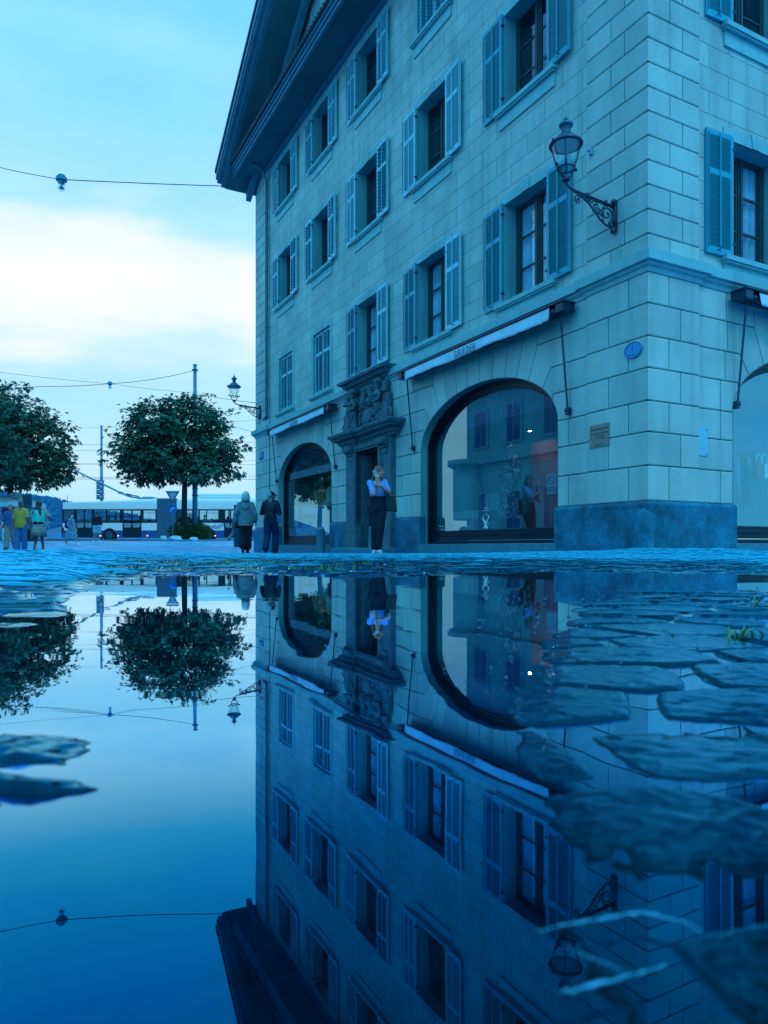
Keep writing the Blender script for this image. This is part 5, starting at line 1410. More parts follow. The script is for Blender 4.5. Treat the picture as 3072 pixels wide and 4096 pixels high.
# ------------------------------------------------------------------ poles, signs, wires
p = foot(780, 48.7)
t = empty('tram_pole', p, 0, 'tall pale grey pole rising through the tree to carry the wires', 'pole', 'overhead wire poles')
H = at(780, 1460, 48.7).z-p.z
b = MB(); b.tube([(0, 0, -.2), (0, 0, 3.9), (0, 0, 3.92), (0, 0, H*.62), (0, 0, H*.625), (0, 0, H)], [.175, .175, .17, .16, .125, .115], 18); b.build('shaft', M['galv'], t, smooth=True)
b = MB(); b.lathe([(.15, H-.02), (.15, H+.03), (0, H+.07)], n=16); b.build('cap', M['grey'], t)
b = MB()
for z in (3.1, 3.6, H-.35): b.lathe([(.18, z-.03), (.215, z-.03), (.215, z+.03), (.18, z+.03)], n=16)
b.build('clamp', M['iron'], t)
P1 = p+Vector((0, 0, H-.35))
p = foot(406, 68); p.z = .6
t = empty('tram_pole', p, 0, 'slimmer far pole behind the bus carrying stacked sign boxes', 'pole', 'overhead wire poles')
H2 = at(406, 1703, 68).z-p.z; zj = at(406, 1832, 68).z-p.z
b = MB(); b.tube([(0, 0, -.2), (0, 0, zj), (0, 0, zj+.02), (0, 0, H2)], [.145, .125, .10, .10], 14); b.build('shaft', M['galv'], t, smooth=True)
b = MB(); b.lathe([(.115, H2-.03), (.115, H2+.03), (0, H2+.06)], n=12); b.build('cap', M['grey'], t)
for i, yy in enumerate((1921, 1940, 1960, 1980)):
    z = at(406, yy+9, 68).z-p.z
    b = MB(); b.box(-.36, .20, -.32, .1, z-.17, z+.17); b.box(-.42, .26, -.35, .12, z+.171, z+.20); b.box(-.42, .26, -.35, .12, z-.20, z-.171); o = b.build('sign_box', M['galv'], t)
    b = MB(); b.box(-.05, .17, -.325, -.3201, z+.03, z+.11); b.box(.0, .03, -.325, -.3201, z-.12, z-.0); b.build('marking', M['white'], o)
P2 = p
def wire(pts, r, label, sag=0.0, name='overhead_wire'):
    Q = []
    for i in range(len(pts)-1):
        a, b_ = Vector(pts[i]), Vector(pts[i+1]); n = 14
        for k in range(n+(i == len(pts)-2)):
            f = k/n; q = a.lerp(b_, f); q.z -= sag*4*f*(1-f); Q.append(q)
    mb = MB(); mb.tube(Q, r, 6); o = mb.build(name, M['wire'], smooth=True); tag(o, label, 'wire', 'overhead wires'); return o
def hang_lamp(p, s, label):
    t = empty('hanging_lamp', p, 0, label, 'street lamp', 'lamps hung on the wires')
    b = MB(); b.lathe([(0, .20), (.14, .20), (.16, .17), (.16, .10), (.235, .09), (.24, -.05), (.16, -.10), (.15, -.16), (0, -.16)], n=20); b.v = [(x*s, y*s, z*s) for x, y, z in b.v]; b.build('housing', M['galv'], t, smooth=False)
    b = MB(); b.lathe([(.145, -.16), (.155, -.46), (.10, -.50), (0, -.505)], n=18); b.v = [(x*s, y*s, z*s) for x, y, z in b.v]; b.build('glass_cylinder', M['lampglass'], t, smooth=True)
    b = MB(); b.lathe([(.03, -.16), (.05, -.2), (.05, -.3), (.09, -.34), (.11, -.40), (0, -.42)], n=14); b.v = [(x*s, y*s, z*s) for x, y, z in b.v]; b.build('bulb', M['grey'], t, smooth=True)
    return t
Dn = 23.0
lp = at(246, 718, Dn); hang_lamp(lp, .72, 'bell shaped lamp hanging on the high wire left of the roof corner')
wire([at(-420, 590, 21), at(-10, 668, Dn), lp], .012, 'high wire running from the hanging lamp out over the left edge', .02)
wire([lp, wworld('L', LEN, .0, 12.72)], .014, 'high wire from the hanging lamp to the corner of the eaves', .02)
lp2 = at(440, 1535, 42); hang_lamp(lp2, .62, 'small lamp hanging between the two trees on crossing wires')
wire([P1, lp2], .016, 'wire from the pale pole down to the small hanging lamp', .15)
wire([lp2, at(160, 1546, 44), at(-300, 1566, 46)], .016, 'wire from the small hanging lamp into the left tree', .05)
wire([at(-250, 1452, 40), lp2], .010, 'thin wire slanting from the left edge to the small hanging lamp', .1)
wire([lp2, at(780, 1572, 47), wworld('L', LEN, -.0, 5.15)], .010, 'thin wire from the small hanging lamp past the pole to the facade', .05)
for i, (y0, y1, D, r) in enumerate(((1703, 1670, 66, .010), (1771, 1760, 66, .012), (1793, 1800, 66, .012), (1845, 1852, 66, .013), (1850, 1832, 70, .012), (1902, 1896, 66, .014), (1908, 1909, 64, .018))):
    wire([at(-200, y0+10, D), at(406, y0+8, D), at(1100, y1+8, D)], r, 'thin contact wire running level behind the trees above the bus')
wire([at(860, 1680, 50), at(1060, 1740, 44)], .010, 'thin wire slanting down behind the right tree towards the facade', .05)

# yield sign above a blue arrow sign
p = foot(674, 46.6)
t = empty('traffic_sign', p, 0, 'yield triangle above a round blue arrow sign in front of the bus bellows', 'traffic sign'); k = 46.6/FOC
zt, zb_, zc = at(0, 1966, 46.6).z-p.z, at(0, 2013, 46.6).z-p.z, at(0, 2037, 46.6).z-p.z; x0 = 16*k
b = MB(); b.tube([(x0, .05, -.1), (x0, .05, zt-.05)], .035, 10); b.build('post', M['galv'], t, smooth=True)
hw = 27*k
b = MB(); b.prism([(x0-hw, .0, zt), (x0+hw, .0, zt), (x0, .0, zb_)], (0, .02, 0)); o = b.build('yield_plate', mat('sign_red', (.08, .03, .06), .4), t, bevel=.02)
b = MB(); b.prism([(x0-hw*.68, -.006, zt-.08), (x0+hw*.68, -.006, zt-.08), (x0, -.006, zb_+.17)], (0, .004, 0)); b.build('panel', M['grey'], o)
b = MB(); b.box(x0-hw*1.03, x0+hw*1.03, -.03, .05, zt+.005, zt+.05); b.build('lamp_rail', M['white'], t)
b = MB(); b.prism([(x0+19*k*math.cos(i*math.pi/18), .0, zc+19*k*math.sin(i*math.pi/18)) for i in range(36)], (0, .02, 0)); o = b.build('arrow_plate', mat('sign_blue', (.01, .10, .33), .35), t)
ar = MB(); pts = [(-.17, -.17), (-.09, -.17), (-.07, -.02), (.02, .04), (.06, .04), (.06, -.05), (.2, .09), (.06, .21), (.06, .13), (-.02, .13), (-.13, .05)]
ar.prism([(x0+x, -.006, zc+z) for x, z in pts], (0, .004, 0)); ar.build('arrow', mat('arrow_blue', (.10, .38, .62), .4), o)

# information totem
p = foot(952, 34)
t = empty('information_totem', p, 0, 'dark blue information pillar beside the grey haired woman', 'totem'); k = 34/FOC; Ht = at(0, 2020, 34).z-p.z
b = MB(); b.box(-.185, .185, -.07, .07, .06, .78); b.box(-.165, .165, -.05, .05, 0, .06); b.build('base', M['iron'], t, bevel=.008)
b = MB(); b.box(-.185, .185, -.07, .07, .785, Ht); o = b.build('panel', mat('totem_blue', (.012, .03, .22), .35), t, bevel=.01)
b = MB()
for i in range(7): b.box(.02+.03*(i % 2), .10+.03*(i % 2), -.073, -.0705, .95+i*.13, 1.0+i*.13)
b.build('marking', M['enamel'], o)
# person hidden behind the totem: only a trousered leg and shoe show
# ------------------------------------------------------------------ trolley bus
BD = 61.0; BZ = .588
bx0, bx1 = at(243, 0, BD).x, at(1260, 0, BD).x
bus = empty('trolley_bus', (bx0, BD, BZ), 0, 'long white and blue articulated trolley bus crossing behind the trees', 'bus')
K = BD/FOC
def X(px): return (px-243)*K
def Zp(py): return at(0, py, BD).z-BZ
M['bluepaint'] = mat('bus_blue', (.02, .11, .40), .35, var=.04); M['buswhite'] = mat('bus_white', (.9, .93, .94), .35, var=.04)
M['busglass'] = glass('bus_glass', (.35, .55, .65), .06); M['busdark'] = mat('bus_black', (.008, .022, .04), .4)
zs_ = dict(bot=Zp(2150), blue=Zp(2122), belt=Zp(2092), win=Zp(2037), band=Zp(2014), roof=Zp(1996))
DEP = 2.5
def section(x0, x1, name, rear=False):
    b = MB(); b.m = 0
    b.box(x0, x1, 0, DEP, zs_['blue'], zs_['belt']); b.box(x0, x1, 0, DEP, zs_['win'], zs_['band'])
    b.m = 1; b.box(x0, x1, .0, DEP, zs_['bot'], zs_['blue'])
    b.m = 2
    b.box(x0, x1, DEP-.05, DEP, zs_['belt'], zs_['belt']+.12); b.box(x0, x1, .02, DEP-.02, zs_['bot']+.1, zs_['bot']+.14)
    for xx in (x0, x1-.09):
        b.box(xx, xx+.09, .0, .09, zs_['belt'], zs_['win']); b.box(xx, xx+.09, DEP-.09, DEP, zs_['belt'], zs_['win'])
    n = max(2, round((x1-x0)/1.9))
    for i in range(1, n): b.box(x0+(x1-x0)*i/n-.05, x0+(x1-x0)*i/n+.05, DEP-.09, DEP, zs_['belt'], zs_['win'])
    if rear: b.m = 1; b.box(x0-.13, x0, .05, DEP-.05, zs_['bot']+.05, zs_['band']+.0)
    o = b.build('body', [M['buswhite'], M['bluepaint'], M['busdark']], bus, bevel=.02); return o
xr0, xr1, xb1, xf1 = X(250), X(628), X(706), X(1260)
section(xr0, xr1, 'rear', True); section(xb1, xf1, 'front')
def roof(x0, x1, h0, h1):
    b = MB(); n = 8
    prof = [(.0, 0), (.03, .10), (.12, .2), (.3, .27), (.6, .3), (DEP-.6, .3), (DEP-.3, .27), (DEP-.03, .1), (DEP, 0)]
    vs = [(x0, y, zs_['band']+z*h0) for y, z in prof]+[(x1, y, zs_['band']+z*h1) for y, z in prof]; k = len(prof)
    b.add(vs, [(i, i+1, k+i+1, k+i) for i in range(k-1)]+[tuple(range(k)), tuple(range(k, 2*k))])
    for zf in (.35, .6, .8): b.tube([(x0, -.005+.25*(zf-.3), zs_['band']+.3*h0*zf), (x1, -.005+.25*(zf-.3), zs_['band']+.3*h1*zf)], .012, 5)
    b.build('roof', M['buswhite'], bus)
roof(xr0, xr1, .35, 1.55); roof(xb1, xf1, 1.6, 1.6)
b = MB(); b.box(xb1+1.4, X(985), .35, DEP-.35, zs_['band']+.46, zs_['band']+.46+.42); b.build('roof_unit', M['buswhite'], bus, bevel=.1)
b = MB(); b.box(X(560), X(606), .5, 1.6, zs_['band']+.44, zs_['band']+.62); b.build('roof_vent', M['grey'], bus, bevel=.03)
b = MB(); n = 34; vs = []
for i in range(n+1):
    f = i/n; x = xr1+(xb1-xr1)*f; d = .05 if i % 2 else -.02
    vs += [(x, d, zs_['bot']+.05), (x, d, zs_['band']+.45), (x, DEP-d, zs_['band']+.45), (x, DEP-d, zs_['bot']+.05)]
b.add(vs, [(i*4+j, (i+1)*4+j, (i+1)*4+j+1, i*4+j+1) for i in range(n) for j in range(3)]); b.build('bellows', mat('bellows_rubber', (.07, .20, .32), .7), bus)
def win(px0, px1, low=None):
    z0 = zs_['belt']+.02 if low is None else low
    b = MB(); x0, x1 = X(px0), X(px1); e = .05
    for q in ((x0, x1, z0, z0+e), (x0, x1, zs_['win']-e, zs_['win']), (x0, x0+e, z0+e, zs_['win']-e), (x1-e, x1, z0+e, zs_['win']-e)): b.box(q[0], q[1], .005, .05, q[2], q[3])
    b.box(x0+e, x1-e, .008, .045, zs_['win']-.33, zs_['win']-.30)
    o = b.build('window', M['busdark'], bus)
    b = MB(); b.quad((x0+e, .02, z0+e), (x1-e, .02, z0+e), (x1-e, .02, zs_['win']-e), (x0+e, .02, zs_['win']-e)); b.build('pane', M['busglass'], o)
for a, c_ in ((252, 297), (375, 425), (427, 483), (570, 624), (709, 770), (775, 795), (797, 875), (960, 1010), (1012, 1100)): win(a, c_)
gp = MB()
for a, c_ in ((250, 252.5), (296.5, 303.5), (371.5, 375.5), (424.5, 427.5), (482.5, 490.5), (565.5, 570.5), (623.5, 628), (706, 709.5), (769.5, 775.5), (794.5, 797.5), (874.5, 896.5), (947.5, 960.5), (1009.5, 1012.5), (1099.5, 1260)): gp.box(X(a), X(c_), .003, .06, zs_['belt'], zs_['win'])
gp.box(X(250), xr1, .9, 1.0, zs_['belt']-.1, zs_['belt']+.3); gp.box(xb1, xf1, .9, 1.0, zs_['belt']-.1, zs_['belt']+.3)
gp.build('window_pillar', M['busdark'], bus)
def bdoor(px0, px1):
    o = None; xm = (px0+px1)/2
    b = MB(); b.box(X(px0), X(px1), -.012, -.001, zs_['bot']+.02, zs_['bot']+.24); b.box(X(px0), X(px1), -.012, .03, zs_['win']-.08, zs_['win']+.0); b.box(X(xm)-.06, X(xm)+.06, -.012, .03, zs_['bot']+.241, zs_['win']-.081)
    for q in (X(px0), X(px1)-.1): b.box(q, q+.1, -.012, .03, zs_['bot']+.241, zs_['win']-.081)
    for x0, x1 in ((X(px0)+.1, X(xm)-.06), (X(xm)+.06, X(px1)-.1)): b.box(x0, x1, -.012, -.004, zs_['bot']+.241, zs_['belt']-.28)
    o = b.build('door', M['busdark'], bus)
    for x0, x1 in ((X(px0)+.1, X(xm)-.06), (X(xm)+.06, X(px1)-.1)):
        b = MB(); b.quad((x0, .0, zs_['belt']-.28), (x1, .0, zs_['belt']-.28), (x1, .0, zs_['win']-.08), (x0, .0, zs_['win']-.08)); b.build('pane', M['busglass'], o)
        b = MB(); b.box(x0+.06, x0+.55, -.016, -.0125, zs_['belt']-.36, zs_['belt']-.31); b.build('lettering', M['white'], o)
for a, c_ in ((303, 372), (490, 566), (896, 948)): bdoor(a, c_)
def bwheel(px, py, r):
    x = X(px); z = r-.02
    b = MB(); b.cyl((x, -.02, z), (x, .3, z), r*1.18, n=32); b.build('wheel_arch', M['busdark'], bus)
    b = MB(); b.cyl((x, -.05, z), (x, .26, z), r, n=36); w = b.build('wheel', M['black'], bus, bevel=.04)
    b = MB(); b.cyl((x, -.07, z), (x, -.045, z), r*.62, n=28); b.cyl((x, -.12, z), (x, -.069, z), r*.2, n=18)
    for i in range(10): b.cyl((x+r*.42*math.cos(i*.628), -.09, z+r*.42*math.sin(i*.628)), (x+r*.42*math.cos(i*.628), -.069, z+r*.42*math.sin(i*.628)), .03, n=8)
    b.build('rim', mat('steel_rim', (.06, .14, .20), .4, .5) if 'rim' not in M else M['rim'], w); M.setdefault('rim', bpy.data.materials['steel_rim'])
bwheel(438, 0, .5); bwheel(835, 0, .5); bwheel(1150, 0, .5)
M['amber'] = emit('amber_lamp', (1, .25, .03), 5)
for px in (402, 473, 590, 861): b = MB(); b.ell((X(px), -.02, Zp(2143)), (.06, .03, .045)); b.build('marker_light', M['amber'], bus)
b = MB(); b.box(X(246), X(256), -.02, .2, Zp(2128), Zp(2110)); b.build('tail_lamp', mat('tail_red', (.12, .01, .06), .3), bus)
b = MB(); b.tube([(X(262), .4, zs_['band']), (X(261), .4, zs_['band']+.75)], .02, 6); b.tube([(X(236), .4, zs_['band']+.06), (X(262), .4, zs_['band']+.06)], .02, 6); b.build('aerial', M['iron'], bus)
tp = [(X(548), .8, Zp(1990)), (X(505), .8, Zp(1984)), (X(465), .8, Zp(1968)), (X(330), .8, Zp(1902)), (X(230), .8, Zp(1852))]
for i, yo in enumerate((0, .5)):
    b = MB(); b.tube([(x, y+yo, z) for x, y, z in tp], [.08, .07, .055, .045, .035], 8)
    b.tube([(X(505)+.2, .8+yo, Zp(1984)-.05), (X(490), .8+yo, Zp(1972)), (X(535), .8+yo, Zp(1982))], .05, 6); b.cyl((X(465)-.1, .8+yo, Zp(1970)), (X(465)+.12, .8+yo, Zp(1966)), .09)
    b.build('trolley_pole', M['galv'], bus, smooth=True)
text('lettering', 'Grüezi', .52, M['bluepaint'], bus, (X(858), -.006, Zp(2118)), (math.pi/2, -R(22), 0), .8, .003, 'LEFT')
text('lettering', 'Steinmatt', .34, M['bluepaint'], bus, (X(832), -.006, Zp(2114)), (math.pi/2, 0, 0), .85, .003, 'LEFT')
b = MB(); b.prism([(X(818), -.006, Zp(2120)), (X(828), -.006, Zp(2113)), (X(838), -.006, Zp(2113)), (X(850), -.006, Zp(2121)), (X(842), -.006, Zp(2121)), (X(834), -.006, Zp(2116)), (X(826), -.006, Zp(2121))], (0, .004, 0))
b.box(X(838), X(862), -.006, -.002, Zp(2106), Zp(2104)); b.prism([(X(822), -.006, Zp(2108)), (X(832), -.006, Zp(2103)), (X(834), -.006, Zp(2112)), (X(824), -.006, Zp(2114))], (0, .004, 0)); b.build('house_logo', M['bluepaint'], bus)
M['silh'] = mat('passenger_coat', (.02, .05, .08), .8)
def passenger(px, py, s, label, y=.9):
    t = empty('person', (bx0+X(px), BD+y, BZ+Zp(py)), 0, label, 'person', 'passengers seated in the bus'); b = MB()
    b.ell((0, 0, 0), (.10, .11, .14)); b.cyl((0, 0, -.3), (0, 0, -.08), .06); b.loft([((0, .02, -.95), .22, .16), ((0, .02, -.5), .24, .15), ((0, .02, -.28), .20, .12), ((0, .02, -.2), .08, .08)], 14)
    b.ell((0, 0, -.9), (.24, .24, .2)); b.v = [(x*s, y_*s, z*s) for x, y_, z in b.v]; b.build('body', M['silh'], t, remesh=.03, smooths=3)
    b = MB(); b.ell((0, .03, .03), (.12, .12, .14)); b.v = [(x*s, y_*s, z*s) for x, y_, z in b.v]; b.build('hair', M['black'], t, smooth=True)
for px, py, s, lb in ((275, 2058, 1, 'passenger in the rearmost window of the bus'), (420, 2064, .95, 'passenger seen over the black jacketed man, left of two'), (446, 2066, .95, 'passenger with bushy hair right of two in the long rear window'),
                      (545, 2068, 1.1, 'standing passenger behind the glass of the middle bus door'), (808, 2064, 1, 'passenger in a hood by the window right of the pale pole'), (836, 2078, .8, 'small passenger slumped low beside the hooded one'), (903, 2072, 1.1, 'passenger standing inside the front bus door')):
    passenger(px, py, s, lb)

# ------------------------------------------------------------------ market tent, banner, parking board at the left
p = foot(57, 50); k = 50/FOC
t = empty('market_tent', p, 0, 'white pop up market tent with a pointed roof at the left edge', 'tent')
zt_, ze = at(0, 1968, 50).z-p.z, at(0, 2012, 50).z-p.z; zv = at(0, 2031, 50).z-p.z; hw = 1.5
b = MB(); n = 8
def rfp(i, j):                                   # concave pyramid
    return None
rings = []
for f, z in ((1, ze), (.72, ze+.22*(zt_-ze)), (.4, ze+.5*(zt_-ze)), (.15, ze+.8*(zt_-ze)), (.02, zt_)): rings.append([(-hw*f, -hw*f, z), (hw*f, -hw*f, z), (hw*f, hw*f, z), (-hw*f, hw*f, z)])
rings.insert(0, [(-hw, -hw, zv), (hw, -hw, zv), (hw, hw, zv), (-hw, hw, zv)])
vs = [q for r_ in rings for q in r_]; b.add(vs, [(i*4+j, i*4+(j+1) % 4, (i+1)*4+(j+1) % 4, (i+1)*4+j) for i in range(len(rings)-1) for j in range(4)])
b.build('canopy', mat('tent_cloth', (.75, .88, .92), .7, var=.08), t)
for sx in (-1, 1):
    for sy in (-1, 1): b = MB(); b.tube([(sx*hw*.97, sy*hw*.97, 0), (sx*hw*.97, sy*hw*.97, zv+.1)], .025, 8); b.build('leg', M['white'], t)
b = MB(); b.tube([(-hw*.5, -hw*.75, ze+.2), (0, -hw*.62, ze+.46), (hw*.5, -hw*.75, ze+.2)], .03, 6); b.build('crest', M['bluepaint'], t)
p = foot(40, 49)
t = empty('red_banner', p, 0, 'red and white printed banner hanging below the market tent', 'banner'); k = 49/FOC
b = MB(); b.box(at(8, 0, 49).x-p.x, at(88, 0, 49).x-p.x, 0, .03, at(0, 2112, 49).z-p.z, at(0, 2033, 49).z-p.z); b.m = 1; b.box(at(8, 0, 49).x-p.x, at(88, 0, 49).x-p.x, 0, .03, .05, at(0, 2112, 49).z-p.z-.002)
b.build('cloth', [mat('banner_red', (.42, .02, .08), .7), M['white']], t)
for s_, yy in (('UNSERE', 2050), ('GROSSE', 2062)): text('lettering', s_, .2, M['white'], t, (at(28, 0, 49).x-p.x-.1, -.006, at(0, yy, 49).z-p.z), (math.pi/2, 0, 0), .9, .002, 'LEFT')
b = MB(); b.prism([(at(12, 0, 49).x-p.x, -.006, .55), (at(16, 0, 49).x-p.x, -.006, .45), (at(20, 0, 49).x-p.x, -.006, .6), (at(16, 0, 49).x-p.x, -.006, .3)], (0, .004, 0)); b.build('heart', M['redpanel'], t)
p = foot(110, 44); k = 44/FOC
t = empty('notice_board', p, 0, 'dark board with a crossed circle on a post beside the market tent', 'sign')
z0, z1 = at(0, 2034, 44).z-p.z, at(0, 1978, 44).z-p.z
b = MB(); b.box(-20*k, 18*k, -.03, .03, z0, z1); o = b.build('board', mat('board_back', (.02, .07, .11), .5), t, bevel=.01)
b = MB(); zc = (z0+z1)/2; b.tube([(12*k*math.cos(i*math.pi/12), -.04, zc+12*k*math.sin(i*math.pi/12)) for i in range(25)], .022, 6); b.tube([(-14*k, -.04, zc-14*k), (14*k, -.04, zc+14*k)], .022, 6); b.build('emblem', M['wire'], o)
b = MB(); b.box(13*k, 18*k, -.04, .04, -.1, z0); b.build('post', M['iron'], t)
t = empty('bin', foot(124, 44.5), 0, 'dark waist high bin behind the teal scarf woman', 'bin')
b = MB(); b.lathe([(.28, .02), (.3, .7), (.31, .72), (.31, .78), (.2, .82), (0, .83)], n=18); b.build('drum', M['black'], t, smooth=True); b = MB(); b.box(-.12, .12, -.32, -.26, .74, .78); b.build('slot', M['iron'], t)

# ------------------------------------------------------------------ wooded hill far behind, far shore
M['hill'] = mat('far_wood', (.02, .12, .24), .9, var=.5, scale=.15)  # blue of distance haze put into the foliage colour
M['meadow'] = mat('far_meadow', (.05, .30, .46), .9, var=.2, scale=.08)
hx = [-400, -200, -40, 60, 130, 180, 220, 262, 330, 420, 520, 700, 900, 1300, 2200]; hy = [1955, 1950, 1965, 1985, 1992, 2000, 2004, 2012, 2030, 2052, 2070, 2085, 2080, 2060, 2050]
HD = 420
b = MB(); n = 260; rows = 16; vs = []
for j in range(rows):
    f = j/(rows-1)
    for i in range(n):
        px = -700+3100*i/(n-1); top = at(0, np.interp(px, hx, hy), HD).z
        D = HD-170*(1-f)
        x = (px-CX)/FOC*HD; z = -2+(top+2)*math.sin(f*math.pi/2)+(1.0*mnoise.noise(Vector((x*.06, f*9, 0)))+.5*mnoise.noise(Vector((x*.17, f*20, 4))))*f
        vs.append((x, D, z))
b.add(vs, [(j*n+i, j*n+i+1, (j+1)*n+i+1, (j+1)*n+i) for j in range(rows-1) for i in range(n-1)])
tag(b.build('hill', M['hill'], smooth=True), kind='structure')
b = MB(); rng = random.Random(77)
for i in range(5200):
    px = rng.uniform(-300, 560); f = rng.random()**.7
    top = at(0, np.interp(px, hx, hy), HD).z; D = HD-170*(1-f)-1; x = (px-CX)/FOC*HD
    z = -2+(top+2)*math.sin(f*math.pi/2)
    if 150 < px < 250 and .50 < f < .66: continue
    h = rng.uniform(1.4, 3.2)*(.6+.4*f); w = h*rng.uniform(.28, .5)
    if rng.random() < .35: b.lathe([(w*.8, 0), (w*.5, h*.5), (0, h*1.15)], (x, D, z-.3), 6)
    else: b.ell((x, D, z+h*.3), (w, w, h*.55), nu=7, nv=5)
tag(b.build('hill_wood', mat('hill_trees', (.018, .12, .25), .9, var=.45, scale=.5)), kind='stuff')  # same haze blue put into the tree colour
# ------------------------------------------------------------------ people
M['skin'] = mat('skin', (.42, .27, .25), .55, var=.06)
M['skin2'] = mat('tanned_skin', (.22, .15, .14), .55, var=.06)
def cloth(name, col, rough=.85, var=.18, sc=7): return mat(name, col, rough, var=var, scale=sc, bump=.008, bscale=16)
def mirror(p): return (-p[0], p[1], p[2])
class Fig:
    """standing figure in metres, facing -y; +x is to the viewer's right when it faces the viewer"""
    def __init__(s, H, **kw):
        s.H = H; h = H
        d = dict(hipR=(-.052*h, 0, .52*h), hipL=(.052*h, 0, .52*h), kneeR=(-.056*h, -.01*h, .285*h), kneeL=(.056*h, -.01*h, .285*h), ankR=(-.056*h, .012*h, .045*h), ankL=(.056*h, .012*h, .045*h),
                 toeR=(-.066*h, -.085*h, .016*h), toeL=(.066*h, -.085*h, .016*h), shR=(-.108*h, 0, .808*h), shL=(.108*h, 0, .808*h), elR=(-.135*h, .015*h, .63*h), elL=(.135*h, .015*h, .63*h),
                 wrR=(-.14*h, -.03*h, .48*h), wrL=(.14*h, -.03*h, .48*h), neck=(0, .008*h, .845*h), head=(0, -.012*h, .928*h))
        d.update(kw); s.j = {k: Vector(v) for k, v in d.items()}
        s.headrot = Matrix.Identity(3)
    def hand(s, mb, w, d, pn, curl=.5, size=None):
        """palm, four unequal fingers bent at two knuckles, thumb leaving the side"""
        L_ = size or s.H*.105; d = Vector(d).normalized(); pn = Vector(pn); pn = (pn-d*pn.dot(d)).normalized(); sd = d.cross(pn)
        w = Vector(w); pc = w+d*L_*.28
        Mx = Matrix((sd, pn, d)).transposed()
        mb.ell(pc, (L_*.21, L_*.10, L_*.30), Mx, 10, 8)
        for i, (o, l) in enumerate(((-.165, .40), (-.055, .47), (.055, .44), (.16, .34))):
            a = pc+sd*o*L_+d*L_*.22; b = a+(d+pn*curl*.5).normalized()*l*L_*.5; c = b+(d*.8+pn*curl*1.4).normalized()*l*L_*.5
            mb.chain([a, b, c], [L_*.058, L_*.052, L_*.043], 7)
        a = pc+sd*-.17*L_-d*L_*.12; b = a+(d*.6-sd*.75+pn*.35).normalized()*L_*.24; c = b+(d*.9+pn*.4*curl-sd*.1).normalized()*L_*.2
        mb.chain([a, b, c], [L_*.075, L_*.06, L_*.05], 7)
    def body(s, hands=None, face=True):
        h = s.H; j = s.j; b = MB()
        ch = (j['shR']+j['shL'])/2; hp = (j['hipR']+j['hipL'])/2
        def tor(f, dz=0): return hp.lerp(ch, f)
        b.loft([(tor(-.08), .085*h, .06*h), (tor(.1), .09*h, .065*h), (tor(.35), .075*h, .056*h), (tor(.65), .092*h, .064*h), (tor(.9), .092*h, .055*h), (tor(1.04), .045*h, .04*h)], 16)
        b.chain([ch+Vector((0, .01*h, 0)), j['neck'], j['head']+s.headrot @ Vector((0, .012*h, -.03*h))], [.05*h, .032*h, .030*h])
        for q in 'RL':
            b.chain([j['sh'+q], j['el'+q], j['wr'+q]], [.034*h, .026*h, .018*h])
            b.chain([j['hip'+q], j['knee'+q], j['ank'+q]], [.053*h, .034*h, .022*h])
            b.cap(j['ank'+q]-Vector((0, 0, .012*h)), j['toe'+q]+Vector((0, 0, .004*h)), .024*h, .016*h)
            hd = (hands or {}).get(q)
            dd, pn, cu = hd if hd else (j['wr'+q]-j['el'+q]+Vector((0, -.02, -.05)), (1 if q == 'R' else -1, -.3, 0), .5)
            s.hand(b, j['wr'+q], dd, pn, cu)
        c = j['head']; Rm = s.headrot
        def hp_(x, y, z): return c+Rm @ Vector((x*h, y*h, z*h))
        b.ell(hp_(0, .010, .014), (.045*h, .054*h, .055*h), Rm); b.ell(hp_(0, -.012, -.02), (.037*h, .042*h, .05*h), Rm); b.ell(hp_(0, -.034, -.052), (.016*h, .014*h, .014*h), Rm)
        if face:
            b.chain([hp_(0, -.050, .012), hp_(0, -.062, -.010)], [.006*h, .0095*h], 8); b.ell(hp_(0, -.05, -.034), (.015*h, .008*h, .006*h), Rm, 8, 6)
            for q in (-1, 1):
                b.ell(hp_(q*.046, .004, -.004), (.006*h, .012*h, .018*h), Rm, 8, 6); b.ell(hp_(q*.018, -.045, .016), (.014*h, .01*h, .006*h), Rm, 8, 6); b.ell(hp_(q*.022, -.038, -.012), (.014*h, .014*h, .016*h), Rm, 8, 6)
        return b
    def eyes(s, t, body):
        h = s.H; c = s.j['head']; b = MB()
        for q in (-1, 1): b.ell(c+s.headrot @ Vector((q*.018*h, -.050*h, .004*h)), (.008*h, .004*h, .004*h), s.headrot, 8, 6)
        b.build('eyes', M['ink'], body)
    def shirt(s, ex=.014, sleeve=1.0, hem=.0, flare=0.0, loose=0.0):
        h = s.H; j = s.j; b = MB(); ch = (j['shR']+j['shL'])/2; hp = (j['hipR']+j['hipL'])/2; e = ex*h
        def tor(f): return hp.lerp(ch, f)
        b.loft([(tor(hem), (.088+flare)*h+e, (.064+flare*.7)*h+e), (tor(.15), (.086+flare*.6+loose)*h+e, .064*h+e+loose*h), (tor(.4), (.078+loose)*h+e, .058*h+e+loose*h), (tor(.68), .093*h+e, .066*h+e), (tor(.9), .096*h+e, .056*h+e), (tor(1.03), .06*h+e, .045*h+e), (tor(1.09), .036*h+e*.6, .036*h+e*.6)], 18)
        for q in 'RL':
            a, m, w = j['sh'+q], j['el'+q], j['wr'+q]
            a = a+(ch-a)*.14-Vector((0, 0, .012*h)); b.cap(ch.lerp(a, .45)+Vector((0, 0, .012*h)), a, .040*h+e*.6, .034*h+e)
            if sleeve > 1: b.chain([a, m, m.lerp(w, sleeve-1)], [.036*h+e, .029*h+e, .022*h+e])
            else: b.chain([a, a.lerp(m, sleeve*.5), a.lerp(m, sleeve)], [.038*h+e, .036*h+e, .034*h+e])
        return b
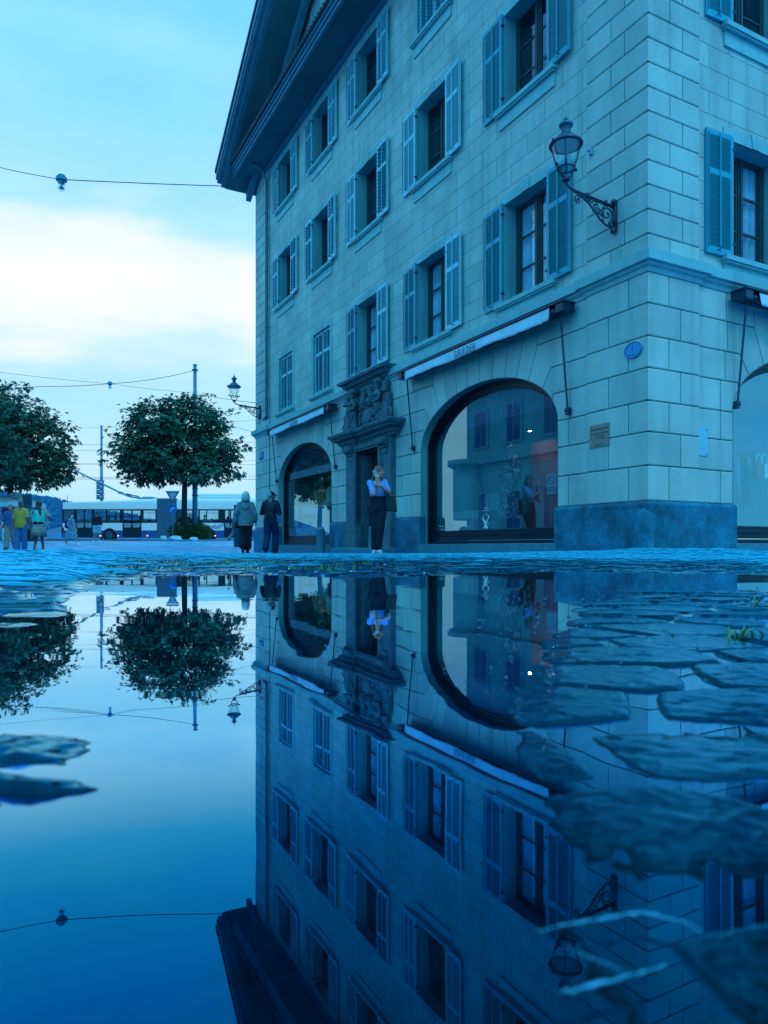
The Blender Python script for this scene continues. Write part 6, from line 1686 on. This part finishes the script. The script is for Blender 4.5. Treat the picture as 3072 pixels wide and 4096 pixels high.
    def trousers(s, ex=.012, length=1.0, top=.28, flare=0.0, taper=1.0):
        h = s.H; j = s.j; b = MB(); ch = (j['shR']+j['shL'])/2; hp = (j['hipR']+j['hipL'])/2; e = ex*h
        b.loft([(hp.lerp(ch, top), .078*h+e, .06*h+e), (hp.lerp(ch, .1), .090*h+e, .066*h+e), (hp.lerp(ch, -.1), .092*h+e, .068*h+e), (hp.lerp(ch, -.28), .06*h, .05*h)], 16)
        for q in 'RL':
            a, k, w = j['hip'+q], j['knee'+q], j['ank'+q]
            if length > .5:
                f = (length-.5)*2; b.chain([a, k, k.lerp(w, f)], [.056*h+e, (.038+flare*.6)*h+e, (.027*taper+flare)*h+e])
            else: b.chain([a, a.lerp(k, length*2)], [.056*h+e, .046*h+e])
        return b
    def shoes(s, t, m, sole=None, h_=.0):
        h = s.H
        for q in 'RL':
            b = MB(); a = s.j['ank'+q]; to = s.j['toe'+q]; bk = a+(a-to)*.12; bk.z = to.z+.004*h+max(0, (a.z-.045*h))
            b.chain([bk, a.lerp(to, .5)-Vector((0, 0, .006*h)), to], [.025*h, .024*h, .018*h])
            if h_: b.cap(a-Vector((0, 0, .02*h)), a+Vector((0, 0, h_*h)), .027*h, .026*h)
            b.build('shoe', m, t, remesh=.008, smooths=3)
def make(label, loc, rz, fig, skin='skin', hands=None, face=True):
    t = empty('person', loc, rz, label, 'person'); bd = fig.body(hands, face).build('body', M[skin], t, remesh=.0075, smooths=4)
    if face: fig.eyes(t, bd)
    return t
def hair_cap(fig, t, m, back=1.0, top=1.0, r=1.0):
    h = fig.H; c = fig.j['head']; Rm = fig.headrot; b = MB()
    b.ell(c+Rm @ Vector((0, .016*h, .020*h)), (.051*h*r, .058*h*r, .056*h*r*top), Rm); b.ell(c+Rm @ Vector((0, .03*h, -.008*h*back)), (.049*h*r, .042*h*r, .05*h*back), Rm)
    return b
def fpos(px, py, D):
    p = at(px, 2184, D); p.z = ground_z(p.x, p.y)+.012
    return p

# 1 woman on the phone
k = 13.5/FOC
p = fpos(1511, 2215, 13.5)
f = Fig(1.66, shR=(-.135, .0, 1.345), shL=(.125, .02, 1.36), elR=(-.085, -.20, 1.115), elL=(.21, -.13, 1.165), wrR=(-.035, -.17, 1.34), wrL=(.05, -.24, 1.27), hipR=(-.09, .0, .87), hipL=(.075, 0, .88), kneeR=(-.05, -.06, .47), kneeL=(.045, -.08, .48),
        ankR=(-.055, .05, .085), ankL=(.0, -.04, .08), toeR=(-.085, -.08, .025), toeL=(.065, -.17, .025), neck=(.0, .0, 1.42), head=(.035, -.025, 1.55))
f.headrot = Matrix.Rotation(R(52), 3, 'Z') @ Matrix.Rotation(R(4), 3, 'X')
t = make('woman in a light blue blouse talking on her phone by the doorway', p, .03, f, 'skin', {'R': ((.12, -.1, .6), (.5, .8, 0), .9), 'L': ((-.75, .0, .16), (.1, .9, .2), 1.3)})
b = MB(); hp = (f.j['hipR']+f.j['hipL'])/2; ch = (f.j['shR']+f.j['shL'])/2
b.loft([(hp.lerp(ch, .36), .125, .096), (hp.lerp(ch, .46), .140, .110), (hp.lerp(ch, .68), .160, .125), (hp.lerp(ch, .9), .155, .10), (hp.lerp(ch, 1.04), .085, .075)], 18)
for q in 'RL': b.chain([f.j['sh'+q], f.j['sh'+q].lerp(f.j['el'+q], .5), f.j['sh'+q].lerp(f.j['el'+q], .9)], [.062, .060, .052])
b.ell(f.j['shR']+Vector((-.012, 0, -.01)), (.066, .066, .072)); b.ell(f.j['shL']+Vector((.012, 0, -.01)), (.066, .066, .072))
for q in 'RL': b.ell(f.j['sh'+q].lerp(f.j['el'+q], .55), .056)
b.build('blouse', cloth('light_blue_blouse', (.10, .33, .85), .7), t, remesh=.009, smooths=5)
M['blackcloth'] = cloth('black_cloth', (.006, .010, .02)); M['navycloth'] = cloth('navy_cloth', (.012, .022, .06))
f.trousers(.010, .93, .46, .0, 1.25).build('trousers', M['blackcloth'], t, remesh=.009, smooths=4)
M['blond'] = mat('blond_hair', (.13, .095, .065), .5, var=.3, scale=30, bump=.004, bscale=60); M['brownhair'] = mat('brown_hair', (.035, .035, .05), .5, var=.4, scale=30, bump=.006, bscale=50)
b = hair_cap(f, t, 0, 1.0, 1.0, 1.03); Rm = f.headrot; c = f.j['head']
for (x, y, z, x2, z2, r1, r2) in ((-.06, .04, .0, -.15, -.27, .045, .022), (-.07, .06, -.03, -.12, -.28, .05, .02), (-.03, .075, -.03, -.07, -.24, .05, .02), (.03, .07, -.05, .02, -.2, .04, .02), (-.085, .0, -.02, -.17, -.24, .032, .014)):
    b.chain([c+Vector((x, y, z)), c+Vector(((x+x2)/2, y+.01, (z+z2)/2+.02)), c+Vector((x2, y-.0, z2))], [r1, (r1+r2)/2, r2])
b.build('hair', M['blond'], t, remesh=.008, smooths=3)
f.shoes(t, mat('pale_flats', (.32, .48, .72), .5))
b = MB(); b.ell(f.j['toeL']+Vector((-.015, .03, .035)), (.03, .015, .012)); b.ell(f.j['toeR']+Vector((.01, .03, .035)), (.03, .015, .012)); b.build('shoe_bow', M['white'], t)
ph = empty('mobile_phone', p+Vector((-.04, -.19, 1.50)), .5, 'pale mobile phone held to the ear of the woman in the blue blouse', 'phone')
ph.rotation_euler = (R(-12), R(-28), R(20))
b = MB(); b.box(-.037, .037, -.005, .005, -.075, .075); b.build('case', mat('phone_rose', (.36, .32, .40), .35), ph, bevel=.006)
b = MB(); b.box(-.030, .002, -.008, -.0051, .03, .068); o = b.build('camera_plate', M['grey'], ph, bevel=.002)
for x, z in ((-.022, .059), (-.022, .040), (-.006, .05)): b = MB(); b.cyl((x, -.010, z), (x, -.0078, z), .007); b.build('lens', M['black'], o)
hb = empty('shoulder_bag', p+Vector((.235, .02, .80)), .1, 'black leather shoulder bag hanging at the hip of the woman in blue', 'handbag')
b = MB(); b.prism([(-.12, -.05, .02), (.13, -.05, .0), (.10, -.04, .32), (-.09, -.04, .34)], (0, .1, 0)); b.build('bag', mat('black_leather', (.012, .014, .02), .35), hb, bevel=.02)
b = MB(); b.tube([(-.07, 0, .32), (-.085, -.0, .48), (-.09, .0, .60), (-.05, .04, .57), (.0, .06, .45), (.07, .03, .3)], .010, 6); b.build('strap', M['blackcloth'], hb)

# 2 man in a cap, walking away past the corner
p = fpos(1083, 2212, 20.0)
f = Fig(1.76, elR=(-.24, -.02, 1.12), elL=(.27, -.06, 1.14), wrR=(-.16, -.22, 1.10), wrL=(.20, -.28, 1.18), kneeR=(-.10, -.14, .52), kneeL=(.09, .02, .50), ankR=(-.09, -.12, .09), ankL=(.08, .26, .15), toeR=(-.10, -.27, .03), toeL=(.09, .16, .04), head=(.0, -.07, 1.63), neck=(0, -.03, 1.49))
f.headrot = Matrix.Rotation(R(-62), 3, 'Z') @ Matrix.Rotation(R(12), 3, 'X')
t = make('man in a dark cap and navy jacket walking away beside the far shop window', p, math.pi-.12, f, 'skin2')
f.shirt(.013, 1.9, -.10, .004, .010).build('jacket', mat('navy_rain_jacket', (.006, .016, .035), .5, var=.3, scale=5, bump=.02, bscale=9), t, remesh=.011, smooths=4)
f.trousers(.014, 1.0, .15, .006, 1.2).build('trousers', cloth('blue_jeans_dark', (.012, .035, .11)), t, remesh=.010, smooths=4); f.shoes(t, M['black'])
b = hair_cap(f, t, 0, .9, .8, .97); b.build('hair', M['grey'], t, remesh=.008)
c = f.j['head']; Rm = f.headrot; b = MB(); b.ell(c+Rm @ Vector((0, .012, .045)), (.088, .102, .075), Rm); b.ell(c+Rm @ Vector((0, -.11, .042)), (.065, .07, .014), Rm); b.build('cap', M['navycloth'], t, remesh=.008, smooths=3)
tb = empty('tote_bag', p+Vector((.21, -.02, .86)), .2, 'blue patterned tote bag under the arm of the man in the cap', 'bag')
b = MB(); b.prism([(-.15, -.04, .03), (.07, -.04, 0), (.12, -.04, .08), (-.02, -.03, .48), (-.09, -.03, .50)], (0, .09, 0)); b.build('bag', pattern('tote_print', (.08, .28, .55), (.02, .08, .22), 60, .5), tb, bevel=.015)
b = MB(); b.tube([(-.05, 0, .47), (-.08, -.0, .58), (-.13, .02, .62), (-.1, .05, .5)], .012, 6); b.build('handle', M['enamel2'], tb)

# 3 grey haired woman walking away
p = fpos(983, 2216, 19.3)
f = Fig(1.66, elR=(-.25, .03, 1.06), elL=(.27, .04, 1.06), wrR=(-.26, -.06, .86), wrL=(.30, -.0, .82), kneeR=(-.05, -.05, .47), kneeL=(.08, .0, .48), ankR=(-.03, -.08, .08), ankL=(.06, .12, .13), toeR=(-.035, -.23, .03), toeL=(.065, .02, .03))
t = make('grey haired woman in a hooded grey jacket walking away', p, math.pi+.05, f)
b = f.shirt(.013, 1.85, -.25, .028, .012); b.loft([((0, .085, 1.36), .12, .05), ((0, .12, 1.24), .10, .04), ((0, .11, 1.12), .03, .02)], 12); b.ell((0, .05, 1.43), (.11, .09, .06))
b.build('jacket', mat('grey_linen_jacket', (.085, .21, .26), .85, var=.25, scale=9, bump=.012, bscale=18), t, remesh=.011, smooths=4)
b = f.trousers(.014, .86, .1, .018, 1.4); b.build('trousers', M['blackcloth'], t, remesh=.011, smooths=4); f.shoes(t, M['black'], h_=.02)
b = hair_cap(f, t, 0, 1.35, 1.02, 1.2); c = f.j['head']
for q in (-1, 1): b.chain([c+Vector((q*.07, .03, .0)), c+Vector((q*.085, .04, -.11))], [.045, .035])
b.build('hair', mat('silver_hair', (.38, .58, .66), .5, var=.2, scale=30, bump=.004, bscale=60), t, remesh=.008, smooths=3)
hb = empty('hand_bag', p+Vector((-.28, .06, .68)), .2, 'small black bag in the left hand of the grey haired woman', 'handbag')
b = MB(); b.prism([(-.08, -.04, 0), (.08, -.04, 0), (.07, -.04, .13), (-.07, -.04, .13)], (0, .08, 0)); b.build('bag', M['blackcloth'], hb, bevel=.02); b = MB(); b.tube([(.05*math.cos(i*math.pi/8), 0, .12+.06*math.sin(i*math.pi/8)) for i in range(9)], .008, 6); b.build('handle', M['blackcloth'], hb)

# 4 man in a yellow tee from behind
p = fpos(84, 2213, 24.0)
f = Fig(1.76, elR=(-.25, .02, 1.10), elL=(.25, -.02, 1.10), wrR=(-.26, -.12, .86), wrL=(.29, .0, .84), kneeR=(-.09, -.03, .5), kneeL=(.1, .02, .5), ankR=(-.075, -.09, .08), ankL=(.10, .06, .085), toeR=(-.09, -.24, .03), toeL=(.12, -.10, .03))
t = make('man in a yellow tee shirt and jeans walking away at the left', p, math.pi, f, 'skin2')
f.shirt(.012, .78, -.16, .008, .014).build('tee_shirt', cloth('mustard_tee', (.42, .40, .07), .9), t, remesh=.011, smooths=4)
f.trousers(.010, 1.0, .1, .008, 1.35).build('jeans', cloth('blue_jeans', (.035, .16, .42)), t, remesh=.010, smooths=4); f.shoes(t, M['navycloth'])
hair_cap(f, t, 0, 1.0, .95, .98).build('hair', mat('short_grey_hair', (.09, .13, .17), .7, bump=.004, bscale=60), t, remesh=.008, smooths=2)

# 5 woman with an aqua cloth over her shoulders, from behind
p = fpos(156, 2213, 23.2)
f = Fig(1.68, elR=(-.34, .02, 1.18), elL=(.33, .03, 1.16), wrR=(-.235, -.06, 1.36), wrL=(.24, -.05, 1.38), kneeR=(-.09, -.03, .48), kneeL=(.10, -.02, .48), ankR=(-.09, -.11, .08), ankL=(.11, .10, .09), toeR=(-.15, -.22, .03), toeL=(.12, -.05, .03))
t = make('long haired woman with an aqua cloth over her back and a patterned skirt', p, math.pi, f, 'skin2')
b = f.shirt(.012, .9, .2, 0, .004); M['print'] = pattern('leaf_print_cotton', (.05, .16, .20), (.26, .40, .40), 26, .5)
for q in 'RL': b.chain([f.j['sh'+q], f.j['el'+q], f.j['el'+q].lerp(f.j['wr'+q], .35)], [.075, .07, .06])
b.build('top', M['print'], t, remesh=.010, smooths=3)
b = MB(); b.loft([((0, 0, 1.04), .155, .125), ((0, 0, .92), .19, .16), ((0, .01, .75), .22, .19), ((0, .02, .52), .265, .22)], 30, True)
b.v = [(x*(1+.05*math.sin(9*math.atan2(y, x))*max(0, 1.0-z)*1.5), y*(1+.05*math.sin(9*math.atan2(y, x))*max(0, 1-z)*1.5), z) for x, y, z in b.v]; b.build('skirt', M['print'], t, smooth=True)
b = hair_cap(f, t, 0, 1.3, 1.0, 1.12); rng = random.Random(4)
for i in range(26):
    a = rng.uniform(-.1, .1); b.chain([(a*.7, .07, 1.56-abs(a)), (a*1.1+rng.gauss(0, .012), .12, 1.42), (a*1.3+rng.gauss(0, .02), .13, 1.30), (a*1.35+rng.gauss(0, .02), .13, rng.uniform(1.12, 1.2))], [.035, .032, .028, .014], 7)
b.build('hair', M['brownhair'], t, remesh=.009, smooths=1); f.shoes(t, M['white'])
b = MB(); b.loft([((0, .0, 1.03), .165, .135), ((0, .03, 1.0), .175, .17), ((0, .02, .93), .17, .15)], 20); b.build('waist_bag', M['blackcloth'], t, smooth=True)
sc_ = empty('aqua_cloth', p+Vector((0, 0, 0)), math.pi, 'bright aqua cloth held across the back of the long haired woman', 'cloth')
b = MB(); n = 20; m_ = 14; vs = []
for jn in range(m_+1):
    fz = jn/m_
    for i in range(n+1):
        fx = i/n*2-1; wd = .255+.02*math.sin(fz*5)
        x = fx*wd; y = .165-.16*abs(fx)**2.4+.012*math.sin(fx*7+fz*3)+.02*fz; z = 1.385-.40*fz-.055*abs(fx)**3*(1-fz)+.012*math.sin(fx*9)*fz
        if fz == 0: z += .0
        vs.append((x, y, z))
b.add(vs, [(jn*(n+1)+i, jn*(n+1)+i+1, (jn+1)*(n+1)+i+1, (jn+1)*(n+1)+i) for jn in range(m_) for i in range(n)])
o = b.build('cloth', cloth('aqua_towelling', (.06, .62, .60), .9), sc_, smooth=True); md = o.modifiers.new('t', 'SOLIDIFY'); md.thickness = .014
b = MB(); b.tube([(-.26, .05, 1.24), (-.275, .03, 1.1), (-.32, .02, .94)], [.02, .022, .03], 7); b.build('tail', mat('pink_ribbon', (.42, .30, .50), .8), sc_)

# 6 man in a blue tee coming towards us
p = fpos(42, 2200, 28.0)
f = Fig(1.78, elR=(-.26, .02, 1.11), elL=(.26, -.02, 1.11), wrR=(-.30, -.12, .88), wrL=(.27, -.10, .86), kneeR=(-.10, -.08, .5), kneeL=(.09, .06, .5), ankR=(-.11, -.14, .085), ankL=(.10, .22, .12), toeR=(-.14, -.30, .03), toeL=(.12, .09, .03))
f.headrot = Matrix.Rotation(R(12), 3, 'Z')
t = make('ginger haired man in a blue tee and beige trousers walking towards us', p, .15, f)
f.shirt(.012, .8, -.15, .01, .012).build('tee_shirt', cloth('blue_tee', (.03, .10, .26)), t, remesh=.011, smooths=4)
f.trousers(.018, .97, .1, .006, 1.3).build('trousers', cloth('beige_chinos', (.20, .24, .24)), t, remesh=.010, smooths=4); f.shoes(t, M['navycloth'])
hair_cap(f, t, 0, .9, 1.0, 1.0).build('hair', mat('ginger_hair', (.16, .10, .09), .6, bump=.004, bscale=60), t, remesh=.008, smooths=2)

# 7 woman with a face mask walking to the right
p = fpos(286, 2182, 36.0)
f = Fig(1.62, elR=(-.19, .10, 1.02), elL=(.20, -.05, 1.04), wrR=(-.16, -.08, .86), wrL=(.17, -.14, .84), kneeR=(-.07, -.18, .47), kneeL=(.07, .08, .46), ankR=(-.07, -.30, .09), ankL=(.07, .34, .12), toeR=(-.07, -.46, .04), toeL=(.07, .22, .03))
f.headrot = Matrix.Rotation(R(-62), 3, 'Z')
t = make('dark haired woman with a white face mask and a long patterned dress', p, R(88), f)
M['dress2'] = pattern('blue_sprig_print', (.03, .13, .26), (.20, .42, .55), 30, .56)
b = f.shirt(.014, 1.6, .1, 0, .006); b.loft([((0, 0, 1.02), .12, .10), ((0, .0, .8), .17, .2), ((0, .02, .55), .20, .30), ((0, .03, .30), .22, .37)], 22); b.build('dress', M['dress2'], t, remesh=.012, smooths=3)
b = hair_cap(f, t, 0, 1.3, 1.0, 1.08)
for i in range(12):
    a = -.09+.18*i/11; b.chain([(a*.8, .06, 1.5), (a*1.1, .08, 1.36), (a*1.1, .06, 1.2)], [.034, .03, .014], 7)
b.build('hair', M['brownhair'], t, remesh=.009, smooths=2); f.shoes(t, M['white'])
c = f.j['head']; Rm = f.headrot; b = MB(); b.ell(c+Rm @ Vector((0, -.055, -.045)), (.062, .04, .05), Rm); b.build('face_mask', M['white'], t, smooth=True)
bp_ = empty('backpack', p+Matrix.Rotation(R(88), 3, 'Z') @ Vector((0, .19, .86)), R(88), 'round black backpack on the woman with the face mask', 'backpack')
b = MB(); b.ell((0, .03, .2), (.15, .11, .22)); b.ell((0, .10, .12), (.10, .05, .11)); b.build('bag', M['blackcloth'], bp_, remesh=.012, smooths=3)
b = MB()
for q in (-1, 1): b.tube([(q*.1, -.02, .38), (q*.12, -.19, .44), (q*.12, -.29, .3), (q*.1, -.2, .08), (q*.1, -.02, .05)], .012, 6)
b.build('strap', M['blackcloth'], bp_)

# 8 man in a black jacket and pale shorts, from behind
p = fpos(388, 2167, 41.5)
f = Fig(1.78, elR=(-.25, .02, 1.12), elL=(.25, .02, 1.12), wrR=(-.17, -.16, 1.0), wrL=(.17, -.16, 1.0), kneeR=(-.09, -.04, .5), kneeL=(.12, .02, .5), ankR=(-.09, -.0, .08), ankL=(.17, .10, .10), toeR=(-.19, -.10, .03), toeL=(.2, -.05, .03))
t = make('man in a black jacket and pale shorts standing in front of the bus', p, math.pi, f, 'skin2')
f.shirt(.018, 1.85, -.05, .008, .010).build('jacket', M['blackcloth'], t, remesh=.012, smooths=4)
f.trousers(.024, .42, .1).build('shorts', cloth('pale_denim', (.17, .34, .46)), t, remesh=.011, smooths=3); f.shoes(t, M['white'])
hair_cap(f, t, 0, .8, .8, .97).build('hair', M['brownhair'], t, remesh=.009); c = f.j['head']; b = MB(); b.ell(c+Vector((0, .01, .045)), (.09, .105, .075)); b.ell(c+Vector((0, -.11, .04)), (.065, .07, .014)); b.build('cap', M['blackcloth'], t, remesh=.01, smooths=2)
b = MB(); b.box(-.02, .03, .155, .162, 1.36, 1.40); b.build('logo', mat('small_red_logo', (.4, .01, .03), .5), t)

# 9 walker almost hidden by the information pillar
p = fpos(938, 2160, 45)
f = Fig(1.74, kneeR=(-.08, -.2, .5), kneeL=(.08, .12, .48), ankR=(-.08, -.30, .09), ankL=(.08, .38, .16), toeR=(-.08, -.46, .04), toeL=(.08, .28, .06))
t = make('walker in beige trousers almost hidden behind the blue information pillar', p, R(92), f, 'skin2', None, False)
f.shirt(.02, 1.8, -.1, .01).build('jacket', M['navycloth'], t, remesh=.013, smooths=3); f.trousers(.016, 1.0, .1, .005, 1.3).build('trousers', M['bronze'] if 'bronze' in M else cloth('beige_trousers', (.18, .19, .17)), t, remesh=.013, smooths=3); f.shoes(t, M['black'])
hair_cap(f, t, 0).build('hair', M['brownhair'], t, remesh=.01)
